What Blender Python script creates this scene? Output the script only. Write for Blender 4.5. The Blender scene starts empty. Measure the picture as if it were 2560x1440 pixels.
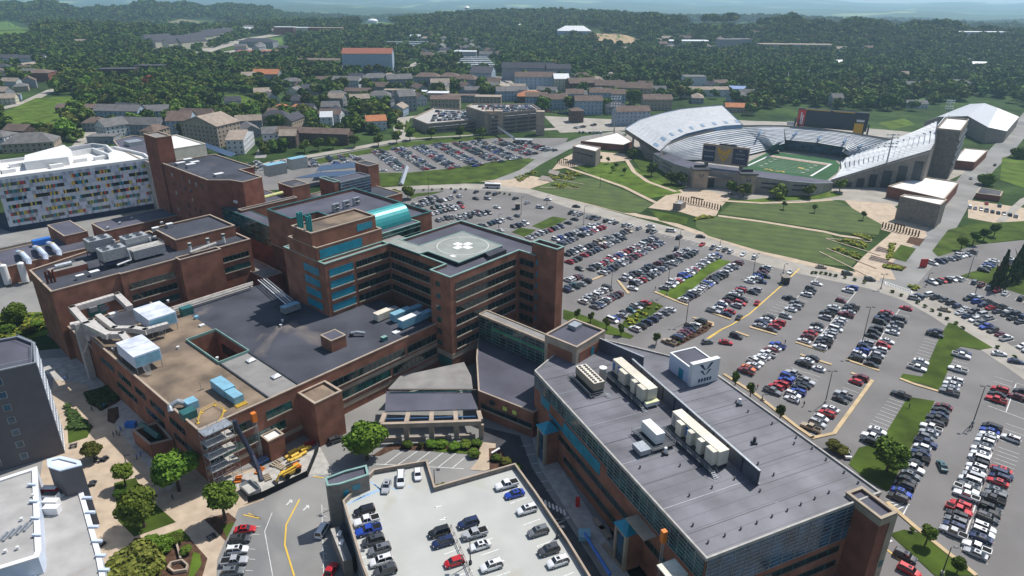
import bpy,math,random
import numpy as np
from mathutils import Matrix,Vector
random.seed(7)
PI=math.pi
scene=bpy.context.scene
COL=scene.collection
# camera (drone,115 m above the parking lots)
CAM_H=115.0
FPX=1704.2                                   # focal length in pixels of the 2560 px wide photo
PITCH,ROLL=math.radians(23.926),math.radians(-0.4224)
_cp,_sp,_cr,_sr=math.cos(PITCH),math.sin(PITCH),math.cos(ROLL),math.sin(ROLL)
_rt=np.array([1,0,0.]);_dn=np.array([0,-_sp,-_cp]);FW=np.array([0,_cp,-_sp])
CX=_rt*_cr + _dn*_sr;CY=-_rt*_sr + _dn*_cr
def U(px,py,z=0.0):
    """surveyed point: where the sight line of a photo pixel meets the level z"""
    d=CX*(px-1280) + CY*(py-720) + FW*FPX
    t=(z-CAM_H)/d[2]
    return (float(d[0]*t),float(d[1]*t))
def PR(x,y,z):
    v=np.array([x,y,z-CAM_H]);c=v @ FW
    return (1280+FPX*(v @ CX)/c,720+FPX*(v @ CY)/c,float(c))
cam_d=bpy.data.cameras.new('camera');cam=bpy.data.objects.new('camera',cam_d);COL.objects.link(cam)
cam_d.sensor_width=36;cam_d.lens=FPX/2560*36;cam_d.clip_start=1;cam_d.clip_end=40000
m=Matrix.Identity(4)
for i in range(3):
    m[i][0]=CX[i];m[i][1]=-CY[i];m[i][2]=-FW[i]
m[2][3]=CAM_H
cam.matrix_world=m
scene.camera=cam
# local frames
class Frame:
    def __init__(s,ox,oy,ang): s.ox,s.oy,s.a=ox,oy,ang;s.c,s.s=math.cos(ang),math.sin(ang)
    def w(s,u,v): return (s.ox+u*s.c-v*s.s,s.oy+u*s.s+v*s.c)
    def l(s,x,y): x -=s.ox;y -=s.oy;return (x*s.c+y*s.s,-x*s.s+y*s.c)
WORLD=Frame(0,0,0)
HOS=Frame(-20.0,192.0,math.radians(48.46))           # hospital grid
SEF=Frame(35.88,93.72,math.radians(24.16))           # south-east building grid
def hw(u,v): return HOS.w(u,v)
# materials
MATS={};ALB=.80
def newmat(name):
    m=bpy.data.materials.new(name);m.use_nodes=True
    nt=m.node_tree;b=nt.nodes['Principled BSDF'];return m,nt,b
def mat(name,col,rough=.7,metal=0.0,var=.12,scale=.35,col2=None,big=None,spec=.5,bump=0,coat=0,emit=None,detail=4):
    """base colour with two scales of procedural variation"""
    if name in MATS: return MATS[name]
    m,nt,b=newmat(name);N,Lk=nt.nodes,nt.links
    b.inputs['Roughness'].default_value=rough;b.inputs['Metallic'].default_value=metal
    b.inputs['Specular IOR Level'].default_value=spec if rough < .7 else .12
    if coat: b.inputs['Coat Weight'].default_value=coat
    K=ALB;col=tuple(x*K for x in col);col2=tuple(x*K for x in col2) if col2 else None;big=(tuple(x*K for x in big[0]),*big[1:]) if big else None
    c=(*col,1)
    if var or col2:
        g=N.new('ShaderNodeNewGeometry');n=N.new('ShaderNodeTexNoise');n.inputs['Scale'].default_value=scale;n.inputs['Detail'].default_value=detail
        Lk.new(g.outputs['Position'],n.inputs['Vector'])
        r=N.new('ShaderNodeValToRGB')
        a=tuple(max(0,x*(1-var*2)) for x in col);d=tuple(min(1,x*(1+var*2)) for x in col) if col2 is None else col2
        r.color_ramp.elements[0].position=.3;r.color_ramp.elements[1].position=.7
        r.color_ramp.elements[0].color=(*a,1);r.color_ramp.elements[1].color=(*d,1)
        Lk.new(n.outputs['Fac'],r.inputs['Fac']);out=r.outputs['Color']
        if big:
            bc,bs,bt=big
            n2=N.new('ShaderNodeTexNoise');n2.inputs['Scale'].default_value=bs;n2.inputs['Detail'].default_value=6;n2.inputs['Distortion'].default_value=.6
            Lk.new(g.outputs['Position'],n2.inputs['Vector'])
            mr=N.new('ShaderNodeMapRange');mr.inputs['From Min'].default_value=bt;mr.inputs['From Max'].default_value=bt+.12
            Lk.new(n2.outputs['Fac'],mr.inputs['Value'])
            mx=N.new('ShaderNodeMix');mx.data_type='RGBA'
            Lk.new(mr.outputs['Result'],mx.inputs['Factor']);Lk.new(out,mx.inputs['A']);mx.inputs['B'].default_value=(*bc,1)
            out=mx.outputs['Result']
        Lk.new(out,b.inputs['Base Color'])
        if bump:
            bp=N.new('ShaderNodeBump');bp.inputs['Strength'].default_value=bump;bp.inputs['Distance'].default_value=.3
            Lk.new(n.outputs['Fac'],bp.inputs['Height']);Lk.new(bp.outputs['Normal'],b.inputs['Normal'])
    else: b.inputs['Base Color'].default_value=c
    if emit: b.inputs['Emission Color'].default_value=(*emit[0],1);b.inputs['Emission Strength'].default_value=emit[1]
    MATS[name]=m;return m
def striped(name,c1,c2,period,ang,rough=.6,duty=.5,metal=0,vert=False,var=.1):
    """parallel strips fixed in the world (seams, seat rows, cladding)"""
    if name in MATS: return MATS[name]
    m,nt,b=newmat(name);N,Lk=nt.nodes,nt.links
    g=N.new('ShaderNodeNewGeometry');d=N.new('ShaderNodeVectorMath');d.operation='DOT_PRODUCT'
    d.inputs[1].default_value=(0,0,1) if vert else (math.cos(ang),math.sin(ang),0)
    Lk.new(g.outputs['Position'],d.inputs[0])
    mm=N.new('ShaderNodeMath');mm.operation='DIVIDE';mm.inputs[1].default_value=period;Lk.new(d.outputs['Value'],mm.inputs[0])
    f=N.new('ShaderNodeMath');f.operation='FRACT';Lk.new(mm.outputs[0],f.inputs[0])
    s=N.new('ShaderNodeMath');s.operation='GREATER_THAN';s.inputs[1].default_value=duty;Lk.new(f.outputs[0],s.inputs[0])
    mx=N.new('ShaderNodeMix');mx.data_type='RGBA';mx.inputs['A'].default_value=(*[x*ALB for x in c1],1);mx.inputs['B'].default_value=(*[x*ALB for x in c2],1)
    Lk.new(s.outputs[0],mx.inputs['Factor'])
    n=N.new('ShaderNodeTexNoise');n.inputs['Scale'].default_value=.12;n.inputs['Detail'].default_value=5;Lk.new(g.outputs['Position'],n.inputs['Vector'])
    mr=N.new('ShaderNodeMapRange');mr.inputs['From Min'].default_value=.3;mr.inputs['From Max'].default_value=.7
    mr.inputs['To Min'].default_value=1-var*2;mr.inputs['To Max'].default_value=1+var*2;Lk.new(n.outputs['Fac'],mr.inputs['Value'])
    v=N.new('ShaderNodeVectorMath');v.operation='SCALE';Lk.new(mx.outputs['Result'],v.inputs[0]);Lk.new(mr.outputs['Result'],v.inputs['Scale'])
    Lk.new(v.outputs[0],b.inputs['Base Color']);b.inputs['Roughness'].default_value=rough;b.inputs['Metallic'].default_value=metal
    MATS[name]=m;return m
def paint_mat(name,attr=None):
    """car paint: colour from the object's own colour (or from the mesh attribute in the far fleet)"""
    m,nt,b=newmat(name);N,Lk=nt.nodes,nt.links
    if attr: a=N.new('ShaderNodeAttribute');a.attribute_name=attr;o=a.outputs['Color']
    else: a=N.new('ShaderNodeObjectInfo');o=a.outputs['Color']
    Lk.new(o,b.inputs['Base Color']);b.inputs['Roughness'].default_value=.32;b.inputs['Metallic'].default_value=.15;b.inputs['Coat Weight'].default_value=.4
    MATS[name]=m;return m
M=dict(
 brick=mat('brick',(.30,.135,.09),.9,var=.14,scale=.25,bump=.05),
 brick2=mat('brick_dark',(.25,.10,.07),.9,var=.12,scale=.3),
 stone=mat('cast_stone',(.42,.34,.27),.85,var=.08),
 tan=mat('tan_panel',(.40,.33,.25),.85,var=.08),
 greystone=mat('grey_stone',(.27,.24,.21),.85,var=.1,scale=.6),
 roof=mat('dark_roof_membrane',(.066,.070,.088),.75,var=.16,scale=.09,big=((.19,.165,.15),.05,.60)),
 roof2=mat('slate_roof_membrane',(.105,.105,.135),.7,var=.12,scale=.08),
 roofbrown=mat('brown_gravel_roof',(.21,.165,.13),.95,var=.22,scale=.12,col2=(.33,.25,.18),big=((.115,.095,.085),.045,.53)),
 roofgrey=mat('grey_gravel_roof',(.27,.26,.25),.95,var=.10,scale=.2),
 roofseam=striped('seamed_roof',(.13,.13,.155),(.075,.075,.095),3.0,SEF.a+PI/2,.6,.95,var=.2),
 roofwhite=mat('white_roof',(.78,.77,.74),.6,var=.05,scale=.3),
 glass=mat('window_glass',(.015,.022,.024),.08,var=.3,scale=.4,spec=1.0),
 glassg=mat('green_glass',(.02,.075,.065),.1,var=.5,scale=.3,spec=1.0),
 glassb=mat('blue_glass',(.03,.09,.15),.12,var=.4,scale=.3,spec=1.0),
 teal=mat('turquoise_panel',(.015,.26,.37),.35,var=.12,scale=.4),
 tealroof=mat('turquoise_metal',(.03,.30,.31),.42,metal=.2,var=.05),
 copper=mat('green_coping',(.22,.37,.33),.6,var=.1),
 darkteal=mat('dark_teal_metal',(.02,.12,.12),.5),
 metal=mat('galvanised_metal',(.42,.45,.48),.4,metal=.5,var=.1,scale=1.5),
 dmetal=mat('dark_metal',(.05,.055,.065),.5,metal=.4),
 white=mat('white_paint',(.8,.8,.8),.5,var=.03),
 cream=mat('cream_panel',(.72,.66,.55),.6,var=.05),
 lightblue=mat('light_blue_panel',(.22,.45,.58),.45,var=.08,scale=.7),
 bluewhite=mat('bluish_white_panel',(.62,.70,.84),.4,var=.04),
 concrete=mat('concrete',(.45,.43,.40),.85,var=.1,scale=.5),
 deck=mat('garage_deck_concrete',(.47,.475,.45),.8,var=.035,scale=.15,big=((.42,.39,.32),.05,.64)),
 asphalt=mat('asphalt',(.205,.195,.19),.92,var=.07,scale=.06,big=((.15,.145,.14),.02,.6)),
 asphalt2=mat('worn_asphalt',(.27,.265,.255),.92,var=.1,scale=.05,big=((.20,.20,.20),.03,.55)),
 asphaltd=mat('shade_dark_asphalt',(.07,.07,.08),.9,var=.1),
 road=mat('concrete_road',(.37,.34,.30),.9,var=.08,scale=.12),
 paving=mat('tan_paving',(.50,.40,.30),.9,var=.08,scale=.3,big=((.42,.35,.28),.12,.6)),
 kerb=mat('tan_kerb',(.55,.42,.25),.85,var=.08),
 yellow=mat('yellow_paint',(.75,.48,.05),.6,var=.05),
 orange=mat('orange_paint',(.75,.2,.02),.6,var=.05),
 red=mat('red_paint',(.6,.03,.03),.5,var=.05),
 blue=mat('blue_paint',(.03,.18,.6),.4,var=.05),
 navy=mat('navy_paint',(.015,.035,.10),.4,var=.05),
 line=mat('line_paint',(.72,.72,.70),.8,var=.1,scale=2),
 bluel=mat('blue_line_paint',(.3,.5,.75),.8,var=.05),
 lawnm=striped('mown_striped_lawn',(.052,.084,.010),(.066,.100,.014),7,math.radians(70),.95,.5,var=.14),
 lawn=mat('mown_lawn',(.056,.088,.012),.95,var=.22,scale=.12,big=((.10,.11,.03),.03,.66)),
 lawnb=mat('bright_lawn',(.085,.135,.016),.95,var=.22,scale=.1,big=((.16,.16,.05),.06,.64)),
 mulch=mat('brown_mulch',(.095,.052,.035),.95,var=.2,scale=.8),
 dirt=mat('bare_dirt',(.40,.29,.18),.95,var=.15,scale=.2),
 turf=mat('field_turf',(.04,.11,.045),.9,var=.08,scale=.05),
 shrub=mat('shrub_leaves',(.05,.085,.022),.9,var=.35,scale=1.2),
 shruby=mat('yellow_green_leaves',(.25,.26,.03),.9,var=.3,scale=1.0),
 bark=mat('bark',(.10,.075,.055),.95,var=.2),
 seat=striped('stadium_seating',(.46,.48,.50),(.30,.33,.37),.8,0,.6,.6,vert=True,var=.06),
 seatup=mat('upper_seating',(.40,.42,.45),.6,var=.06,scale=.3),
 bluerim=mat('blue_steel',(.12,.22,.36),.5,var=.1),
 gold=mat('gold_paint',(.75,.42,.02),.6,var=.03),
 rubber=mat('tyre_rubber',(.015,.015,.015),.8,var=0),
 carglass=mat('car_glass',(.012,.014,.018),.06,var=0,spec=1.0),
 lamp_w=mat('headlight_glass',(.8,.8,.8),.1,var=0),
 skin=mat('skin',(.45,.28,.2),.6,var=0),
)
PAINT=paint_mat('car_paint');PAINTA=paint_mat('far_car_paint','Col')
# mesh builder
class MB:
    def __init__(s,frame=WORLD): s.f=frame;s.v=[];s.p=[];s.m=[];s.mats=[]
    def mi(s,m):
        m=M[m] if isinstance(m,str) else m
        if m not in s.mats: s.mats.append(m)
        return s.mats.index(m)
    def vert(s,u,v,z): x,y=s.f.w(u,v);s.v.append((x,y,z));return len(s.v)-1
    def face(s,ids,m): s.p.append(tuple(ids));s.m.append(s.mi(m))
    def quad(s,pts,m): s.face([s.vert(*p) for p in pts],m)
    def box(s,u0,u1,v0,v1,z0,z1,m,top=None,bottom=True):
        if u0 > u1: u0,u1=u1,u0
        if v0 > v1: v0,v1=v1,v0
        a=[s.vert(u,v,z) for z in (z0,z1) for u,v in ((u0,v0),(u1,v0),(u1,v1),(u0,v1))]
        for i in range(4): j=(i+1) % 4;s.face((a[i],a[j],a[j+4],a[i+4]),m)
        s.face(a[4:],top or m)
        if bottom: s.face(a[3::-1],m)
        return s
    def prism(s,poly,z0,z1,m,top=None,bottom=False):
        """poly counter-clockwise (u,v)"""
        if sum(poly[i][0]*poly[(i+1) % len(poly)][1]-poly[(i+1) % len(poly)][0]*poly[i][1] for i in range(len(poly))) < 0: poly=poly[::-1]
        n=len(poly)
        a=[s.vert(u,v,z0) for u,v in poly];b=[s.vert(u,v,z1) for u,v in poly]
        for i in range(n): j=(i+1) % n;s.face((a[i],a[j],b[j],b[i]),m)
        s.face(b,top or m)
        if bottom: s.face(a[::-1],m)
        return s
    def flat(s,poly,z,m):
        if sum(poly[i][0]*poly[(i+1) % len(poly)][1]-poly[(i+1) % len(poly)][0]*poly[i][1] for i in range(len(poly))) < 0: poly=poly[::-1]
        s.face([s.vert(u,v,z) for u,v in poly],m);return s
    def rim(s,poly,z0,z1,t,m,closed=True):
        """parapet wall of thickness t inside a polygon outline, mitred"""
        if closed and sum(poly[i][0]*poly[(i+1) % len(poly)][1]-poly[(i+1) % len(poly)][0]*poly[i][1] for i in range(len(poly))) < 0: poly=poly[::-1]
        n=len(poly);ins=[]
        for i in range(n):
            p0,p1,p2=poly[i-1],poly[i],poly[(i+1) % n]
            if not closed and i ==0: p0=(2*p1[0]-p2[0],2*p1[1]-p2[1])
            if not closed and i ==n-1: p2=(2*p1[0]-p0[0],2*p1[1]-p0[1])
            d1=np.array([p1[0]-p0[0],p1[1]-p0[1]]);d1=d1/np.linalg.norm(d1)
            d2=np.array([p2[0]-p1[0],p2[1]-p1[1]]);d2=d2/np.linalg.norm(d2)
            n1=np.array([-d1[1],d1[0]]);n2=np.array([-d2[1],d2[0]])
            b=n1+n2;b=b/max(.2,b @ n1)
            ins.append((p1[0]+b[0]*t,p1[1]+b[1]*t))
        o0=[s.vert(u,v,z0) for u,v in poly];o1=[s.vert(u,v,z1) for u,v in poly]
        i0=[s.vert(u,v,z0) for u,v in ins];i1=[s.vert(u,v,z1) for u,v in ins]
        for i in range(n if closed else n-1):
            j=(i+1) % n
            s.face((o0[i],o0[j],o1[j],o1[i]),m);s.face((i0[j],i0[i],i1[i],i1[j]),m);s.face((o1[i],o1[j],i1[j],i1[i]),m)
        return s
    def cyl(s,u,v,z0,z1,r,m,n=12,r1=None,top=None):
        r1=r if r1 is None else r1
        a=[s.vert(u+r*math.cos(2*PI*i/n),v+r*math.sin(2*PI*i/n),z0) for i in range(n)]
        b=[s.vert(u+r1*math.cos(2*PI*i/n),v+r1*math.sin(2*PI*i/n),z1) for i in range(n)]
        for i in range(n): j=(i+1) % n;s.face((a[i],a[j],b[j],b[i]),m)
        s.face(b,top or m);s.face(a[::-1],m);return s
    def tube(s,pts,r,m,n=6):
        """tube through (u,v,z) points"""
        P=[np.array([*s.f.w(p[0],p[1]),p[2]]) for p in pts];rings=[]
        for i,p in enumerate(P):
            d=(P[min(i+1,len(P)-1)]-P[max(i-1,0)]);d /=max(1e-6,np.linalg.norm(d))
            up=np.array([0,0,1.]) if abs(d[2]) < .9 else np.array([1.,0,0])
            x=np.cross(up,d);x /=np.linalg.norm(x);y=np.cross(d,x)
            rr=r[i] if isinstance(r,(list,tuple)) else r
            ring=[]
            for k in range(n):
                q=p+rr*(x*math.cos(2*PI*k/n)+y*math.sin(2*PI*k/n));s.v.append(tuple(q));ring.append(len(s.v)-1)
            rings.append(ring)
        for a,b in zip(rings,rings[1:]):
            for k in range(n): s.face((a[k],a[(k+1) % n],b[(k+1) % n],b[k]),m)
        s.face(rings[0][::-1],m);s.face(rings[-1],m);return s
    def bar(s,p,q,w,m): return s.tube([p,q],w/2,m,4)
    def build(s,name,parent=None,smooth=False,origin=None):
        V=np.array(s.v,dtype=float)
        if parent is not None: o=np.array(parent.matrix_world.translation) if parent.get('_w') is None else np.array(parent['_w'])
        elif origin is not None: o=np.array(origin,float)
        else: o=np.array([(V[:,0].min()+V[:,0].max())/2,(V[:,1].min()+V[:,1].max())/2,V[:,2].min()])
        V=V-o
        me=bpy.data.meshes.new(name);me.from_pydata(V.tolist(),[],s.p)
        for mm in s.mats: me.materials.append(mm)
        me.polygons.foreach_set('material_index',s.m)
        if smooth: me.polygons.foreach_set('use_smooth',[True]*len(s.p))
        me.update()
        ob=bpy.data.objects.new(name,me);COL.objects.link(ob)
        if parent is not None: ob.parent=parent
        else: ob.location=o
        ob['_w']=list(o)
        return ob
def tag(o,label=None,cat=None,group=None,kind=None):
    if label: o['label']=label
    if cat: o['category']=cat
    if group: o['group']=group
    if kind: o['kind']=kind
    return o
def thing(name,label,cat,loc=(0,0,0),group=None):
    o=bpy.data.objects.new(name,None);COL.objects.link(o);o.location=loc;o['_w']=list(loc)
    return tag(o,label,cat,group)
def struct(mb,name): return tag(mb.build(name),kind='structure')
def stuff(mb,name,label=None): return tag(mb.build(name),label=label,kind='stuff')
def crop(x0,y0,s): return lambda x,y: (x0+x/s,y0+y/s)
def up(pts,z=0.0): return [U(px,py,z) for px,py in pts]
# terrain
def hgt(x,y):
    """ground level: flat campus, rolling wooded hills further out"""
    d=math.hypot(x,y)
    f=min(1,max(0,(d-1250)/900));f=f*f*(3-2*f)
    a=math.degrees(math.atan2(x,y))
    h=f*(10+9*math.sin(x/310+1.3)*math.cos(y/420+.4)+6*math.sin(x/130+y/170))
    def ridge(dist,wid,a0,a1,top):
        s=math.exp(-((d-dist)/wid)**2)
        e=1/(1+math.exp(-(a-a0)/1.6))/(1+math.exp((a-a1)/1.1))
        return top*s*e
    h +=ridge(1750,240,4,35.2,26+5*math.sin(a*1.3)+3*math.sin(a*3.1))
    h +=ridge(2300,300,-6,12,22)
    h +=ridge(3300,450,-46,-17,52+9*math.sin(a*.9)+5*math.sin(a*2.3))
    h +=ridge(2100,260,-9.5,-3,16)
    g=min(1,max(0,(d-2000)/6000))
    h +=-125*g*(2-g)+min(1,g*3)*(20*math.sin(x/900+.7)*math.sin(y/1300)+13*math.sin(x/430+y/610)+8*math.sin(x/210-y/300))
    g2=min(1,max(0,(d-8500)/4000))
    h +=g2*(16+20*math.sin(a*.35+1)+10*math.sin(a*.9))
    return min(h,96)
def UG(px,py):
    z=0.0
    for _ in range(25):
        x,y=U(px,py,z);z=.5*z+.5*hgt(x,y)
    return x,y,hgt(x,y)
def ground_mat():
    m,nt,b=newmat('countryside');N,Lk=nt.nodes,nt.links
    g=N.new('ShaderNodeNewGeometry')
    def noise(sc,det=6,dist=0):
        n=N.new('ShaderNodeTexNoise');n.inputs['Scale'].default_value=sc;n.inputs['Detail'].default_value=det;n.inputs['Distortion'].default_value=dist
        Lk.new(g.outputs['Position'],n.inputs['Vector']);return n
    n1,n2,n3=noise(.02),noise(.0011,3,.4),noise(.12,5)
    r=N.new('ShaderNodeValToRGB');r.color_ramp.elements[0].color=(.018,.036,.010,1);r.color_ramp.elements[1].color=(.05,.085,.022,1)
    r.color_ramp.elements[0].position=.35;r.color_ramp.elements[1].position=.68;Lk.new(n1.outputs['Fac'],r.inputs['Fac'])
    r3=N.new('ShaderNodeValToRGB');r3.color_ramp.elements[0].color=(.5,.5,.5,1);r3.color_ramp.elements[1].color=(1.4,1.4,1.4,1);Lk.new(n3.outputs['Fac'],r3.inputs['Fac'])
    mu=N.new('ShaderNodeMix');mu.data_type='RGBA';mu.blend_type='MULTIPLY';mu.inputs['Factor'].default_value=1
    Lk.new(r.outputs['Color'],mu.inputs['A']);Lk.new(r3.outputs['Color'],mu.inputs['B'])
    f=N.new('ShaderNodeMapRange');f.inputs['From Min'].default_value=.60;f.inputs['From Max'].default_value=.63;Lk.new(n2.outputs['Fac'],f.inputs['Value'])
    dd=N.new('ShaderNodeVectorMath');dd.operation='LENGTH';Lk.new(g.outputs['Position'],dd.inputs[0])
    df=N.new('ShaderNodeMapRange');df.inputs['From Min'].default_value=3200;df.inputs['From Max'].default_value=3600;Lk.new(dd.outputs['Value'],df.inputs['Value'])
    mf=N.new('ShaderNodeMath');mf.operation='MULTIPLY';Lk.new(f.outputs['Result'],mf.inputs[0]);Lk.new(df.outputs['Result'],mf.inputs[1])
    mx=N.new('ShaderNodeMix');mx.data_type='RGBA';Lk.new(mf.outputs[0],mx.inputs['Factor']);Lk.new(mu.outputs['Result'],mx.inputs['A']);mx.inputs['B'].default_value=(.20,.24,.09,1)
    Lk.new(mx.outputs['Result'],b.inputs['Base Color']);b.inputs['Roughness'].default_value=1;b.inputs['Specular IOR Level'].default_value=.1
    bp=N.new('ShaderNodeBump');bp.inputs['Strength'].default_value=1;bp.inputs['Distance'].default_value=8;Lk.new(n1.outputs['Fac'],bp.inputs['Height']);Lk.new(bp.outputs['Normal'],b.inputs['Normal'])
    return m
GM=ground_mat()
def build_ground():
    rs=[0,60,140,260,400,560,760,950]+[1100*1.032**i for i in range(84)]
    na=150;mb=MB();ids=[]
    rs=[r for r in rs if r < 15500]
    for r in rs:
        row=[]
        for k in range(na+1):
            a=math.radians(-62+124*k/na);x,y=r*math.sin(a),r*math.cos(a)-60
            row.append(mb.vert(x,y,hgt(x,y)-.02))
        ids.append(row)
    for a,b in zip(ids,ids[1:]):
        for k in range(na): mb.face((a[k+1],b[k+1],b[k],a[k]),GM)
    struct(mb,'ground')
build_ground()
def sheet(name,pts,z,m,frame=None):
    mb=MB();mb.flat(up(pts),z,m);return struct(mb,name)
def strip_pts(line,w):
    L=[np.array(U(*p)) if len(p) ==2 else np.array(p[:2]) for p in line];a,b=[],[]
    for i,p in enumerate(L):
        d=L[min(i+1,len(L)-1)]-L[max(i-1,0)];d=d/np.linalg.norm(d);n=np.array([-d[1],d[0]])
        a.append(p+n*w/2);b.append(p-n*w/2)
    return a,b
def strip(name,line,w,z,m,z1=None,mb=None):
    a,b=strip_pts(line,w);own=mb is None;mb=mb or MB()
    for i in range(len(a)-1):
        if z1 is None: mb.quad([(*b[i],z),(*b[i+1],z),(*a[i+1],z),(*a[i],z)],m)
        else:
            q=[b[i],b[i+1],a[i+1],a[i]];mb.prism([tuple(t) for t in q],z,z1,m)
    return struct(mb,name) if own else mb
sheet('parking_lot',[(940,470),(1060,462),(1230,470),(1330,480),(1420,506),(1640,572),(1760,602),(1880,642),(2120,698),(2200,715),(2300,640),(2360,600),(2440,612),(2560,600),(2620,640),(2640,1700),(1650,1700),(1500,1250),(1300,930),(1000,700),(930,560)],.03,'asphalt')
sheet('parking_lot_asphalt_west',[(560,440),(700,408),(860,382),(1010,352),(1240,345),(1420,345),(1405,375),(1340,394),(1230,405),(1060,430),(940,438),(760,470),(600,480)],.03,'asphalt')
sheet('service_yard',[(-100,560),(120,545),(560,500),(620,620),(250,780),(-100,760)],.03,'asphalt2')
sheet('access_road',[(-100,700),(120,690),(180,880),(60,800),(-100,775)],.05,'asphalt2')
sheet('forecourt',[(60,880),(700,820),(1420,880),(1480,1100),(1800,1700),(-200,1800)],.03,'asphalt2')
sheet('plaza',[(140,900),(300,960),(470,1150),(540,1190),(640,1170),(660,1250),(596,1272),(543,1400),(535,1560),(40,1560),(100,1200)],.07,'paving')
sheet('garden_path',[(60,900),(230,890),(330,1010),(470,1180),(420,1230),(300,1080),(215,960),(140,950)],.09,'concrete')
cA=crop(0,960,2.977)
def csheet(name,c,pts,z,m): return sheet(name,[c(*p) for p in pts],z,m)
csheet('lawn_bed',cA,[(495,150),(510,445),(650,400),(685,330),(600,240)],.14,'lawn')
csheet('lawn_verge',cA,[(850,740),(1010,700),(1070,820),(1310,1030),(1000,1140),(880,1020),(870,930)],.14,'lawn')
csheet('mulch_bed',cA,[(1170,1140),(1350,1080),(1545,1300),(1500,1460),(800,1460),(1000,1150)],.13,'mulch')
csheet('lawn_patch',cA,[(1170,1140),(1350,1080),(1420,1150),(1250,1230),(1050,1190)],.16,'lawnb')
csheet('lawn_crescent',cA,[(1440,1250),(1490,1270),(1500,1350),(1440,1440),(1400,1440)],.16,'lawnb')
csheet('tree_bed',cA,[(1520,1010),(1700,960),(1760,1010),(1680,1170)],.13,'mulch')
csheet('tree_bed_grass',cA,[(1650,1060),(1750,1030),(1690,1150)],.16,'lawn')
csheet('planting_bed',cA,[(620,60),(900,-10),(960,80),(860,150),(760,200),(660,150)],.13,'mulch')
csheet('planting_bed_small',cA,[(800,190),(880,170),(890,250),(850,300),(800,280)],.14,'mulch')
sheet('yard_lawn',[(-60,785),(115,780),(128,835),(60,850),(-60,870)],.12,'lawnb')
csheet('compound_floor',crop(480,1020,5.54),[(330,960),(1000,870),(1640,560),(1760,520),(1960,900),(1620,940),(960,1260),(640,1130)],.1,'concrete')
sheet('shaded_drive',[(1200,1065),(1300,1090),(1330,1170),(1480,1400),(1540,1500),(1440,1560),(1290,1230),(1200,1130)],.06,'asphaltd')  # the drive's shade is put into this darker asphalt colour
sheet('drive_sidewalk',[(1326,1080),(1345,1080),(1480,1290),(1580,1450),(1530,1450),(1430,1300),(1350,1170)],.16,'concrete')
sheet('entry_walk',[(1200,1105),(1240,1110),(1232,1170),(1212,1178),(1175,1175),(1196,1150)],.14,'paving')
sheet('entry_bed',[(1222,1122),(1250,1120),(1290,1180),(1300,1205),(1224,1176)],.16,'mulch')
sheet('canopy_bed',[(975,1110),(1198,1108),(1196,1150),(1160,1132),(985,1124),(950,1140),(930,1140)],.13,'mulch')
sheet('canopy_grass',[(1080,1124),(1160,1124),(1180,1136),(1090,1130)],.17,'lawnb')
strip('main_road',[(880,486),(1000,468),(1100,464),(1230,468),(1330,478),(1441,514),(1520,536),(1640,570),(1753,597),(1880,640),(2000,672),(2120,697),(2190,712),(2290,747),(2370,790),(2460,850),(2560,915),(2640,970)],13,.06,'road')
strip('promenade',[(1180,452),(1240,452),(1330,466),(1441,500),(1520,520),(1600,540),(1660,552),(1740,580),(1880,624),(2000,655),(2120,682),(2200,698)],5,.09,'paving')
sheet('forecourt_paving',[(1235,455),(1330,440),(1400,455),(1385,478),(1330,474),(1240,462)],.1,'paving')
strip('stadium_road',[(2230,715),(2300,640),(2345,572),(2400,485),(2455,420),(2500,380),(2545,330),(2600,260)],15,.07,'asphalt2')
strip('west_road',[(1250,458),(1330,408),(1400,372),(1470,345),(1560,330)],14,.07,'asphalt2')
strip('avenue',[(500,450),(700,403),(860,376),(1010,348),(1060,343),(1160,338),(1240,330),(1400,322)],9,.09,'road')
strip('garage_drive',[(1010,348),(1000,320),(1010,295),(1060,290)],12,.1,'road')
strip('side_street',[(650,395),(665,360),(690,330)],8,.06,'asphalt2')
strip('left_street',[(-80,290),(60,258),(130,225),(230,205)],12,.06,'road')
strip('lane',[(200,370),(230,335),(215,320)],14,.07,'road')
sheet('lawn_west_slope',[(945,432),(1020,432),(1190,415),(1290,396),(1338,398),(1300,425),(1235,450),(1150,460),(1000,466),(945,470)],.1,'lawn')
sheet('lawn_south_west',[(1325,472),(1400,448),(1480,446),(1560,475),(1632,510),(1600,533),(1560,533),(1480,512),(1400,492)],.12,'lawnm')
sheet('lawn_west_bright',[(1440,418),(1490,405),(1560,408),(1640,445),(1705,482),(1625,496),(1560,468),(1480,438)],.12,'lawnb')
sheet('lawn_knoll',[(1580,392),(1640,400),(1660,440),(1720,470),(1680,472),(1600,425)],.14,'lawn')
sheet('lawn_monument',[(1622,525),(1650,530),(1720,545),(1716,562),(1650,552)],.14,'lawn')
sheet('lawn_main',[(1738,548),(1760,540),(1830,545),(1960,560),(2070,580),(2140,655),(2128,668),(2050,660),(1900,628),(1770,590),(1740,568)],.12,'lawnm')
sheet('lawn_upper',[(1798,535),(1830,508),(1960,505),(2080,500),(2120,515),(2205,562),(2195,588),(2140,585),(2060,575),(1900,548)],.12,'lawnm')
sheet('lawn_stadium_foot',[(1805,505),(1960,492),(2080,478),(2110,488),(2050,498),(1850,508)],.14,'lawnb')
sheet('stair_walk',[(2250,560),(2312,575),(2318,590),(2248,640),(2222,665),(2240,700),(2150,690),(2130,672),(2160,640),(2220,590)],.13,'paving')
sheet('lawn_square',[(2252,612),(2290,622),(2265,655),(2225,645)],.16,'lawn')
sheet('mulch_square',[(2222,655),(2268,668),(2255,678),(2210,668)],.15,'mulch')
sheet('mulch_square_upper',[(2275,592),(2312,598),(2298,616),(2265,607)],.15,'mulch')
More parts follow.
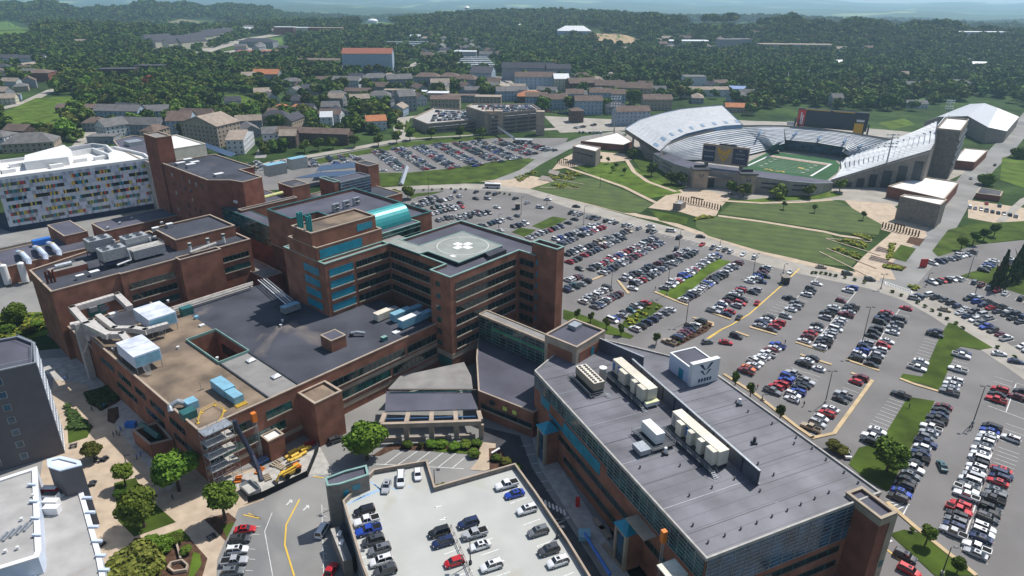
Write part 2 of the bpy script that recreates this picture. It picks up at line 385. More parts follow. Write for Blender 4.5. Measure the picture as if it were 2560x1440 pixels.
sheet('stadium_plaza',[(1620,520),(1680,478),(1730,470),(1830,490),(1800,520),(1790,540),(1740,542),(1700,530)],.11,'paving')
sheet('stadium_apron',[(1560,350),(1640,400),(1720,480),(1900,505),(2100,500),(2230,520),(2330,470),(2440,420),(2330,335),(2000,306),(1870,302),(1700,288),(1572,326)],.06,'road')
sheet('gate_plaza',[(2110,500),(2230,510),(2260,540),(2330,560),(2300,600),(2205,575),(2140,530)],.1,'paving')
sheet('lawn_north_east',[(2370,575),(2430,560),(2560,553),(2640,560),(2640,596),(2560,598),(2440,612),(2345,642),(2330,628)],.12,'lawn')
sheet('lawn_island_east',[(2400,690),(2430,680),(2480,668),(2560,660),(2640,680),(2640,760),(2560,738),(2480,712)],.12,'lawn')
sheet('lawn_hill_east',[(2505,395),(2560,380),(2640,380),(2640,540),(2560,470),(2500,450)],.12,'lawnb')
sheet('practice_lawn',[(2195,308),(2262,296),(2290,312),(2230,324)],.1,'lawnb')
sheet('north_lot',[(2060,325),(2150,318),(2260,335),(2330,345),(2280,375),(2100,360)],.08,'road')
sheet('east_lot',[(2420,500),(2560,520),(2640,540),(2640,575),(2500,560),(2420,545)],.08,'paving')
sheet('lawn_garage_far',[(1015,300),(1060,340),(1240,325),(1210,335),(1040,345),(1010,330)],.11,'lawn')
sheet('lawn_avenue',[(780,400),(1010,355),(1230,340),(1240,345),(1030,366),(860,395),(800,410)],.11,'lawn')
sheet('meadow',[(0,285),(90,245),(200,240),(210,255),(150,300),(170,330),(100,330),(0,310)],.08,'lawnb')
sheet('street_lot',[(1360,290),(1560,300),(1600,325),(1400,332)],.07,'road')
sheet('stadium_forecourt_west',[(1400,400),(1450,375),(1560,385),(1580,400),(1450,415),(1380,425)],.1,'paving')
r7=crop(2160,780,6.4);r8=crop(2060,960,3.0);r3=crop(1400,660,5.12);r2=crop(1400,500,5.12);r1=crop(1010,450,5.12);r5=crop(1780,860,5.12);r4=crop(1780,660,5.12);r6=crop(2160,560,6.4)
def island(c,pts,m='lawn'): csheet('lawn_island',c,pts,.16,m)
island(r7,[(1350,175),(1450,195),(1600,300),(1900,480),(2060,575),(1850,610),(1550,555),(1500,600),(1380,850),(1210,1255),(930,1160),(570,1070),(620,990),(930,1040),(1200,420)])
island(r8,[(565,50),(640,100),(830,130),(800,200),(640,500),(560,660),(475,810),(320,720),(185,605),(260,480),(420,440),(610,130)])
island(r8,[(490,1125),(600,1095),(720,1120),(900,1240),(1130,1440),(830,1440),(690,1310)])
island(r3,[(1180,480),(1325,540),(1000,800),(900,840),(780,790),(850,690),(1060,560)])
island(r3,[(45,585),(400,690),(950,925),(900,960),(560,890),(300,820),(40,700)])
island(r2,[(1240,1180),(1420,1120),(1800,880),(2040,760),(2190,790),(1900,960),(1540,1290),(1350,1230)],'lawnb')
island(r1,[(1380,670),(1480,612),(1690,640),(1560,735)])
island(r1,[(1640,590),(1900,470),(2090,500),(1920,600),(1760,630)])
island(r1,[(70,200),(180,170),(520,145),(340,190),(160,215),(90,240)])
island(r3,[(1700,740),(1900,735),(1960,790),(1880,870),(1500,1060),(1400,1020)],'mulch')
kb=MB()
for c,line in [(r4,[(480,810),(830,910)]),(r4,[(1070,1005),(1450,1130)]),(r4,[(1720,1230),(2140,1370)]),(r4,[(0,630),(240,715)]),(r4,[(300,870),(470,930)]),
                (r5,[(1130,140),(1530,270)]),(r5,[(1780,375),(2050,470),(1560,1150),(1270,1210)]),(r5,[(150,390),(560,650),(1080,1060),(1300,1210)]),(r7,[(570,1070),(830,1170),(1210,1280)]),
                (r3,[(1210,360),(1540,500),(1640,535)]),(r3,[(400,210),(560,150)]),(r3,[(740,215),(880,385)]),(r8,[(470,890),(700,1090),(1140,1440)]),(r3,[(1700,690),(1960,760),(1950,800)])]:
    strip('kerb',[c(*p) for p in line],1.1,0,'kerb',.3,mb=kb)
struct(kb,'kerb')
pm=MB()
def pl(c,line,w=.18,m='line',z=.1): strip('',[c(*p) for p in line],w,z,m,mb=pm)
pl(r4,[(1120,60),(900,270),(480,640),(250,780),(100,850),(-100,980)],.5,'yellow',.09)
pl(r3,[(2060,850),(1900,960)],.4,'yellow',.09)
pl(r4,[(1370,150),(680,840)],.2);pl(r4,[(1860,340),(1280,1050)],.2);pl(r4,[(2400,580),(1930,1290)],.2)
pl(r8,[(1440,0),(1365,210)],.25);pl(r8,[(1300,390),(1030,1235)],.25);pl(r8,[(1230,165),(1500,265)],.2)
pl(r8,[(505,920),(590,890)],.3);pl(r8,[(540,945),(640,905)],.3);pl(r8,[(480,885),(630,910),(590,985)],.3)
pl(r8,[(425,1205),(590,1340)],.35,'yellow');pl(r8,[(445,1195),(510,1175)],.5)
cB=crop(1700,560,2.977)
for i in range(16): pl(cB,[(1530+i*12.5,430+i*4.4),(1545+i*12.5-8,437+i*4.4+14)],.9)
cP=crop(750,960,2.977)
for x0,y0,x1,y1 in [(780,490,630,600),(875,500,725,605),(970,505,830,608),(1065,512,930,615),(1160,518,1025,625),(1248,532,1128,632)]: pl(cP,[(x0,y0),(x1,y1)],.2,z=.08)
pl(cP,[(550,597),(1220,632)],.2,z=.09)
for i in range(7): pl(cP,[(1795+i*28,852+i*14),(1775+i*28+30,895+i*14)],.5)
for i in range(5): pl(cP,[(1905,1010+i*8),(1915+i*22,1025-i*8)],.5)
for i in range(6): pl(cP,[(1650+i*36,465+i*66),(1720+i*36,455+i*66)],.15);
pl(cA,[(2230,860),(2130,1050),(2120,1200),(2190,1430)],.35,'yellow');pl(cA,[(2025,960),(1970,1100),(2030,1430)],.15);pl(cA,[(2330,690),(2410,700)],.3,'yellow')
pl(cA,[(1810,975),(1940,1005),(1850,965)],.3,'yellow');pl(cA,[(2300,690),(2540,655)],.2)
for (x,y) in [(2150,885),(2275,925)]:
    pl(cA,[(x-18,y+18),(x+18,y-18)],.35);pl(cA,[(x+2,y-18),(x+22,y-20),(x+20,y+2)],.3)
for (x,y) in [(1830,1055),(1820,1115),(1790,1225),(1790,1300),(1770,1385)]: pl(cA,[(x,y),(x+110,y+8)],.12)
for i in range(10): pl(cA,[(2395,930+i*55),(2435,935+i*55)],.12)
pl(cA,[(2395,900),(2410,1430)],.15)
for i in range(7): pl(cP,[(600,640),(650,655)],.2)
# vehicles
CCOL=dict(w=(.78,.78,.78),s=(.42,.43,.45),g=(.16,.17,.18),d=(.06,.062,.068),k=(.012,.012,.014),b=(.015,.06,.38),n=(.012,.025,.09),r=(.50,.012,.018),m=(.16,.012,.02),o=(.62,.13,.015),t=(.42,.33,.22),e=(.02,.10,.11))
CNAME=dict(w='white',s='silver',g='grey',d='charcoal',k='black',b='bright blue',n='navy',r='red',m='dark red',o='orange',t='beige',e='teal')
CCOL={k: tuple(x*.85 for x in v) for k,v in CCOL.items()}
CW='wwwwwwwwwwwsssssssggggggdddddkkkkkkkkknnnbbrrrmmet'
TYPES={  # length,half width,ground clearance,belt height,roof height,(windscreen base x,roof front x,roof rear x,rear glass base x),hood z,tail z
 'sedan': (4.75,.90,.22,.92,1.44,(1.05,.35,-.95,-1.75),.84,.96),
 'suv':   (4.75,.94,.28,1.05,1.70,(1.15,.55,-1.95,-2.25),.98,1.05),
 'hatchback': (4.2,.88,.22,.95,1.50,(1.15,.45,-1.35,-1.95),.88,.98),
 'minivan': (5.1,.98,.25,1.02,1.78,(1.65,.95,-2.2,-2.45),.95,1.02),
 'pickup truck': (5.7,1.0,.38,1.12,1.86,(1.15,.6,-.65,-.95),1.08,1.12),
}
def car_meshes(ty):
    L,w,zc,zb,zr,(wx,rf,rr,gx),hz,tz=TYPES[ty];h=L/2
    body=MB();P=PAINT
    st=[(-h,.80,zc+.12,tz-.18),(-h+.08,.93,zc,tz-.03),(-h+.5,1,zc,tz),(gx+.02,1,zc,zb),(wx,1,zc,zb),(wx+.25,.98,zc,hz+.05),(h-.45,.95,zc,hz-.06),(h-.08,.86,zc,hz-.22),(h,.72,zc+.1,hz-.36)]
    pick=ty =='pickup truck'
    rings=[]
    for x,f,z0,z1 in st:
        ww=w*f
        rings.append([body.vert(x,s*a,z) for s,a,z in ((-1,ww*.9,z0),(-1,ww,z0+.18),(-1,ww,z1-.14),(-1,ww*.9,z1),(1,ww*.9,z1),(1,ww,z1-.14),(1,ww,z0+.18),(1,ww*.9,z0))])
    for a,b in zip(rings,rings[1:]):
        for k in range(8): j=(k+1) % 8;body.face((a[k],a[j],b[j],b[k]),P)
    body.face(rings[0][::-1],P);body.face(rings[-1],P)
    tw=w*.74;bw=w*.89
    body.prism([(rf+.02,-tw),(rf+.02,tw),(rr-.02,tw),(rr-.02,-tw)],zr-.05,zr,P)
    for sx in (1,-1):   # pillars
        body.bar((wx,sx*bw,zb),(rf,sx*tw,zr-.02),.09,P);body.bar((gx,sx*bw,zb),(rr,sx*tw,zr-.02),.16,P)
        body.bar(((wx+gx)/2-.1,sx*(bw+.01),zb),((rf+rr)/2-.05,sx*(tw+.02),zr-.02),.09,P)
        if ty =='suv' or ty =='minivan': body.bar((rf-.2,sx*(tw-.06),zr+.03),(rr+.2,sx*(tw-.06),zr+.03),.05,'dmetal')
    if pick:
        body.box(-h+.12,gx-.08,-w*.78,w*.78,zb-.02,zb+.012,'rubber')
        for s in (-1,1): body.box(-h+.05,gx-.05,s*w*.80,s*w*.97,zb-.05,zb+.07,P)
        body.box(-h+.02,-h+.12,-w*.95,w*.95,zb-.1,zb+.07,P)
    gl=MB()
    a=[gl.vert(*p) for p in ((wx,-bw,zb-.02),(wx,bw,zb-.02),(gx,bw,zb-.02),(gx,-bw,zb-.02))]
    b=[gl.vert(*p) for p in ((rf,-tw,zr-.03),(rf,tw,zr-.03),(rr,tw,zr-.03),(rr,-tw,zr-.03))]
    for i in range(4): j=(i+1) % 4;gl.face((a[i],a[j],b[j],b[i]),'carglass')
    gl.box(rf-.25,rf-.95,-tw*.55,tw*.55,zr-.01,zr+.008,'carglass') if ty in ('suv','sedan') and random.random() < 2 else None
    wh=[]
    for x in (-h*.60,h*.62):
        for s in (-1,1):
            q=MB();r=.34 if not pick else .40;n=12
            for side in (0,1):
                pass
            ya,yb=s*(w-.2),s*(w+.015)
            A=[q.vert(x+r*math.cos(2*PI*i/n),ya,r+r*math.sin(2*PI*i/n)) for i in range(n)]
            B=[q.vert(x+r*math.cos(2*PI*i/n),yb,r+r*math.sin(2*PI*i/n)) for i in range(n)]
            C_=[q.vert(x+r*.6*math.cos(2*PI*i/n),yb,r+r*.6*math.sin(2*PI*i/n)) for i in range(n)]
            for i in range(n):
                j=(i+1) % n;q.face((A[i],A[j],B[j],B[i]),'rubber');q.face((B[i],B[j],C_[j],C_[i]),'rubber')
            q.face(C_,'metal');q.face(A,'rubber');wh.append(q)
    hl,tl=[],[]
    for s in (-1,1):
        q=MB();q.box(h-.22,h-.06,s*w*.5,s*w*.80,hz-.34,hz-.2,'lamp_w');hl.append(q)
        q=MB();q.box(-h-.01,-h+.1,s*w*.55,s*w*.84,tz-.3,tz-.14,'red');tl.append(q)
    return body,gl,wh,hl,tl
def mesh_of(mb,name):
    me=bpy.data.meshes.new(name);me.from_pydata(mb.v,[],mb.p)
    for mm in mb.mats: me.materials.append(mm)
    me.polygons.foreach_set('material_index',mb.m);me.update();return me
def merged(mbs):
    o=MB()
    for q in mbs:
        k=len(o.v);o.v +=q.v;idx=[o.mi(mm) for mm in q.mats]
        o.p +=[tuple(i+k for i in f) for f in q.p];o.m +=[idx[i] for i in q.m]
    return o
CAR={}
for ty in TYPES:
    b,g,wh,hl,tl=car_meshes(ty)
    CAR[ty]=dict(one=mesh_of(merged([b,g]+wh+hl+tl),ty),raw=merged([b,g]+wh+hl),body=mesh_of(b,'body'),window=mesh_of(g,'window'),
                   wheel=[mesh_of(q,'wheel') for q in wh],headlight=[mesh_of(q,'headlight') for q in hl],tail_light=[mesh_of(q,'tail_light') for q in tl])
CATS={'sedan': 'car','suv': 'car','hatchback': 'car','minivan': 'van','pickup truck': 'pickup truck'}
def put_car(ty,c,x,y,ang,z,label,group,parts=False,name=None):
    col=(*CCOL[c],1);nm=name or {'pickup truck': 'pickup_truck','minivan': 'minivan'}.get(ty,'parked_car')
    if parts:
        r=thing(nm,label,CATS[ty],(x,y,z),group);r.rotation_euler=(0,0,ang)
        o=bpy.data.objects.new('body',CAR[ty]['body']);COL.objects.link(o);o.parent=r;o.color=col
        o=bpy.data.objects.new('window',CAR[ty]['window']);COL.objects.link(o);o.parent=r
        for k in ('wheel','headlight','tail_light'):
            for me in CAR[ty][k]: o=bpy.data.objects.new(k,me);COL.objects.link(o);o.parent=r
    else:
        r=bpy.data.objects.new(nm,CAR[ty]['one']);COL.objects.link(r);r.location=(x,y,z);r.rotation_euler=(0,0,ang);r.color=col
        tag(r,label,CATS[ty],group)
    return r
FLEET=[]     # (dist,type,colour,x,y,ang,z,label,group,parts)
LINES=[]
def rnd_type(r):
    t=r.random();return 'sedan' if t < .36 else 'suv' if t < .74 else 'pickup truck' if t < .86 else 'hatchback' if t < .94 else 'minivan'
ORD=['first','second','third','fourth','fifth','sixth','seventh','eighth','ninth','tenth','eleventh','twelfth','thirteenth','fourteenth','fifteenth','sixteenth','seventeenth','eighteenth','nineteenth','twentieth']
def ordn(i):
    return ORD[i] if i < 20 else str(i+1)+('th')
def row(desc,c,A,B,cols,group,seed=0,z=0.04,ang=None,lines=True,jit=.12,pitch=2.75,parts=False,nose=None,end='near end'):
    r=random.Random(str((desc,seed)));a=np.array(U(*c(*A),z+.6));b=np.array(U(*c(*B),z+.6));Ln=np.linalg.norm(b-a);d=(b-a)/Ln
    if isinstance(cols,(int,float)):
        n=int(Ln/pitch)+1;cols=''.join(r.choice(CW) if r.random() < cols else '.' for _ in range(n))
    n=len(cols);th=math.atan2(d[1],d[0])+PI/2 if ang is None else ang
    cnt=0
    for i,ch in enumerate(cols):
        p=a+(b-a)*(i/(n-1) if n > 1 else 0)
        if ch in '. ': continue
        ty=rnd_type(r)
        if ch.isupper(): ty='pickup truck';ch=ch.lower()
        elif ch in 'ro' and ty =='pickup truck': ty='suv'
        fl=(nose if nose is not None else (r.random() < .25))
        x,y=p+np.array([-d[1],d[0]])*r.uniform(-.35,.35)+d*r.uniform(-jit,jit)
        ew={'lower end': 'up','near end': 'up','left end': 'from the left in','far end': 'down'}[end]
        lb=f"{CNAME[ch]} {ty.replace('suv','SUV')}, {ordn(cnt)} {ew} {desc}"
        FLEET.append([math.hypot(x,y,CAM_H-z),ty,ch,x,y,th+(PI if fl else 0)+r.uniform(-.03,.03),z,lb,group,parts]);cnt +=1
    if lines:
        for i in range(n+1):
            p=a+(b-a)*((i-.5)/(n-1) if n > 1 else 0);q=np.array([math.cos(th),math.sin(th)])*2.5
            LINES.append((p-q,p+q,z+.05))
def single(desc,c,P,ch,deg,ty='sedan',z=0.08,group='cars on the roads',parts=False):
    x,y=U(*c(*P),z+.6);FLEET.append([math.hypot(x,y,CAM_H),ty,ch,x,y,math.radians(deg),z,desc,group,parts])
E_='lower end'
G1='cars parked in the near east lot'
row('the row under the lone lawn tree',r8,(553,852),(890,165),'dbkkgWkKnwngswkKnkm',G1,1,end=E_)
row('the long white-heavy row east of the lone tree',r8,(960,1112),(1252,322),'SngkRr.wwgwswwkwwwgwswbk',G1,2,end=E_)
row('the outermost row at the right edge',r8,(1143,1275),(1385,500),'swwnwwgdkk.kgg.rnnr.....',G1,3,end=E_)
row('the short red group past the cross aisle',r8,(1290,118),(1345,-30),'Rkr..',G1,4,end=E_)
row('the stub row at the far right',r8,(1455,100),(1500,20),'mk.',G1,41,end=E_)
row('the wagon bay beside the outer divider',r8,(1405,410),(1440,330),'w..',G1,42,end=E_)
row('the striped bays on the left of the lower lawn strip',r5,(2010,1240),(2420,655),'kw.w..........K',G1,5,end=E_)
row('the row inside the tan kerb wedge',r5,(1275,1078),(1905,435),'Tswrw.kS..rm',G1,6,end=E_)
row('the left file behind the two people walking',r5,(770,600),(1270,175),'GrrbbS..Kwk',G1,7,end=E_)
row('the right file behind the two people walking',r5,(1010,700),(1345,312),'wwbkks...w',G1,8,end=E_)
row('the file that starts with a dark red pickup',r5,(425,345),(835,15),'MowwwwWmwb',G1,9,end=E_)
G2='cars parked in the central lots'
row('the left file by the yellow centre line',r4,(600,785),(985,440),'snwk......K',G2,10,end=E_)
row('the right file by the yellow centre line',r4,(765,840),(1345,250),'drr.s.wsg..wkd.w',G2,11,end=E_)
row('the left file of the middle double row',r4,(1180,985),(1785,305),'wmrwd.sKgw.m..wb',G2,12,end=E_)
row('the right file of the middle double row',r4,(1380,1065),(1795,545),'wkKwsswgsw.msKk',G2,13,end=E_)
row('the left file of the right double row',r4,(1840,1210),(2245,620),'kwbns.kkk.knKr',G2,14,end=E_)
row('the right file of the right double row',r4,(2045,1290),(2490,565),'kkswrw.wsgk..r',G2,15,end=E_)
row('the bays left of the long grass strip',r7,(855,895),(1160,320),'wkw........Kn',G2,16,end=E_)
row('the bays right of the long grass strip',r7,(1380,1285),(1590,645),'Gsww..w...Wn',G2,17,end=E_)
row('the bays along the road at the right edge',r7,(2170,660),(2700,930),'s....wn....sk',G2,18,ang=math.radians(-20),end='left end')
row('the left file near the white stair hut',r4,(30,600),(700,50),'swnwmkkwsrg..wWwbkmkw',G2,19,end=E_)
row('the right file near the white stair hut',r4,(175,640),(560,330),'nr.srk..ks',G2,20,end=E_)
row('the file above the wooded island',r4,(730,90),(560,290),'..k.n..',G2,21,end=E_)
row('the row backing on the mulch island',r3,(1400,1000),(1810,735),'T.ngmmnkw.k',G2,22,end=E_)
row('the row right of the yellow-flowered wedge',r3,(965,835),(1410,580),'w.kknwnbskg.w',G2,23,end=E_)
row('the row left of the yellow-flowered wedge',r3,(660,715),(1100,490),'wbnsk.ewsk.r',G2,24,end=E_)
row('the lower file of the small double block',r3,(440,545),(745,380),'gnskwmdkm',G2,25,end=E_)
row('the upper file of the small double block',r3,(290,480),(600,305),'wsSwwwk',G2,26,end=E_)
row('the lower file beside the hospital stair tower',r3,(75,330),(350,215),'ndbesskk',G2,27,end=E_)
row('the upper file beside the hospital stair tower',r3,(110,205),(240,150),'wwmg',G2,28,end=E_)
row('the row right of the long mid-lot lawn',r2,(1580,1280),(2300,790),'wkndwwwsgbwKkkdkw.skw.mg',G2,29,end=E_)
row('the row left of the long mid-lot lawn',r2,(1345,1130),(1990,710),'sgwswrwnbbwwsrwswg.wKwbwb',G2,30,end=E_)
G3='cars parked in the upper lots'
def dbl(c,a1,b1,a2,b2,nm,s,occ=.93):
    row('the upper file of '+nm,c,a1,b1,occ,G3,s,end=E_);row('the lower file of '+nm,c,a2,b2,occ,G3,s+100,end=E_)
dbl(r2,(810,1010),(1600,650),(950,1070),(1720,660),'the fourth double row right of the helipad',31)
dbl(r2,(395,880),(1190,490),(535,930),(1290,540),'the third double row right of the helipad',32)
dbl(r2,(90,695),(870,395),(120,790),(800,480),'the second double row right of the helipad',33)
dbl(r2,(-60,500),(490,310),(0,560),(540,350),'the first double row right of the helipad',34)
row('the bays right below the upper road',r2,(150,160),(1660,510),.62,G3,35,ang=math.radians(50),end='left end')
row('the bays below the upper road past the lamp',r2,(1750,550),(2500,730),.55,G3,36,ang=math.radians(50),end='left end')
row('the corner pair near the red car',r2,(1490,620),(1720,650),'knwd',G3,37,end=E_)
row('the first file of the upper west lot',r1,(190,330),(560,240),.95,G3,38);row('the lone bays of the upper west lot',r1,(600,220),(700,205),'ww',G3,39)
row('the lower front file of the upper west lot',r1,(130,300),(400,215),.7,G3,39)
dbl(r1,(200,400),(560,320),(240,460),(730,340),'the upper west lot middle rows',40,.85)
dbl(r1,(430,510),(940,410),(590,520),(1080,415),'the upper west lot lower rows',43,.8)
row('the file behind the helipad roof',r1,(980,590),(1500,440),.85,G3,44);row('the bays below the two lawn triangles',r1,(1240,640),(1560,550),.6,G3,45)
row('the bays right of the lawn triangles',r1,(1600,735),(2000,590),.9,G3,46);row('the pair beside the upper lawn triangle',r1,(2100,545),(2180,500),'dk',G3,47)
for q,P_ in enumerate([(920,235),(1070,235),(1080,165),(1170,178),(925,150),(660,145),(720,290),(740,340),(610,325),(630,372),(1190,348),(1740,348),(1880,350)]):
    single(f'{["black","silver","black","dark grey","black","grey","black","grey","silver","white","white","white","black"][q]} car alone in an open bay of the upper west lot, {ordn(q)} counted from the top left',r1,P_,'kskdkgkdswwwk'[q],[-40,-40,60,60,60,80,-40,-40,-40,-40,-40,-30,60][q],'suv' if q % 2 else 'sedan',.05,G3)
G4='cars parked in the north-east lots'
row('the verge row beside the east road',r6,(1045,1125),(2000,1500),.92,G4,50,ang=math.radians(22),end='left end')
row('the verge row further down the east road',r7,(1560,10),(2640,610),.92,G4,51,ang=math.radians(22),end='left end')
dbl(r6,(1750,1150),(2560,1480),(1700,1190),(2500,1560),'the dark double row by the pines',52,.97)
row('the row along the pine island',r6,(1770,930),(2640,1240),.9,G4,54,ang=math.radians(40),end='left end')
row('the short row facing the flower island',r6,(1090,930),(1580,860),.95,G4,55,end='left end')
row('the row below the four round trees',r6,(1110,630),(1740,450),'w.nd.skswws.g',G4,56,end='left end')
row('the row at the tip of the pine island',r6,(1910,740),(2060,580),'ksbww',G4,57,end=E_)
row('the row behind the pines',r6,(2340,560),(2500,700),'wsws',G4,58)
row('the crossing pair near the east road',r6,(770,1180),(850,1160),'sn',G4,59,lines=False)
cE=crop(2100,240,4.8)
row('the terrace lot below the stadium tower',cE,(1560,1330),(2110,1440),.8,G4,60,ang=math.radians(60));single('red car alone on the upper terrace lot bay',cE,(1760,1285),'r',60,'sedan',.1,G4);single('teal car at the upper terrace lot',cE,(1915,1315),'e',60,'hatchback',.1,G4)
G5='cars parked in the west lot'
cW=crop(850,0,2.977)
for k,(A,B) in enumerate([((300,1115),(500,1255)),((450,1098),(700,1250)),((610,1085),(890,1242)),((750,1068),(1065,1225)),((905,1058),(1215,1200)),((1040,1048),(1345,1178)),((1200,1045),(1465,1142)),((1340,1045),(1615,1118))]):
    for s,o in ((0,(0,0)),(1,(-48,8))): row(f'the {ordn(k)} west lot row',cW,(A[0]+o[0],A[1]+o[1]),(B[0]+o[0]-12,B[1]+o[1]),.93,G5,70+k*2+s,end='far end')
row('the last west lot row',cW,(90,1160),(215,1230),.9,G5,90);
cQ=crop(350,300,4.8)
for k,(A,B) in enumerate([((1290,530),(1370,600)),((1400,500),(1480,590)),((1600,510),(1680,590)),((1720,490),(1790,570)),((1930,480),(2010,560)),((2060,470),(2120,550)),((2260,440),(2400,560)),((2400,430),(2500,520))]): row(f'the {ordn(k)} clump of the avenue lot',cQ,A,B,.95,G5,92+k)
single('white car at the corner of the west lot lawn',cW,(325,1268),'w',10,'sedan');single('maroon car leaving the west lot',cW,(1780,1090),'m',10,'sedan')
G6='cars parked among the far houses'
cF=crop(1000,120,2.73)
for k,(A,B) in enumerate([((640,205),(740,240)),((770,290),(930,300)),((1010,435),(1130,440)),((1200,575),(1370,580)),((1200,545),(1340,520))]): row(f'far lot strip {ordn(k)}',cF,A,B,.9,G6,120+k,lines=False)
R4,R2,R7_,R6_,R8_,R3_=r4,r2,r7,r6,r8,r3
for lb,c,P_,ch,dg,ty in [
 ('white car waiting at the mouth of the yellow-lined drive',r4,(1000,98),'w',-125,'sedan'),('red car driving up beside the yellow centre line',r4,(580,490),'r',60,'sedan'),
 ('dark grey car turning at the foot of the yellow line',r4,(350,675),'d',55,'sedan'),('black SUV in the bay beside the tan kerb, above the stair hut',r4,(312,920),'k',-40,'suv'),
 ('bright red car angled behind the white stair hut',r4,(180,1000),'r',-20,'sedan'),('grey car behind the white stair hut',r3,(1890,995),'g',10,'hatchback'),
 ('tan car on the main road nearest the stairs',r4,(1400,35),'t',-12,'sedan'),('dark car on the main road below the wide stairs',r4,(1730,120),'d',-10,'suv'),
 ('dark car on the main road next to the crosswalk',r4,(2020,195),'d',-15,'suv'),('silver SUV on the main road beyond the crosswalk',r6,(810,1185),'s',-32,'suv'),
 ('tan car on the main road beside the hedge dots',r6,(1290,1365),'t',-35,'sedan'),('white car at the bend of the main road',r7,(2170,665),'w',-15,'sedan'),
 ('black car alone on the main road above the central lot',r2,(1800,465),'k',-15,'sedan'),('black car on the upper road left of the lamp',r2,(210,80),'k',-15,'sedan'),
 ('white van on the upper road',r2,(1420,390),'w',-18,'minivan'),('white car on the upper road',r2,(1160,330),'w',-18,'sedan'),
 ('white sedan crossing the aisle of the third double row',r2,(930,1130),'w',-30,'sedan'),('black sedan alone in the aisle beside the stair tower',r2,(250,875),'k',-50,'sedan'),
 ('dark green car driving down the aisle right of the lone tree',r8,(887,612),'e',75,'sedan'),('white car at the lawn corner beside the seamed roof',r8,(162,515),'w',85,'sedan'),
 ('dark SUV with silver roof on the lower right street',r8,(610,1290),'d',-42,'suv'),('red SUV on the lower right street',r8,(640,1400),'r',-45,'suv'),
 ('grey car crossing toward the upper road',r1,(1580,287),'s',50,'sedan'),('white car at the junction of the upper road',r1,(1840,245),'w',-20,'sedan'),('black car parked on the upper road verge',r1,(1430,232),'k',45,'sedan'),
 ('silver car on the stadium street',cE,(1570,985),'s',60,'sedan'),('dark car beside the round tree on the stadium street',cE,(1860,825),'k',50,'sedan')]:
    single(lb,c,P_,ch,dg,ty,.1,'cars on the roads',True)
for lb,P_,ch,dg,ty in [('red sedan, top of the kerbside row beside the picnic tables',(1825,1080),'r',8,'sedan'),('dark grey SUV below the red sedan in the kerbside row',(1785,1155),'d',8,'suv'),
 ('white SUV in the middle of the kerbside row',(1765,1235),'w',8,'suv'),('silver pickup with black bed cover in the kerbside row',(1745,1318),'s',8,'pickup truck'),('grey SUV at the bottom of the kerbside row',(1735,1395),'g',8,'suv'),
 ('white van with blue glass beside the garage ramp',(2400,1085),'w',80,'minivan'),('red pickup with black bed at the bottom edge',(2455,1405),'r',80,'pickup truck')]:
    x,y=U(*cA(*P_),.7);FLEET.append([100,ty,ch,x,y,math.radians(dg),.05,lb,'cars in the forecourt',True])
single('black SUV kerb-parked beside the big brick stair block',crop(740,780,3.6),(365,1150),'d',35,'suv',.05,'cars in the forecourt',True)
cG=crop(780,1120,3.5556);GD=8.0
for lb,P_,ch,dg,ty in [('silver sedan nearest the blue-hatched bays',(660,335),'s',-85,'sedan'),('white minivan between two cars by the top wall',(790,275),'w',-78,'minivan'),('white hatchback with black roof in the top corner',(940,230),'w',-75,'hatchback'),
 ('black SUV, top of the left deck row',(465,555),'k','L','suv'),('white pickup with open bed in the left deck row',(485,645),'w','L','pickup truck'),('bright blue pickup with black bed cover',(500,730),'b','L','pickup truck'),
 ('charcoal SUV below the blue pickup',(545,820),'d','L','suv'),('grey sedan in the left deck row',(600,900),'g','L','suv'),('white SUV near the bottom of the left deck row',(615,1000),'w','L','suv'),('charcoal SUV at the bottom of the left deck row',(650,1090),'d','L','suv'),
 ('black SUV left of the centre rail',(1130,745),'k','L','suv'),('navy SUV below it left of the centre rail',(1165,835),'n','L','suv'),('bright red hatchback beside the centre rail',(1265,1010),'r','L','hatchback'),
 ('navy SUV at the top right of the centre rail',(1390,665),'n','L','suv'),('silver pickup with black roof right of the centre rail',(1445,760),'s','L','pickup truck'),('white sedan with sunroof right of the centre rail',(1490,865),'w','L','sedan'),('white SUV with sunroof near the bottom centre',(1595,1045),'w','L','suv'),
 ('white crew-cab pickup in the right corner',(1730,325),'w','L','pickup truck'),('bright blue sedan beside the white pickup',(1800,405),'b','L','sedan'),('white SUV with black roof on the right wall',(1910,545),'w','L','suv'),('grey SUV on the right wall',(2010,740),'g','L','suv'),
 ('charcoal SUV with roof rails on the right wall',(2105,905),'d','L','suv'),('white SUV at the bottom of the right wall',(2185,1010),'w','L','suv')]:
    x,y=U(*cG(*P_),GD+.7);a=SEF.a+PI-.02 if dg =='L' else math.radians(dg-5)
    FLEET.append([90,ty,ch,x,y,a,GD+.02,lb+' on the garage deck' if len((lb+' on the garage deck').split()) < 15 else lb,'cars on the garage deck',True])
FLEET.sort(key=lambda q: (not q[9],q[0]))
kept=[];grid={}
for q in FLEET:
    x,y=q[3],q[4];k=(int(x//4),int(y//4));ok=True
    for i in (-1,0,1):
        for j in (-1,0,1):
            for (a,b) in grid.get((k[0]+i,k[1]+j),[]):
                if math.hypot(a-x,b-y) < (2.0 if not q[9] else 1.7): ok=False
    if ok or q[9]: kept.append(q);grid.setdefault(k,[]).append((x,y))
NEAR,FAR=kept[:300],kept[300:]
for d,ty,ch,x,y,a,z,lb,gp,parts in NEAR:
    put_car(ty,ch,x,y,a,z,lb,gp,parts or d < 205)
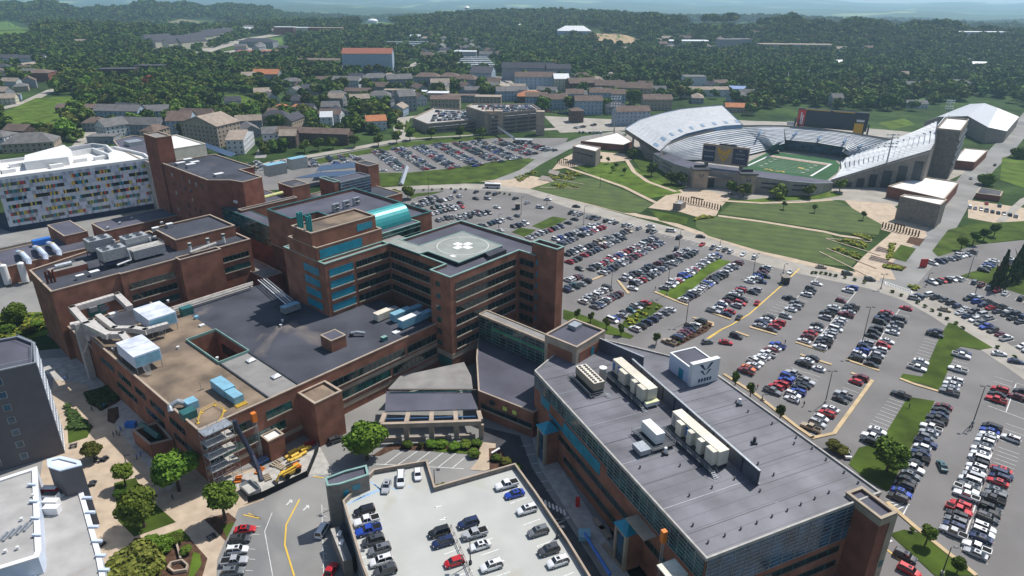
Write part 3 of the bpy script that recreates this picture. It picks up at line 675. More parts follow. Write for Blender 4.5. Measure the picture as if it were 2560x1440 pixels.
def far_fleet(cars):
    V,F,MI,CO=[],[],[],[];mats=[PAINTA,M['carglass'],M['rubber'],M['dmetal'],M['metal'],M['white']];names={PAINT: 0,M['carglass']: 1,M['rubber']: 2,M['dmetal']: 3,M['metal']: 4}
    base=0
    for d,ty,ch,x,y,a,z,*_ in cars:
        r=CAR[ty]['raw'];v=np.array(r.v);c,s=math.cos(a),math.sin(a)
        w=np.stack([x+v[:,0]*c-v[:,1]*s,y+v[:,0]*s+v[:,1]*c,z+v[:,2]],1)
        V.append(w);idx=[names.get(mm,5) for mm in r.mats]
        for f,mi in zip(r.p,r.m): F.append(tuple(i+base for i in f));MI.append(idx[mi]);CO.append(CCOL[ch])
        base +=len(v)
    V=np.concatenate(V);me=bpy.data.meshes.new('distant_parked_cars');me.from_pydata(V.tolist(),[],F)
    for mm in mats: me.materials.append(mm)
    me.polygons.foreach_set('material_index',MI)
    ca=me.color_attributes.new('Col','FLOAT_COLOR','CORNER');tot=np.array([len(f) for f in F])
    cc=np.repeat(np.array([(*c,1) for c in CO]),tot,axis=0).astype(np.float32);ca.data.foreach_set('color',cc.ravel())
    o=bpy.data.objects.new('distant_parked_cars',me);COL.objects.link(o);tag(o,'tightly parked cars filling the far rows of every lot','cars',kind='stuff')
ROOFCARS=[]
for a,b,z in LINES:
    d=b-a;n=np.array([-d[1],d[0]]);n=n/np.linalg.norm(n)*.07
    pm.quad([(*(a-n),z),(*(b-n),z),(*(b+n),z),(*(a+n),z)],'line')
struct(pm,'parking_markings')
# building helpers
def mass(par,f,poly,z0,z1,wall='brick',roof='roof',ph=1.0,pt=.4,cop='stone',base=None,name='wall'):
    if sum(poly[i][0]*poly[(i+1) % len(poly)][1]-poly[(i+1) % len(poly)][0]*poly[i][1] for i in range(len(poly))) < 0: poly=poly[::-1]
    zr=z1-ph
    w=MB(f);w.prism(poly,z0,zr,wall,roof);w=w.build(name,par)
    r=MB(f);r.flat(poly,zr+.012,roof);r.build('roof',par)
    if ph > .05:
        p=MB(f);p.rim(poly,zr,z1-.28,pt,wall);p.build('parapet',par)
        c=MB(f)
        o=[(x,y) for x,y in poly]
        c.rim(offset(o,.08),z1-.28,z1,pt+.16,cop);c.build('coping',par)
    return poly
def offset(poly,d):
    n=len(poly);out=[]
    for i in range(n):
        p0,p1,p2=poly[i-1],poly[i],poly[(i+1) % n]
        d1=np.array([p1[0]-p0[0],p1[1]-p0[1]]);d1=d1/np.linalg.norm(d1)
        d2=np.array([p2[0]-p1[0],p2[1]-p1[1]]);d2=d2/np.linalg.norm(d2)
        n1=np.array([d1[1],-d1[0]]);n2=np.array([d2[1],-d2[0]]);b=n1+n2;b=b/max(.2,b @ n1)
        out.append((p1[0]+b[0]*d,p1[1]+b[1]*d))
    return out
def band(par,f,p0,p1,z0,z1,glass='glass',step=2.2,sill='stone',frame='darkteal',name='window',rows=1,t=.05,out=0.0):
    """strip window on the wall p0->p1 (outside on the right), mullions, sill"""
    p0,p1=np.array(p0,float),np.array(p1,float);L=np.linalg.norm(p1-p0);d=(p1-p0)/L;n=np.array([d[1],-d[0]])
    def q(mb,a,b,za,zb,o0,o1,m):
        P=[p0+d*a+n*o0,p0+d*a+n*o1,p0+d*b+n*o1,p0+d*b+n*o0];mb.prism([tuple(x) for x in P],za,zb,m,bottom=True)
    o=out
    w=MB(f);q(w,0,L,z0,z1,o-.02,o+t,glass)
    k=max(1,int(L/step))
    for i in range(k+1): a=L*i/k;q(w,max(0,a-.07),min(L,a+.07),z0,z1,o+t,o+t+.06,frame)
    for r in range(rows+1): z=z0+(z1-z0)*r/rows;q(w,0,L,z-.06,z+.06,o+t,o+t+.045,frame)
    w.build(name,par)
    if sill: s=MB(f);q(s,-.1,L+.1,z0-.42,z0-.07,o,o+.28,sill);s.build('sill',par)
def panel(par,f,p0,p1,z0,z1,m,name='panel',t=.07):
    p0,p1=np.array(p0,float),np.array(p1,float);d=(p1-p0)/np.linalg.norm(p1-p0);n=np.array([d[1],-d[0]])
    w=MB(f);P=[p0,p0+n*t,p1+n*t,p1];w.prism([tuple(x) for x in P],z0,z1,m,bottom=True);w.build(name,par)
def bar_box(name,label,cat,f,boxes,group=None,z=None):
    """thing made of several material boxes in one mesh"""
    b=MB(f)
    for bx in boxes: b.box(*bx)
    return tag(b.build(name),label,cat,group)
# main hospital
H=thing('hospital','large brown brick hospital complex with rooftop helipad and turquoise window bands','hospital',(*hw(0,0),0))
PZ=16.0
pod=[(-78.3,5),(-0.6,5),(-0.6,7.2),(6,7.2),(6,35),(-20,35),(-20,76.4),(-78.3,76.4)]
court=[(-59,33),(-50,33),(-50,53),(-59,53)]
def podpart(poly,roof): 
    w=MB(HOS);w.prism(poly,0,PZ-.8,'brick',roof);w.build('podium_wall',H)
podpart([(-78.3,5),(-59,5),(-59,76.4),(-78.3,76.4)],'roofbrown')
podpart([(-59,5),(-50,5),(-50,33),(-59,33)],'roofgrey')
podpart([(-59,53),(-50,53),(-50,76.4),(-59,76.4)],'roofbrown')
podpart([(-50,5),(-.6,5),(-.6,35),(-20,35),(-20,76.4),(-50,76.4)],'roof')
b=MB(HOS);b.rim([(-78.3,76.4),(-78.3,5),(-.6,5)][::1],PZ-.8,PZ-.28,.4,'brick',closed=False);b.build('parapet',H)
b=MB(HOS);b.rim([(-78.38,76.4),(-78.38,4.92),(-.6,4.92)],PZ-.28,PZ,.56,'stone',closed=False);b.build('coping',H)
b=MB(HOS);b.rim(court[::-1][::-1],PZ-.8,PZ+.05,-.28,'copper') ;b.build('court_coping',H)
b=MB(HOS);b.box(-59.2,-58.75,5.4,33,PZ-.8,PZ-.45,'dmetal');b.box(-50.2,-49.8,5.4,33,PZ-.8,PZ-.5,'dmetal');b.build('expansion_joint',H)
b=MB(HOS);b.flat(court,5.0,'roofgrey');b.box(-50.06,-50.3,36,50,9,12,'glass');b.build('court_floor',H)
Pv=5.0
for u0,u1,z in [(-78,-64,10.2),(-61,-53.5,10.2),(-42.5,-14,10.2),(-77,-56,5.4),(-42.5,-20,5.2)]:
    band(H,HOS,(u0,Pv),(u1,Pv),z,z+2.3,'glassg' if u0 < -60 or z < 9 else 'glass',1.8)
for u0,u1,z in [(-13,-1,10.2),(-19,-1,5.2)]: band(H,HOS,(u0,Pv),(u1,Pv),z,z+2.3,'glass',1.8,sill='tan')
for z0,z1,ua,ub in [(7.9,9.0,-42,-.6),(2.2,3.6,-78.3,-.6)]: panel(H,HOS,(ua,Pv),(ub,Pv),z0,z1,'tan','stone_band',.1)
for v0,v1,z in [(70,60,9.8),(57,48,9.8),(45,38,9.8),(35,26,9.8),(23,14,9.8),(60,46,5.2),(40,28,5.2),(22,10,5.2)]: band(H,HOS,(-78.3,v0),(-78.3,v1),z,z+2,'glass',1.8,sill=None)
mass(H,HOS,[(-51.3,-3),(-42.7,-3),(-42.7,5),(-51.3,5)],0,14,'brick','roofbrown',.8,.5,name='stair_block')
mass(H,HOS,[(-63.5,1),(-59,1),(-59,5),(-63.5,5)],0,6.6,'brick','roofwhite',.5,.3,name='bay')
mass(H,HOS,[(-33.4,14.6),(-28.2,14.6),(-28.2,20.1),(-33.4,20.1)],15.2,19.2,'brick','roof2',.12,.3,name='roof_hut')
T1=[(-.5,-2),(31.4,-2),(31.4,-9),(40.3,-9),(40.3,35),(6,35),(6,7.2),(-.5,7.2)]
mass(H,HOS,T1,0,34,'brick','roof2',1.1,.45,'copper',name='tower_wall')
b=MB(HOS);b.prism(offset(T1,.1),5.4,7.2,'tan');b.build('stone_band',H)
FL=[29.2-4.12*i for i in range(7)]
for i,z in enumerate(FL):
    if z > 7.2:
        band(H,HOS,(1.6,-2),(29.6 if i < 5 else 12,-2),z,z+2.1,'glass',1.9)
        band(H,HOS,(31.4,-2.4),(31.4,-8.6),z,z+2.1,'glass',1.6,sill=None)
    if z > 16: band(H,HOS,(6,34.4),(6,7.8),z,z+2.1,'glass',1.9,sill='tan')
    if z > 7: 
        w=MB(HOS);w.box(-.56,-.48,2.6,4.6,z+.1,z+1.8,'glassg');w.build('window',H)
ST=[(32,-17.5),(35.8,-17.5),(35.8,-7),(32,-7)]
mass(H,HOS,ST,0,38,'brick','roof',.9,.4,'copper',name='stair_tower')
for i in range(7): w=MB(HOS);w.box(31.9,32.02,-9.6,-8.9,30.2-4.12*i,32.2-4.12*i,'teal');w.build('window',H)
mass(H,HOS,[(-20,35),(6,35),(6,38.6),(-20,38.6)],0,34,'brick','roofgrey',.9,.4,'copper',name='step_wall')
mass(H,HOS,[(-20,38.6),(6,38.6),(6,59),(-20,59)],0,33.9,'brick','roofgrey',.4,.4,'copper',name='tower_wall')
mass(H,HOS,[(-20.05,38.65),(6.05,38.65),(6.05,55),(-20.05,55)],33.5,38.5,'brick','roofgrey',.7,.4,'stone',name='step_wall')
mass(H,HOS,[(-20.1,40.6),(5.2,40.6),(5.2,52),(-20.1,52)],37.8,43,'brick','roofbrown',.7,.4,'stone',name='top_wall')
for i in range(4):
    z=29.2-4.12*i
    band(H,HOS,(-18.6,35),(-9.4,35),z,z+2.3,'teal',40,'stone','teal','turquoise_window')
    band(H,HOS,(-8.2,35),(5.5,35),z,z+2.1,'glass',2.1)
    panel(H,HOS,(-20,47.5),(-20,38.8),z-.6,z+2.0,'teal','turquoise_panel')
panel(H,HOS,(-19,38.65),(-2.5,38.65),34.4,37.4,'teal','turquoise_panel');panel(H,HOS,(-2.6,40.6),(3.6,40.6),39,41.4,'teal','turquoise_panel')
T3=[(5.4,50),(36,50),(36,95),(-5,95),(-5,79.5),(5.4,79.5)]
mass(H,HOS,[(6.3,46.6),(36,46.6),(36,95),(-5,95),(-5,78),(6.3,78)],0,36,'brick','roof2',1.2,.5,'darkteal',name='tower_wall')
b=MB(HOS)
n=14
for i in range(n):
    a0,a1=PI*i/n,PI*(i+1)/n
    p=lambda a: (49.5-5.2*math.cos(a),35.4+6.0*math.sin(a))
    (va,za),(vb,zb)=p(a0),p(a1);b.quad([(6.5,va,za),(6.5,vb,zb),(24,vb,zb),(24,va,za)],'tealroof')
for u in (6.5,24): b.face([b.vert(u,p(PI*i/n)[0],p(PI*i/n)[1]) for i in range(n+1)],'tealroof')
b.build('barrel_vault',H,smooth=False)
mass(H,HOS,[(6.2,41),(25.5,41),(25.5,46.5),(6.2,46.5)],0,35.6,'glassg','roof2',.3,.4,'copper',name='glass_link')
for z in range(28,35,2): b=MB(HOS);b.box(6.2,25.6,40.9,41,z,z+.15,'copper');b.box(25.5,25.6,41,46.5,z,z+.15,'copper');b.build('glazing_bar',H)
b=MB(HOS);b.box(6,15,35.1,40.9,30,33.2,'brick','roofgrey');b.build('link',H)
mass(H,HOS,[(-.8,95),(5,95),(5,157),(-.8,157)],17,26,'glassg','roof2',.15,.3,'darkteal',name='glass_bridge')
for z in (19.5,22,24): b=MB(HOS);b.box(-.92,-.8,95.2,156.5,z,z+.35,'darkteal');b.build('bridge_rail',H)
b=MB(HOS);b.box(0,4.4,96,157,0,17,'brick2');b.build('bridge_base',H)
mass(H,HOS,[(-.8,60),(-5,60),(-5,95),(-.8,95)][::-1],0,22,'brick2','roof2',.5,.4,name='link_wall')
mass(H,HOS,[(-78.3,76.6),(-52,76.6),(-52,98.4),(-78.3,98.4)],0,12,'brick','roof',.5,.4,name='link_wall')
mass(H,HOS,[(-52,76.6),(-22,76.6),(-22,86),(-52,86)],0,13,'brick','roofgrey',.4,.4,name='link_wall')
mass(H,HOS,[(-14,88),(-6,88),(-6,110),(-14,110)],0,12,'brick2','roofgrey',.5,.4,name='link_wall')
b=MB(HOS);b.box(-.62,-.52,-1.8,4.6,1.2,5.2,'darkteal');b.build('entrance_panel',H)
# helipad
HP=thing('helipad','grey helipad deck with white cross and H, green edge, on the tower roof','helipad',(*hw(20,12),33.3))
pc=[L_ for L_ in [(12.2,2.5),(29,2.5),(29,22.5),(16.2,22.5),(16.2,34),(8.4,34),(8.4,8.2),(12.2,8.2)]]
hp=[HOS.l(*U(x,y,34.3)) for x,y in [(1147,656),(1255,614),(1157,579),(1048,615),(995,598),(975,608),(1048,634),(1070,628)]]
b=MB(HOS);b.prism(hp,33.3,34.3,'dmetal',mat('helipad_deck',(.30,.32,.30),.8,var=.06,scale=.3));b.build('deck',HP)
b=MB(HOS);hpo=offset(hp if sum(hp[i][0]*hp[(i+1) % len(hp)][1]-hp[(i+1) % len(hp)][0]*hp[i][1] for i in range(len(hp))) > 0 else hp[::-1],.25);b.rim(hpo,34.1,34.42,.3,'copper');b.build('edge',HP)
hc=HOS.l(*U(1157,614,34.33));b=MB(HOS)
R=8.6
for i in range(48):
    a0,a1=2*PI*i/48,2*PI*(i+1)/48
    b.quad([(hc[0]+r*math.cos(a),hc[1]+r*math.sin(a),34.33) for r,a in ((R,a0),(R+.22,a0),(R+.22,a1),(R,a1))],'line')
S_=2.55
for du,dv in ((1,0),(-1,0),(0,1),(0,-1)): b.quad([(hc[0]+du*S_+x*S_/2*.98,hc[1]+dv*S_+y*S_/2*.98,34.335) for x,y in ((-1,-1),(1,-1),(1,1),(-1,1))],'white')
b.quad([(hc[0]+x*S_/2,hc[1]+y*S_/2,34.33) for x,y in ((-1,-1),(1,-1),(1,1),(-1,1))],'roofwhite')
for a,c_,d_,e in ((-.8,-.5,-.9,.9),(.5,.8,-.9,.9),(-.5,.5,-.22,.22)): b.quad([(hc[0]+x,hc[1]+y,34.345) for x,y in ((a,d_),(c_,d_),(c_,e),(a,e))],mat('h_grey',(.10,.10,.10),.8))
b.build('marking',HP)
b=MB(HOS);ramp=HOS.l(*U(1240,628,34));u,v=ramp
b.prism([(u-5.5,v-2),(u+3,v-2),(u+3,v+2.2),(u-3.5,v+2.2)],33.0,34.25,'dmetal','roof');b.build('ramp',HP)
b=MB(HOS)
b.box(-.35+13.5-2,0+12.6,8.6,10.6,34.32,34.335,'white');b.build('text_block',HP)
# north wing with cooling towers
NW=thing('brick_annex','long brown brick annex carrying cooling towers, left of the helipad tower','building',(*hw(-50,110),0))
mass(NW,HOS,[(-80,98.6),(-59.5,98.6),(-59.5,97.8),(-40.8,97.8),(-12,97.8),(-12,128),(-34,128),(-34,136),(-79,124)],0,25,'brick','roof',.8,.45)
mass(NW,HOS,[(-40.8,94.2),(-25.5,94.2),(-25.5,97.7),(-40.8,97.7)],0,25.6,'brick','roof',.8,.4,name='shaft_wall')
mass(NW,HOS,[(-36,107),(-12.8,107),(-12.8,127.5),(-36,127.5)],24.2,28.6,'brick','roof',.8,.45,name='upper_wall')
mass(NW,HOS,[(-20,128.5),(4,128.5),(-2,152),(-20,152)],0,20,'brick','roof2',.5,.4,name='rear_wall')
for z in (18.5,14.2,10): band(NW,HOS,(-57.5,97.8),(-42,97.8),z,z+2,'glass' if z > 12 else 'glassg',1.6);
for z in (18.5,14.2): band(NW,HOS,(-25,97.8),(-13.5,97.8),z,z+2,'glass' if z > 15 else 'glassg',1.6)
panel(NW,HOS,(-71.5,98.6),(-66,98.6),12.5,16,'darkteal','louvre')
SB=thing('service_building','low brick service building with slate roofs behind the cooling towers','building',(*hw(-60,160),0))
def px_box(par,f,near,right,left,z0,z1,**k):
    n,r,l=f.l(*U(*near,z1)),f.l(*U(*right,z1)),f.l(*U(*left,z1))
    u0,u1,v0,v1=n[0],r[0],n[1],l[1]
    return mass(par,f,[(u0,v0),(u1,v0),(u1,v1),(u0,v1)],z0,z1,**k)
px_box(SB,HOS,(262,578),(440,520),(218,560),0,14,roof='roof2',ph=.3)
px_box(SB,HOS,(160,590),(215,575),(120,562),0,12,roof='roof2',ph=.2)
px_box(SB,HOS,(10,668),(210,600),(-60,640),0,8,roof='roof2',ph=.3)
b=MB(HOS);q=HOS.l(*U(40,612,9));b.box(q[0]-8,q[0]+12,q[1],q[1]+8,0,9,'greystone','roofgrey');b.build('annex_wall',SB)
# north tower + brick ward block
BW=thing('ward_block','brick ward block with small square windows beside a tall brick lift tower','building',(*hw(6,160),0))
mass(BW,HOS,[(-3.6,145),(-3.6,190),(22,190),(22,152),(15,152),(15,133),(5,131),(3,138)][::-1],0,38,'brick2','roof',.5,.4,'stone')
mass(BW,HOS,[(-4.3,189),(2.8,189),(2.8,203),(-4.3,203)],0,50,'brick2','roofgrey',.6,.4,'stone',name='lift_tower')
rw=random.Random(3)
for i in range(7):
    for j in range(6):
        if rw.random() < .62: w=MB(HOS);v=150+j*6+rw.uniform(-1,1);w.box(-3.68,-3.58,v,v+1.2,33-i*4.2,34.8-i*4.2,'metal' if rw.random() < .3 else 'glass');w.build('window',BW)
mass(BW,HOS,[(1,131),(20,126),(30,126),(30,146),(16,150),(16,132),(1,145)][::-1] if False else [(1,128),(28,128),(28,131),(1,131)],0,27,'brick','roof',.3,.3,'stone',name='low_wall')
mass(BW,HOS,[(18,131.2),(30,131.2),(30,160),(18,160)],0,24,'brick','roof2',.3,.3,name='rear_wall')
BB=thing('laboratory_building','brick laboratory building with two square roof towers behind the turquoise vault','building',(*hw(40,140),0))
mass(BB,HOS,[(28,131),(52,120),(58,118),(80,118),(80,150),(28,150)],0,20,'brick2','roof',.4,.4)
px_box(BB,HOS,(729,468),(766,456),(702,455),12,29,roof='roof',ph=.2,name='roof_tower')
px_box(BB,HOS,(835,455),(850,452),(800,443),12,29,roof='roof',ph=.4,cop='copper',name='roof_tower')
px_box(BB,HOS,(920,415),(945,409),(893,405),0,31,roof='roof',ph=.3,name='stair_tower')
b=MB(HOS);q0,q1=HOS.l(*U(850,458,28)),HOS.l(*U(917,438,28));b.box(q0[0],q1[0],q0[1],q0[1]+9,0,28,'glassb','roof2');b.rim([(q0[0],q0[1]),(q1[0],q0[1]),(q1[0],q0[1]+9),(q0[0],q0[1]+9)],28,28.6,.4,'metal');b.build('glass_hall',BB)
for i in range(6): b=MB(HOS);z=20+i*1.4;b.box(q0[0],q1[0],q0[1]-.1,q0[1],z,z+.12,'metal');b.build('glazing_bar',BB)
# colourful children's block
CB=thing('panelled_hospital','white hospital block clad in grey and rainbow window strips at the left edge','hospital',(*hw(-20,255),0))
cp0,cp1=(-55.5,259.5),(13.5,248.2)
poly=[cp0,cp1,(16,262),(12,293),(-44,301),(-50,275)]
b=MB(HOS);b.prism(poly,3.2,26.6,'navy','roofwhite');b.build('wall',CB)
b=MB(HOS);b.prism([(-55,260.5),(14,249.3),(16,262),(12,292),(-44,300),(-58,276)],0,3.2,mat('shadow_blue_base',(.03,.045,.10),.7),'roof');b.build('base_wall',CB)  # base colour holds both the dark-blue wall and the block's painted shadow
b=MB(HOS);b.rim(poly,26.6,28.1,.9,'white');b.build('parapet',CB)
r=random.Random(11);d=np.array([cp1[0]-cp0[0],cp1[1]-cp0[1]]);Ld=np.linalg.norm(d);d=d/Ld;nn=np.array([d[1],-d[0]])
def fac(mb,a,b_,z0,z1,o0,o1,m):
    p0=np.array(cp0);P=[p0+d*a+nn*o0,p0+d*a+nn*o1,p0+d*b_+nn*o1,p0+d*b_+nn*o0];mb.prism([tuple(x) for x in P],z0,z1,m,bottom=True)
whites=[mat('panel_white',(.64,.67,.76),.5,var=.03),mat('panel_grey',(.36,.39,.46),.5,var=.03),mat('panel_pale',(.52,.56,.66),.5,var=.03),mat('panel_cream',(.62,.63,.60),.5,var=.03)]
cols=['red','yellow','teal','teal','yellow',mat('lime_panel',(.35,.42,.05),.5)]
for fl in range(6):
    z=23.3-fl*3.75
    b=MB(HOS);a=0
    while a < Ld-.01: e=min(Ld,a+r.choice([.6,.9,1.2,1.8]));fac(b,a,e,z-1.95 if fl < 5 else z-1.4,z,-.02,.08+r.random()*.03,whites[r.choice([0,0,0,1,1,2,3])]);a=e
    b.build('panel_band',CB)
    a=2.0 if fl else 0
    spans=[];
    if a: b=MB(HOS);fac(b,0,a,z,z+1.8,-.02,.1,whites[0]);b.build('panel',CB)
    while a < Ld-1:
        e=min(Ld,a+r.uniform(7,15));b=MB(HOS);fac(b,a,e,z,z+1.8,-.02,.03,r.choice(['glass','glass','glassg',M['glass']]) );x=a
        while x < e-.5:
            if r.random() < .5: fac(b,x,min(e,x+.75),z,z+1.8,.03,.1,r.choice(cols))
            x +=r.choice([.6,.9,1.2])
        b.build('window',CB);g=min(Ld,e+r.uniform(1.5,4))
        b=MB(HOS);fac(b,e,g,z,z+1.8,-.02,.1,whites[r.choice([0,2,2])]);b.build('panel',CB);a=g
b=MB(HOS);a=0
while a < Ld-.01: e=min(Ld,a+r.choice([.6,.9,1.2,1.8]));fac(b,a,e,25.1,26.9,-.02,.1,whites[r.choice([0,0,1,1,2])]);a=e
b.build('panel_band',CB)
b=MB(HOS);q=[HOS.l(*U(x,y,31)) for x,y in [(62,388),(160,362),(178,375),(170,392),(60,405)]];b.prism(q,26.6,31,'white','white');b.build('roof_plant',CB)
b=MB(HOS);q=[HOS.l(*U(x,y,29.5)) for x,y in [(165,368),(230,358),(268,362),(285,378),(270,385),(230,370),(172,380)]];b.rim(q,26.6,29.5,.8,'white');b.build('roof_screen',CB)
for i,(x,y) in enumerate([(40,410),(110,405),(200,398),(250,392),(140,412),(20,425)]):
    q=HOS.l(*U(x,y,28));b=MB(HOS);b.box(q[0]-3,q[0]+3,q[1]-1.2,q[1]+1.4,26.6,28.4,'white','roofwhite');b.build('roof_unit',CB)
GL=thing('grey_office_block','flat grey office block behind the tall brick lift tower','building',(*hw(0,240),0))
mass(GL,HOS,[HOS.l(*U(x,y,27)) for x,y in [(283,350),(330,338),(366,342),(400,402),(372,406),(340,392),(300,372)]],0,27,'concrete','roof2',.5,.5,'stone')
b=MB(HOS);q=HOS.l(*U(333,352,29));b.box(q[0]-4,q[0]+4,q[1]-4,q[1]+4,26.5,29,'metal');b.build('roof_unit',GL)
YB=thing('cream_building','cream building with yellow trimmed roof terrace right of the brick lift tower','building',(*hw(30,240),0))
px_box(YB,HOS,(430,372),(492,352),(415,340),0,24,wall='cream',roof='roofwhite',ph=.7,cop='cream')
def rbox(name,label,px,z,w_,d_,h_,m,top=None,cat='roof unit'):
    u,v=HOS.l(*U(*px,z));b=MB(HOS);b.box(u-w_/2,u+w_/2,v-d_/2,v+d_/2,z,z+h_,m,top or m);return tag(b.build(name),label,cat)
P_=[(*HOS.l(*U(x,y,29)),28.4) for x,y in [(556,478),(566,490),(590,502),(640,495),(690,482),(706,478)]]
b=MB(HOS);b.tube(P_[:4],.7,'white',8);b.tube(P_[3:],.72,mat('pale_yellow_pipe',(.62,.62,.25),.5),8);tag(b.build('roof_pipe'),'fat white and yellow pipe bending below the ward block','pipe')
for k,(x,y) in enumerate([(618,500),(631,497),(644,494)]): rbox('panel_unit','pale louvred box on the pipe run below the ward block, '+['left','middle','right'][k],(x,y),27.2,2.2,1.6,2.4,'metal')
for k,(x,y,w_) in enumerate([(690,436,11),(745,420,10)]): rbox('chiller_tank',['left','right'][k]+' big blue-grey chiller box behind the square brick roof tower',(x,y),21,w_,5,6,'metal','lightblue')
for k,(x,y) in enumerate([(452,412),(470,405),(488,410),(478,418),(548,440)]): rbox('roof_unit',['low silver unit at the lift tower foot on the ward roof','tall silver unit behind the low one on the ward roof','white fan unit on the ward roof','pipe box in front of the white fan unit','white cylinder-like box alone on the ward roof'][k],(x,y),37.5,4,2.4,1.2+.4*(k % 2),'metal','white')
for k,(x,y) in enumerate([(355,610),(372,600),(388,596),(405,560),(300,560),(270,572),(330,548),(250,640)]): rbox('roof_vent','small roof vent on the annex roofs, '+ORD[k]+' in a loose scatter',(x,y),[24.2,24.2,28,28,13.8,13.8,13.8,24.2][k],1,.8,.9,'metal','white','roof vent')
# imaging building (south-east) with seamed roof
S=thing('imaging_building','large flat seamed-roof hospital building with glass ribbon, lower right','hospital',(*SEF.w(22,35),0))
sp=[(0,0),(37.5,0),(37.5,1.5),(44.6,-.5),(44.2,52),(40.5,62),(26.8,80),(0,72.2)]
sp=[(0,0),(44.6,0),(44.2,52),(40.5,62),(26.8,80),(12,80),(0,72.2)]
w=MB(SEF);w.prism(sp,0,19.4,'brick','roofseam');w.build('wall',S)
w=MB(SEF);w.flat(sp,19.42,'roofseam');w.build('roof',S)
w=MB(SEF);w.rim(offset(sp,.12),19.1,19.85,.4,'concrete');w.build('coping',S)
def grid_wall(par,f,p0,p1,z0,z1,glass,stepu,stepz,fr='metal',name='curtain_wall',prof=.08):
    p0,p1=np.array(p0,float),np.array(p1,float);L=np.linalg.norm(p1-p0);d=(p1-p0)/L;n=np.array([d[1],-d[0]])
    def q(mb,a,b_,za,zb,o0,o1,m): P=[p0+d*a+n*o0,p0+d*a+n*o1,p0+d*b_+n*o1,p0+d*b_+n*o0];mb.prism([tuple(x) for x in P],za,zb,m,bottom=True)
    w=MB(f);q(w,0,L,z0,z1,0,.1,glass)
    for i in range(int(L/stepu)+1): q(w,i*stepu,i*stepu+.1,z0,z1,.1,.1+prof,fr)
    k=int((z1-z0)/stepz)
    for i in range(k+1): q(w,0,L,z0+i*stepz,z0+i*stepz+.09,.1,.13+prof,fr)
    w.build(name,par)
grid_wall(S,SEF,(0,72),(0,34),15.2,19.0,'glassg',2.6,.95)
grid_wall(S,SEF,(0,34),(0,0.3),13.5,19.0,'glassg',2.6,.95)
grid_wall(S,SEF,(0.2,0),(37.5,0),10.5,19.0,'glassb',3.2,1.0)
for v0,v1,z0,z1 in [(68,63,12.2,14.9),(55,37,10.8,14.2)]: panel(S,SEF,(0,v0),(0,v1),z0,z1,'teal','turquoise_panel',.12)
panel(S,SEF,(0,63),(0,55),10.9,12,'teal','turquoise_panel',.0+.1)
for v0,v1,z in [(60,24,7.4),(18,2,7.4),(70,62,3.2),(54,24,2.6)]: band(S,SEF,(0,v0),(0,v1),z,z+1.7,'glass',3,sill=None,out=.02)
for z in (7.2,3.2): band(S,SEF,(1,0),(36,0),z,z+1.6,'glass',3,sill=None)
stp=[(37.3,-6),(41.8,-6),(41.8,2.4),(37.3,2.4)]
mass(S,SEF,stp,0,20.4,'brick2','roof2',.7,.5,'tan',name='stair_tower')
w=MB(SEF);w.box(40.2,42.0,-6.12,-6.02,0,19.6,'tan');w.box(37.2,42.0,-6.14,-6.01,18.6,20.0,'tan');w.box(37.14,37.26,-6.1,2,18.6,20.0,'tan');w.build('stone_trim',S)
w=MB(SEF);w.box(40.6,41.6,-6.2,-6.13,6.5,8.2,'darkteal');w.build('vent',S)
for k,(u0,v0) in enumerate([(-4.2,59),(-4.4,20.5)]):
    P=MB(SEF);P.box(u0,u0+.7,v0-1.8,v0-1.1,0,10.2,'tan');P.box(u0,u0+.7,v0+1.9,v0+2.6,0,10.2,'tan');P.box(u0+.1,-.1,v0-1.7,v0-1.2,0,10.2,'brick');P.box(u0+.1,-.1,v0+2,v0+2.5,0,10.2,'brick')
    P.box(u0+.02,u0+.6,v0-1.1,v0+1.9,9.2,10.2,'tan');P.box(u0+.4,u0+.5,v0-1.1,v0+1.9,0,9.2,'glassb');P.build('porch',S)
    R_=MB(SEF);c=(u0+1.9,v0+.4)
    cs=[(u0-.3,v0-2.1),(-.02,v0-2.1),(-.02,v0+2.9),(u0-.3,v0+2.9)];a=[R_.vert(x,y,10.2) for x,y in cs];t=R_.vert(c[0]+.4,c[1],12.3)
    for i in range(4): R_.face((a[i],a[(i+1) % 4],t),'teal')
    R_.build('porch_roof',S)
gh=thing('rooftop_stair_hut','white rooftop hut with turquoise door and tall emblem wall','rooftop hut',(*SEF.w(38,54),19.4))
gu,gv=SEF.l(*U(1788,912,24.5));
G0=SEF.l(*U(1785,938,19.5));
mass(gh,SEF,[(34.2,50.4),(42.4,50.4),(42.4,59),(34.2,59)],19.44,24.6,'bluewhite','roof2',.25,.3,'white')
w=MB(SEF);w.box(33.9,42.7,49.0,50.35,19.44,26.2,'white');w.build('emblem_wall',gh)
w=MB(SEF);w.box(34.1,34.19,52.8,54.6,19.5,22.4,'teal');w.build('door',gh)
w=MB(SEF)   # stacked emblem facing the garage side
for zt_,k_ in ((25.6,1),(23.7,.8)):
    for s in (-1,1):
        Q=[(38.3,48.96,zt_-2.0*k_),(38.3+s*.75*k_,48.96,zt_-2.0*k_+.3),(38.3+s*2.3*k_,48.96,zt_),(38.3+s*1.3*k_,48.96,zt_)]
        w.quad(Q if s > 0 else Q[::-1],'navy')
for k_ in range(5): w.box(36.2+k_*.9,36.8+k_*.9,48.93,48.98,20.3,21.3,'navy')
w.build('emblem',gh)
sc=thing('roof_screen','long dark louvred screen wall crossing the seamed roof','screen',(*SEF.w(23,40),19.4))
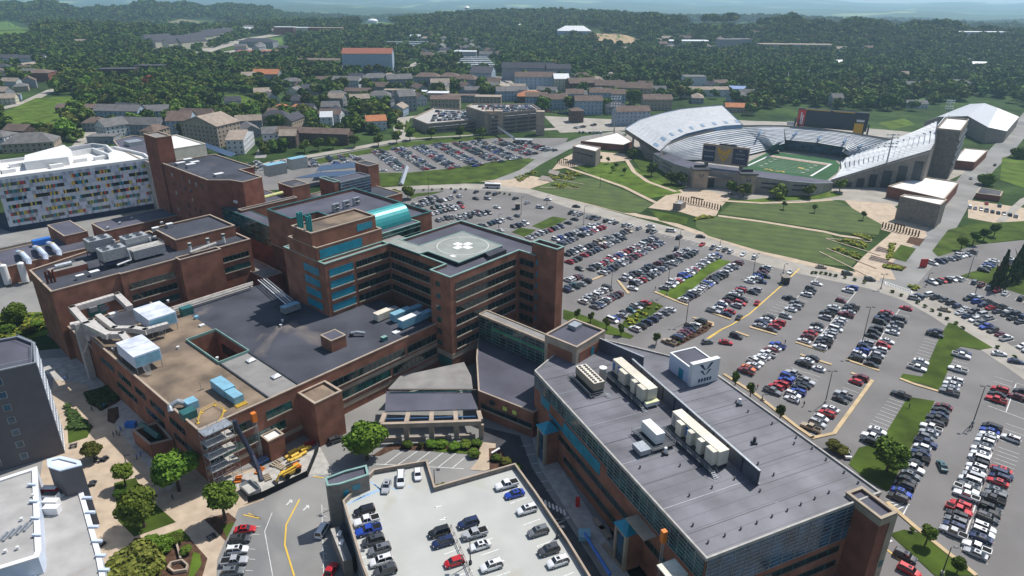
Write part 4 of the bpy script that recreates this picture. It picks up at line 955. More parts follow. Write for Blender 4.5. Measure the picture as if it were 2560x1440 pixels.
def wallseg(par,f,p,q,z0,z1,t,m,name):
    p,q=np.array(p,float),np.array(q,float);d=(q-p)/np.linalg.norm(q-p);n=np.array([-d[1],d[0]])*t/2
    w=MB(f);w.prism([tuple(p-n),tuple(q-n),tuple(q+n),tuple(p+n)],z0,z1,m,bottom=True);w.build(name,par)
wallseg(sc,SEF,(24.2,62),(22.8,12),19.45,23.2,.3,mat('screen_louvre',(.09,.10,.14),.5),'panel');wallseg(sc,SEF,(24.2,62),(22.8,12),23.2,23.4,.5,'metal','cap')
for i in range(11): v=62-i*5;u=24.2-1.4*i/10;b=MB(SEF);b.box(u-.35,u-.17,v-.1,v+.1,19.45,23.2,'dmetal');b.build('post',sc)
b=MB(SEF);b.prism([(23.0,12),(23.3,12),(24.6,62),(24.3,62)],19.44,19.9,'metal');b.build('kerb',sc)
sc2=thing('roof_screen','short dark louvred screen beside the brick lift cube','screen',(*SEF.w(24,72),19.4))
wallseg(sc2,SEF,(22.0,76),(27.6,61.6),19.45,23.2,.3,'screen_louvre' if False else MATS['screen_louvre'],'panel');wallseg(sc2,SEF,(22,76),(27.6,61.6),23.2,23.4,.5,'metal','cap')
def ahu(label,u0,u1,v0,v1,z0,z1,steps,group):
    t=thing('air_handler',label,'air handler',(*SEF.w((u0+u1)/2,(v0+v1)/2),19.45),group)
    b=MB(SEF);b.box(u0+1.3,u1,v0,v1,z0,z1,'cream',striped('ribbed_cream',(.74,.68,.56),(.5,.46,.38),1.05,SEF.a+PI/2,.6,.9));b.build('casing',t)
    for i,(a,c) in enumerate(steps): b=MB(SEF);b.box(u0+.1,u0+1.29,a,c,z0,z1-.1-.06*i,'cream',MATS['ribbed_cream']);b.build('intake_hood',t)
    for v in np.arange(v0+1,v1,2.4): b=MB(SEF);b.box(u0+1.25-.06,u0+1.27,v,v+.8,z0+.6,z1-.7,'blue' if int(v) % 2 else 'metal');b.build('hatch',t)
    b=MB(SEF);b.box(u0,u1,v0+.1,v1-.1,19.5,z0,'dmetal');b.build('base_frame',t)
    b=MB(SEF)
    for z in (z0-.1,z0+.45,z0+.95): b.bar((u0-1.3,v0-.8,z),(u0-1.3,v1,z),.07,'metal')
    for v in np.arange(v0-.8,v1+.1,2): b.bar((u0-1.3,v,19.5),(u0-1.3,v,z0+.95),.07,'metal')
    b.box(u0-1.3,u0,v0-.8,v1,z0-.25,z0-.15,'dmetal')
    b.build('walkway',t)
    b=MB(SEF)
    for i in range(6): b.box(u0-1.2,u0-.1,v0-1.1-i*.35,v0-.85-i*.35,z0-.45-i*.22,z0-.4-i*.22,'metal')
    b.bar((u0-1.25,v0-.8,z0+.7),(u0-1.25,v0-3,z0-.6),.07,'metal');b.bar((u0-.05,v0-.8,z0+.7),(u0-.05,v0-3,z0-.6),.07,'metal');b.build('stair',t)
ahu('long cream ribbed air handler nearest the lift cube',17.2,21.2,46.2,62.8,20.6,24.2,[(46.8,49.5),(50.5,52.2),(55,58)],'long air handlers on the seamed roof')
ahu('long cream ribbed air handler at the middle of the seamed roof',17.0,20.9,19.4,36.2,20.6,24.2,[(20,22.5),(24,25.5),(27.5,29),(31,33)],'long air handlers on the seamed roof')
b=MB(SEF);b.box(17.4,21.2,44.9,46.1,20.1,21.1,'white',mat('pale_yellow',(.7,.72,.4),.5));tag(b.build('duct'),'white duct stub at the end of the cream air handler','duct')
ch=thing('chiller','cream chiller with rows of round fans on a railed platform','chiller',(*SEF.w(10,60),19.4))
b=MB(SEF);b.box(8.6,11.7,55.6,65.2,20.8,23.0,'tan','cream');b.box(8.7,11.6,55.7,65.1,19.5,20.8,'dmetal');b.build('casing',ch)
for i in range(9):
    for j in range(2): b=MB(SEF);b.cyl(9.4+j*1.5,56.3+i*1.02,23.0,23.12,.42,'tan',10,top='dmetal');b.build('fan',ch)
b=MB(SEF)
for z in (20.2,20.8): b.tube([(12,54.6,z),(7.2,54.6,z),(7.2,66,z),(8.2,66.8,z)],.05,'metal')
b.box(7.2,8.6,54.6,66,19.7,19.8,'dmetal')
for i in range(5): b.box(11.2,12.4,54.3-i*.35,54.5-i*.35,19.9-i*.1,19.95-i*.1,'metal')
b.build('walkway',ch)
b=MB(SEF);b.cyl(14.2,60.6,19.5,23.6,.95,'concrete',12);b.cyl(14.2,60.6,23.6,23.75,1.05,'white',12);tag(b.build('exhaust_drum'),'white capped exhaust drum between chiller and air handler','vent')
wb=thing('white_plant_box','white roof plant box on a steel railed platform','air handler',(*SEF.w(11.5,34),19.4))
b=MB(SEF);b.box(10.4,12.7,31,37,20.6,23.2,'white');b.build('casing',wb)
b=MB(SEF);b.box(8.6,14.8,29.6,38,20.1,20.25,'dmetal')
for z in (20.8,21.3): b.tube([(8.6,38,z),(8.6,29.6,z),(14.8,29.6,z),(14.8,38,z)],.05,'metal')
for p in [(8.6,38),(8.6,34),(8.6,29.6),(11.7,29.6),(14.8,29.6),(14.8,34),(14.8,38)]: b.bar((*p,19.4),(*p,21.3),.09,'metal')
b.build('platform',wb)
b=MB(SEF);b.box(5.4,8.2,29.6,33,19.9,21.1,'metal');b.box(5.6,8,29.8,32.8,19.4,19.9,'dmetal');tag(b.build('grey_roof_unit'),'small rounded grey roof unit left of the white plant box','roof unit')
def vents(pts,z,label,s=1.0):
    for x,y in pts:
        u,v=U(x,y,z);b=MB();b.cyl(u,v,z-.05,z+.5*s,.16*s,'dmetal',8);b.cyl(u,v,z+.5*s,z+.62*s,.24*s,'dmetal',8);tag(b.build('roof_vent'),label,'roof vent','little black vents on the seamed roof')
rv=[]
for (x,y) in [(1895,1160),(1934,1188),(1780,1220),(1836,1198),(1723,1240),(2002,1262),(2037,1247),(2072,1232),(1968,1277),(1930,1292),(1892,1308),(1852,1323),(1812,1340),(1770,1357),(1732,1314),(1900,1228),(1985,1110),(2030,1122),(2065,1150),(2110,1182),(2145,1208),(1990,1095),(1930,1060),(1870,1030),(1840,1005),(1700,1165),(1640,1110),(1600,1170)]: rv.append((x,y))
vents(rv,19.45,'little black vent pipe, one of many dotted over the seamed roof')
for (x,y,lb) in [(1848,1012,'white mushroom vent on a dark base near the roof edge'),(1885,1108,'tall dark flue on the seamed roof by the screen end'),(1663,1135,'small cream pump beside the railed platform')]:
    u,v=U(x,y,19.45);b=MB();b.box(u-.6,u+.6,v-.6,v+.6,19.45,19.9,'dmetal');b.cyl(u,v,19.9,21.2,.35,'white' if 'white' in lb or 'cream' in lb else 'dmetal');tag(b.build('roof_vent'),lb,'roof vent')
b=MB(SEF)
for i in range(9): b.box(.6,22.6,6.5+i*7.6,6.62+i*7.6,19.43,19.455,'metal' if i % 2 else 'dmetal')
for i in range(9): b.box(23.5,43.5,6.5+i*5.3,6.62+i*5.3,19.43,19.455,'dmetal')
b.build('seam',S)
LC=thing('lift_tower','square brick and stone lift cube with grey roof between bridge and seamed roof','lift tower',(*hw(10,-41),0))
cub=[(3.7,-47.2),(17.3,-47.2),(17.3,-36),(3.7,-36)]
mass(LC,HOS,cub,0,25,'stone','roof2',.7,.45,'stone')
w=MB(HOS);w.box(3.58,3.69,-45.8,-37.2,10,22.6,'brick');w.box(5.2,15.8,-47.31,-47.21,10,22.6,'brick');w.build('brick_panel',LC)
w=MB(HOS);w.box(10.6,11.8,-47.4,-47.32,19.6,22,'teal');w.build('door',LC)
w=MB(HOS);w.box(12,15.2,-40.6,-37.8,24.3,25.6,'metal');w.build('roof_unit',LC)
SB2=thing('sky_bridge','glazed bridge linking the helipad tower to the lift cube','bridge',(*hw(13,-20),0))
mass(SB2,HOS,[(11.6,-36),(15.4,-36),(15.4,-2.1),(11.6,-2.1)],8.6,17.4,'dmetal','roofgrey',.3,.3,'stone')
grid_wall(SB2,HOS,(11.6,-2.2),(11.6,-35.9),9,16.6,'glassg',3.0,1.1,'metal')
b=MB(HOS);b.box(11.3,11.45,-35.9,-2.2,16.7,17.4,'stone');b.box(11.38,11.42,-30,-8,13.6,14.3,mat('green_lit_glass',(.05,.35,.16),.3));b.build('fascia',SB2)
LB=thing('entrance_building','low brick entrance wing with angled slate roof under the glass bridge','building',(*hw(4,-18),0))
lowp=[HOS.l(*U(x,y,8.6)) for x,y in [(1190,893),(1337,990),(1336,1042),(1196,975)]]
mass(LB,HOS,[HOS.l(*U(x,y,8.6)) for x,y in [(1191,894),(1196,976),(1334,1030),(1420,980),(1340,880),(1200,780)]],0,8.6,'brick','roof2',.25,.3,'stone')
q=[HOS.l(*U(x,y,5.6)) for x,y in [(1200,985),(1330,1030)]]
band(LB,HOS,HOS.l(*U(1203,978,8.6)),HOS.l(*U(1331,1028,8.6)),3.2,4.6,'glass',4,sill='tan',out=.25)
band(LB,HOS,HOS.l(*U(1225,987,8.6)),HOS.l(*U(1238,992,8.6)),5.6,7.0,'glass',4,sill=None,out=.25);
for a_,c_ in ((1258,1270),(1282,1294)):
    w0,w1=HOS.l(*U(a_,978+(a_-1203)*.39,8.6)),HOS.l(*U(c_,978+(c_-1203)*.39,8.6));band(LB,HOS,w0,w1,5.4,6.9,mat('lit_window',(.75,.8,.15),.4),5,sill=None,out=.3)
PC=thing('entrance_canopy','open concrete entrance canopy with four roof bays over the driveway','canopy',(*hw(-27,-22),0))
PF=WORLD
def up1(x,y,z): return U(x,y,z)
roofq=[(975,985),(1187,985),(1196,1022),(962,1030)]
b=MB();b.prism([U(x,y,6.4) for x,y in [(966,978),(1178,982),(1195,1022),(962,1028)]],6.0,6.4,'metal','roof2',bottom=True)
b.prism([U(x,y,6.0) for x,y in [(970,972),(1000,940),(1160,905),(1178,940),(1182,972)]],5.5,6.0,'greystone','roofgrey',bottom=True);b.build('roof',PC)
b=MB()
for i in range(8):
    x=975+i*28;p0=U(x,974,7.4);p1=U(x+28,974,7.4);b.bar((*p0,7.4),(*p1,7.4),.18,'stone');b.bar((*p0,6.2),(*p0,7.4),.14,'stone')
p0,p1=U(975,982,6.5),U(1178,978,6.5);b.bar((*p0,6.55),(*p1,6.55),.3,'darkteal');b.build('clerestory',PC)
fr0,fr1=[U(x,y,5.2) for x,y in [(958,1052),(1203,1046)]],[U(x,y,5.2) for x,y in [(962,1028),(1196,1022)]]
b=MB()
A0,A1=np.array(U(952,1066,5.0)),np.array(U(1203,1058,5.0));B0,B1=np.array(U(962,1032,6.0)),np.array(U(1196,1026,6.0))
def slab(mb,a,c,w_,z0,z1,m):
    a,c=np.array(a),np.array(c);d=(c-a)/np.linalg.norm(c-a);n=np.array([-d[1],d[0]])*w_/2;mb.prism([tuple(a-n),tuple(c-n),tuple(c+n),tuple(a+n)],z0,z1,m,bottom=True)
slab(b,A0,A1,1.0,4.6,6.0,'stone');b.build('front_beam',PC)
for i in range(5):
    t=i/4;a,c=A0+(A1-A0)*t,B0+(B1-B0)*t;a=a+(c-a)*.12;b=MB();slab(b,a,c,1.2,5.2,5.98,'stone');b.build('cross_beam',PC)
    b=MB();p=A0+(A1-A0)*t;b.box(p[0]-.7,p[0]+.7,p[1]-.4,p[1]+.4,0,4.6,'stone');b.build('column',PC)
for t0,t1 in ((.02,.2),(.27,.44),(.53,.70),(.78,.94)):
    b=MB();slab(b,A0+(A1-A0)*t0,A0+(A1-A0)*t1,.5,0,1.3,'stone');b.build('parapet_wall',PC)
b=MB();slab(b,U(955,1050,4.8),U(1200,1043,4.8),.3,4.9,5.2,mat('blue_beam',(.04,.13,.30),.5));b.build('blue_beam',PC)
# parking garage in front
GA=thing('parking_garage','pale concrete garage deck with parapet walls, bottom centre','parking garage',(*SEF.w(-35,30),0))
gp=[(-57.5,56.2),(-34.9,60.2),(-35.3,50.9),(-15.2,50.9),(-15.6,-20),(-57.5,-20)]
gp=[SEF.l(*U(x,y,8)) for x,y in [(858,1262),(935,1183),(1068,1160),(1088,1226),(1288,1168),(1340,1240),(1420,1360),(1560,1590),(990,1640),(905,1420)]]
b=MB(SEF);b.prism(gp,0,GD,'concrete','deck');b.build('deck',GA)
b=MB(SEF);b.rim(gp if sum(gp[i][0]*gp[(i+1) % len(gp)][1]-gp[(i+1) % len(gp)][0]*gp[i][1] for i in range(len(gp))) > 0 else gp[::-1],GD,GD+1.15,.35,'greystone');b.build('parapet',GA)
b=MB(SEF);b.rim(offset(gp if sum(gp[i][0]*gp[(i+1) % len(gp)][1]-gp[(i+1) % len(gp)][0]*gp[i][1] for i in range(len(gp))) > 0 else gp[::-1],.05),GD+1.15,GD+1.27,.45,'stone');b.build('coping',GA)
b=MB(SEF)
for z in (2.2,5.0): b.rim(offset(gp if sum(gp[i][0]*gp[(i+1) % len(gp)][1]-gp[(i+1) % len(gp)][0]*gp[i][1] for i in range(len(gp))) > 0 else gp[::-1],.03),z,z+1.4,.1,'dmetal')
b.build('openings',GA)
def dline(mb,c,P,Q,w_,m,z=GD+.015):
    a,q=np.array(U(*c(*P),GD)),np.array(U(*c(*Q),GD));d=(q-a)/np.linalg.norm(q-a);n=np.array([-d[1],d[0]])*w_/2
    mb.quad([(*(a-n),z),(*(q-n),z),(*(q+n),z),(*(a+n),z)],m)
b=MB();cg=cG
for i in range(9): dline(b,cg,(330+i*22,640+i*86),(470+i*22,600+i*86),.24,'line')
for i in range(7): dline(b,cg,(1080+i*48,845+i*100-100),(1235+i*48,790+i*100-100),.24,'line')
for i in range(7): dline(b,cg,(1400+i*50,855+i*100-100),(1560+i*50,800+i*100-100),.24,'line')
for i in range(9): dline(b,cg,(1700+i*60,480+i*95-80),(1850+i*60,425+i*95-80),.24,'line')
for i in range(7): dline(b,cg,(320+i*45,500+i*-18),(440+i*30,425+i*-14+8),.34,'bluel')
for i in range(4): dline(b,cg,(520+i*30,300+i*24),(620+i*10,370+i*14),.3,'bluel')
dline(b,cg,(690,350),(760,375),.2,'bluel');dline(b,cg,(860,340),(880,352),.2,'bluel')
for x,y,s in [(1120,520,1),(1165,632,-1)]:
    dline(b,cg,(x-30,y+8),(x+30,y-6),.25,'white');dline(b,cg,(x-30*s,y+8*s),(x-12*s,y-6*s+2),.3,'white');dline(b,cg,(x-30*s,y+8*s),(x-8*s,y+14*s),.3,'white')
tag(b.build('deck_markings',GA))
b=MB()
for off in (0,14):
    a,q=U(*cg(1228+off,690),GD+.8),U(*cg(1420+off,1150),GD+.8);b.bar((*a,GD+.9),(*q,GD+.9),.18,'concrete')
for i in range(8):
    t=i/7;a=U(*cg(1235+192*t,695+455*t),GD+.4);b.bar((*a,GD),(*a,GD+.9),.25,'concrete')
tag(b.build('guard_rail'),'pale double guard rail dividing the garage deck','guard rail')
GS=thing('stair_house','stone stair house with green roof edge at the garage corner','stair house',(*SEF.w(-58,60),0))
gs=[SEF.l(*U(x,y,12.5)) for x,y in [(812,1195),(818,1214),(848,1210),(922,1186),(916,1162),(862,1176)]]
mass(GS,SEF,gs,0,12.5,'greystone','roof2',.6,.35,'copper')
w0,w1=SEF.l(*U(862,1248,8.2)),SEF.l(*U(874,1244,8.2));
pp=SEF.l(*U(848,1210,12.5)),SEF.l(*U(922,1186,12.5))
def on(t): return (pp[0][0]+(pp[1][0]-pp[0][0])*t,pp[0][1]+(pp[1][1]-pp[0][1])*t)
panel(GS,SEF,on(.1),on(.28),8.05,10.4,'teal','door');panel(GS,SEF,on(.42),on(.68),9.4,10.8,'teal','window')
RH=thing('ramp_house','long narrow grey roof with two white hatches beside the garage','building',(*SEF.w(-60,45),0))
rh=[U(x,y,5) for x,y in [(826,1322),(848,1316),(880,1395),(858,1403)]]
b=MB();b.prism(rh,0,5,'greystone','roofgrey');b.quad([(*U(826,1322,5),5.02),(*U(834,1320,5),5.02),(*U(866,1401,5),5.02),(*U(858,1403,5),5.02)][::-1],'concrete');b.build('wall',RH)
b=MB();b.prism([U(x,y,4) for x,y in [(848,1316),(868,1290),(905,1380),(880,1395)]],0,4,'dmetal','roof');b.build('ramp',RH)
for x,y in ((849,1334),(854,1356)): u,v=U(x,y,5.2);b=MB();b.box(u-.4,u+.4,v-.7,v+.7,5,5.4,'white');b.build('hatch',RH)
# grey office block,bottom left
OG=thing('grey_tower_block','tall plain grey office block with blue windows at the left edge','office building',(*hw(-110,60),0))
gpx=[HOS.l(*U(x,y,28)) for x,y in [(90,905),(88,862),(62,842),(-60,830),(-160,960)]]
og=[(-98.5,45.1),(-95.4,57),(-97.2,64.5),(-118,72),(-140,62),(-124,52.6)]
mass(OG,HOS,og,0,28,mat('grey_render',(.17,.16,.17),.8,var=.04),'roof2',.8,.35,'metal')
q0,q1=np.array((-124,52.6)),np.array((-98.5,45.1));dd=q1-q0;Lq=np.linalg.norm(dd);dd=dd/Lq;nq=np.array([dd[1],-dd[0]])
for i in range(7):
    for t in (11.5,17.2):
        for s in (0,):
            p=q0+dd*(t-(i-2)*.0);z=24-i*3.7
            if z < 1: continue
            w=MB(HOS);a,c=p,p+dd*1.7
            w.prism([tuple(a+nq*.0),tuple(a+nq*.1),tuple(c+nq*.1),tuple(c+nq*.0)],z-.15,z+1.75,'metal',bottom=True);w.prism([tuple(a+dd*.15+nq*.1),tuple(a+dd*.15+nq*.13),tuple(c-dd*.15+nq*.13),tuple(c-dd*.15+nq*.1)],z,z+1.6,'glassb',bottom=True);w.build('window',OG)
grid_wall(OG,HOS,(-98.5,45.2),(-95.4,56.9),.5,27,'bluewhite',1.6,3.2,'white','side_wall')
b=MB(HOS);b.tube([(-123,53,29),(-99,45.8,29),(-96,56.6,29),(-97.8,64,29)],.07,'metal');b.tube([(-123,53,28.5),(-99,45.8,28.5),(-96,56.6,28.5)],.05,'metal');b.build('roof_rail',OG)
LOW=thing('flat_roofed_clinic','low white-edged clinic roofs with brown stains at the bottom left','building',(*hw(-112,5),0))
r1p=[HOS.l(*U(x,y,14)) for x,y in [(92,1166),(102,1374),(95,1392),(-60,1440),(-120,1300),(-60,1215)]]
stain=mat('stained_white_roof',(.40,.39,.38),.85,var=.08,scale=.2,big=((.30,.24,.19),.07,.62))
mass(LOW,HOS,r1p,0,14,'bluewhite',stain,.35,.9,'white')
r2p=[HOS.l(*U(x,y,10)) for x,y in [(205,1222),(250,1378),(262,1440),(300,1560),(60,1560),(100,1275),(160,1228)]]
mass(LOW,HOS,r2p,0,10,'bluewhite',stain,.3,.8,'white')
hx=[HOS.l(*U(x,y,17)) for x,y in [(118,1148),(152,1140),(200,1152),(204,1162),(150,1176),(120,1166)]]
mass(LOW,HOS,hx,0,17,'grey_render' if False else MATS['grey_render'],'white',.35,.7,'bluewhite',name='hex_tower')
for i in range(5): u,v=U(5+i*17,1345-i*8,13.9);b=MB();b.box(u-.22,u+.22,v-1.6,v+1.6,13.66,14.1,'metal');b.build('roof_duct',LOW)
for x,y in [(15,1380),(45,1372),(55,1300),(84,1240)]: u,v=U(x,y,13.8);b=MB();b.cyl(u,v,13.7,14.4,.3,'white');b.build('roof_vent',LOW)
for i in range(4): u,v=U(126+i*1.5,1228+i*16,10.5);b=MB();b.box(u-1.6,u+1.6,v-.7,v+.8,9.8,11.6,'white' if i else 'red','dmetal' if i ==1 else 'white');b.build('roof_unit',LOW)
a,c=HOS.l(*U(0,1422,13.2)),HOS.l(*U(101,1376,13.2));band(LOW,HOS,a,c,9.4,12.8,'glassb',3.2,None,'metal',out=.2)
for k in range(6): u,v=U(219+k*8.5,1245+k*36,10.1);b=MB();b.box(u-1.1,u+.9,v-.3,v+.3,9.9,10.4,'bluewhite');b.build('roof_stub',LOW)
for k in range(4): u,v=U(82+k*4,1212+k*42,14.1);b=MB();b.box(u-1.0,u+.8,v-.25,v+.25,13.9,14.4,'bluewhite');b.build('roof_stub',LOW)
a=U(140,1262,10.2);c=U(152,1310,10.2)
# plant on the hospital roofs
def plant(label,name,boxes,cat='roof unit',group=None,f=HOS,parts=()):
    t=thing(name,label,cat,(*f.w((boxes[0][0]+boxes[0][1])/2,(boxes[0][2]+boxes[0][3])/2),boxes[0][4]),group)
    for k,bx in enumerate(boxes): b=MB(f);b.box(*bx);b.build('casing' if k ==0 else 'module',t)
    return t
Z=PZ-.78
def whitebox(lb,u0,u1,v0,v1,z0,z1):
    t=plant(lb,'air_handler',[(u0,u1,v0,v1,z0,z1,'bluewhite',mat('pale_blue_roof',(.66,.70,.80),.4))],'air handler','white air handlers on the podium roof')
    b=MB(HOS);b.box(u0-.02,u1+.02,(v0+v1)/2-.06,(v0+v1)/2+.06,z1,z1+.03,'metal');b.box(u0+.3,u1-.3,v0-.07,v0-.01,z0+.3,z1-.4,'lightblue');b.build('panel',t)
    b=MB(HOS)
    for u in (u0+.3,(u0+u1)/2,u1-.3):
        for v in (v0+.3,v1-.3): b.bar((u,v,Z),(u,v,z0),.22,'metal')
    b.build('legs',t)
    b=MB(HOS)
    for i in range(7): b.box(u0+1.6,u0+2.9,v0-.4-i*.35,v0-.15-i*.35,z0-.1-i*.28,z0-.05-i*.28,'metal')
    for u in (u0+1.6,u0+2.9): b.bar((u,v0-.2,z0+.9),(u,v0-2.7,z0-1.3),.08,'metal');b.bar((u,v0-.2,z0),(u,v0-2.7,z0-2.1),.1,'metal')
    b.build('stair',t);return t
whitebox('larger white air handler box on legs on the brown podium roof',-65.2,-57,62.8,80 if False else 74.5,17.6,21.4)
whitebox('smaller white air handler box on legs at the podium edge',-77.4,-70.2,43.2,55.4,17.6,21.2)
def duct(label,pts,w_=1.7,h_=1.6,m='cream',name='duct',z=18.0):
    t=MB(HOS)
    P=[np.array(p[:2],float) for p in pts];zz=[p[2] if len(p) > 2 else z for p in pts]
    for (a,za),(c,zc) in zip(list(zip(P,zz)),list(zip(P,zz))[1:]):
        d=(c-a)/np.linalg.norm(c-a);n=np.array([-d[1],d[0]])*w_/2;a2,c2=a-d*w_/2*.9,c+d*w_/2*.9
        v=[t.vert(*q) for q in ((*(a2-n),za),(*(c2-n),zc),(*(c2+n),zc),(*(a2+n),za),(*(a2-n),za+h_),(*(c2-n),zc+h_),(*(c2+n),zc+h_),(*(a2+n),za+h_))]
        for f in ((3,2,1,0),(4,5,6,7),(0,1,5,4),(1,2,6,5),(2,3,7,6),(3,0,4,7)): t.face([v[i] for i in f],m)
        L_=np.linalg.norm(c2-a2)
        for i in range(1,int(L_/1.3)):
            q=a2+d*i*1.3
            n2=n*1.03
            zq=za+(zc-za)*i*1.3/L_
            t.quad([(*(q-n2-d*.06),zq+h_+.012),(*(q-n2+d*.06),zq+h_+.012),(*(q+n2+d*.06),zq+h_+.012),(*(q+n2-d*.06),zq+h_+.012)],'metal')
    return tag(t.build(name),label,'duct')
def hp_(x,y,z): return HOS.l(*U(x,y,z))
ductm=mat('pale_duct',(.60,.56,.52),.5,var=.06,scale=.8)
P1=[hp_(x,y,20) for x,y in [(322,762),(292,733),(180,766),(215,806),(268,832)]]
duct('long white square duct looping round the podium roof corner',P1,1.9,1.7,ductm,z=18.3)
P2=[hp_(x,y,20) for x,y in [(182,806),(225,797),(262,830),(303,830),(325,855)]]
duct('white square duct running to the smaller air handler',P2,1.8,1.6,ductm,z=18.2)
P3=[hp_(x,y,20) for x,y in [(246,785),(285,815),(330,815),(362,820),(412,806)]]
duct('pale bent duct passing in front of the larger air handler',P3,1.7,1.6,ductm,z=18.1)
dn=hp_(188,806,20);b=MB(HOS);b.box(-80.4,-78.5,dn[1]-1.1,dn[1]+1.1,0,19.6,ductm)
for i in range(14): b.box(-80.46,-80.4,dn[1]-1.13,dn[1]+1.13,1+i*1.3,1.12+i*1.3,'metal')
tag(b.build('riser_duct'),'tall pale duct dropping down the west face of the podium','duct')
for i,(x,y,w_,h_,zz,m,lb) in enumerate([(235,778,2.4,1.4,1.6,'metal','small louvred unit inside the duct loop'),(262,775,2.2,1.6,1.4,'metal','second louvred unit inside the duct loop, by the pipe rack'),(285,790,2.6,1.8,1.2,'white','flat white unit inside the duct loop'),
   (468,785,3.6,2.6,2.6,'darkteal','dark green boxed unit right of the larger white air handler'),(492,796,1.2,1.2,.9,'lightblue','little light blue box beside the dark green unit'),(505,815,1.6,1.2,.5,'white','flat white hatch at the brown roof corner')]):
    u,v=hp_(x,y,Z);plant(lb,'roof_unit',[(u-w_/2,u+w_/2,v-h_/2,v+h_/2,Z,Z+zz,m)])
u,v=hp_(568,975,17);plant('long stepped light blue unit on the brown roof','air_handler',[(u-1.4,u+1.8,v-1,v+6.5,Z+.3,18,'lightblue'),(u-1.2,u+1.4,v-6,v-1.02,Z+.3,17.6,'lightblue')],'air handler')
t=plant('blue fan unit with curved duct at the south roof edge','fan_unit',[(hp_(478,1002,17)[0]-1.6,hp_(478,1002,17)[0]+1.2,hp_(478,1002,17)[1]-1.5,hp_(478,1002,17)[1]+1.5,Z,17.3,'lightblue')],'fan')
a=hp_(478,1002,17);b=MB(HOS);b.tube([(a[0]-1,a[1]+.5,16.4),(a[0]-2.6,a[1]+2,17.2),(a[0]-4.5,a[1]+2.2,16.6),(a[0]-5,a[1]+1,15.6)],.75,'metal',10);b.build('curved_duct',t)
u,v=hp_(470,1032,16.5);plant('dark green box at the podium corner','roof_unit',[(u-1.7,u+1.7,v-1.4,v+1.4,Z,Z+2,'darkteal')])
for x,y,lb in [(627,900,'white pyramid skylight on the strip roof, upper one'),(690,940,'white pyramid skylight on the strip roof, lower one')]:
    u,v=hp_(x,y,Z+.4);b=MB(HOS);b.box(u-1.2,u+1.2,v-1,v+1,Z,Z+.45,'metal');cs=[b.vert(*q) for q in ((u-1.1,v-.9,Z+.45),(u+1.1,v-.9,Z+.45),(u+1.1,v+.9,Z+.45),(u-1.1,v+.9,Z+.45))];tp=b.vert(u,v,Z+1.1)
    for i in range(4): b.face((cs[i],cs[(i+1) % 4],tp),'white')
    tag(b.build('skylight'),lb,'skylight','pyramid skylights')
for x,y,lb in [(445,868,'small white mushroom vent by the open court'),(283,872,'small white mushroom vent at the west roof edge'),(543,895,'white vent inside the open court rim'),(702,813,'white vent in the shadow of the turquoise tower'),(420,752,'white vent on the link roof'),(706,801,'tiny vent near the shadowed roof hatch')]:
    u,v=hp_(x,y,Z+.5);b=MB(HOS);b.cyl(u,v,Z,Z+.6,.28,'white',8);b.cyl(u,v,Z+.6,Z+.8,.45,'white',8);tag(b.build('roof_vent'),lb,'roof vent')
for k,(x,y,m1,L_) in enumerate([(938,785,'cream',9),(980,787,'lightblue',12),(1000,803,'bluewhite',13)]):
    u,v=hp_(x,y,18);plant(['cream rooftop unit, left of the three beside the turquoise windows','light blue rooftop unit between the other two','white-topped blue rooftop unit, nearest the tower corner'][k],'air_handler',[(u,u+L_*.62,v-1.3,v+1.3,Z+.4,18+.2*k,m1 if k !=2 else 'lightblue','white' if k ==2 else m1),(u+L_*.62+.02,u+L_,v-1.1,v+1.1,Z+.4,17.6,'lightblue' if k else 'metal')],'air handler','three long rooftop units')
u,v=hp_(960,845,16);plant('little green unit below the long rooftop units','roof_unit',[(u-.9,u+.9,v-.7,v+.7,Z,Z+1.3,'darkteal','copper')])
u,v=hp_(990,826,16);plant('flat white hatch near the tower foot','roof_hatch',[(u-1.1,u+1.1,v-.9,v+.9,Z,Z+.35,'white')],'hatch')
u,v=hp_(878,835,16);t=plant('silver pipe elbow behind the brick roof hut','pipe',[(u-.5,u+.5,v-.5,v+.5,Z,Z+.8,'dmetal')],'pipe');b=MB(HOS);b.tube([(u,v,Z+1),(u+1.4,v-1,Z+1.2),(u+3,v-3,Z+.9)],.55,'metal',8);b.build('pipe',t);b=MB(HOS);b.bar((u-1,v+1,Z),(u-1,v+1,Z+5.5),.14,'metal');b.build('mast',t)
u,v=hp_(726,768,17);plant('blue-grey finned unit in the shadow under the turquoise tower','roof_unit',[(u-3,u+3,v-1.3,v+1.3,Z+.6,18,'metal','lightblue'),(u-2.8,u+2.8,v-1.1,v+1.1,Z,Z+.59,'dmetal')])
b=MB(HOS)
for k in range(4): a=hp_(645+k*7,700-k*1.2,17);c=hp_(716+k*6,762-k*3,17);b.tube([(*a,17),(*c,17.2)],.22,'metal' if k % 2 else 'white',6)
for k in range(4): a=hp_(650+k*22,704+k*19,16.5);b.bar((a[0]-1,a[1],Z),(a[0]-1,a[1],17),.15,'dmetal');b.bar((a[0]+1,a[1],Z),(a[0]+1,a[1],17),.15,'dmetal')
tag(b.build('pipe_rack'),'bundle of silver pipes running to the turquoise tower','pipe')
b=MB(HOS)
for k in (0,1): a=hp_(432,769+k*5,17);c=hp_(632,706+k*5,17);b.tube([(*a,16.9),(*c,17)],.4,'concrete',6)
tag(b.build('pipe_run'),'long pale twin pipe along the north edge of the podium','pipe')
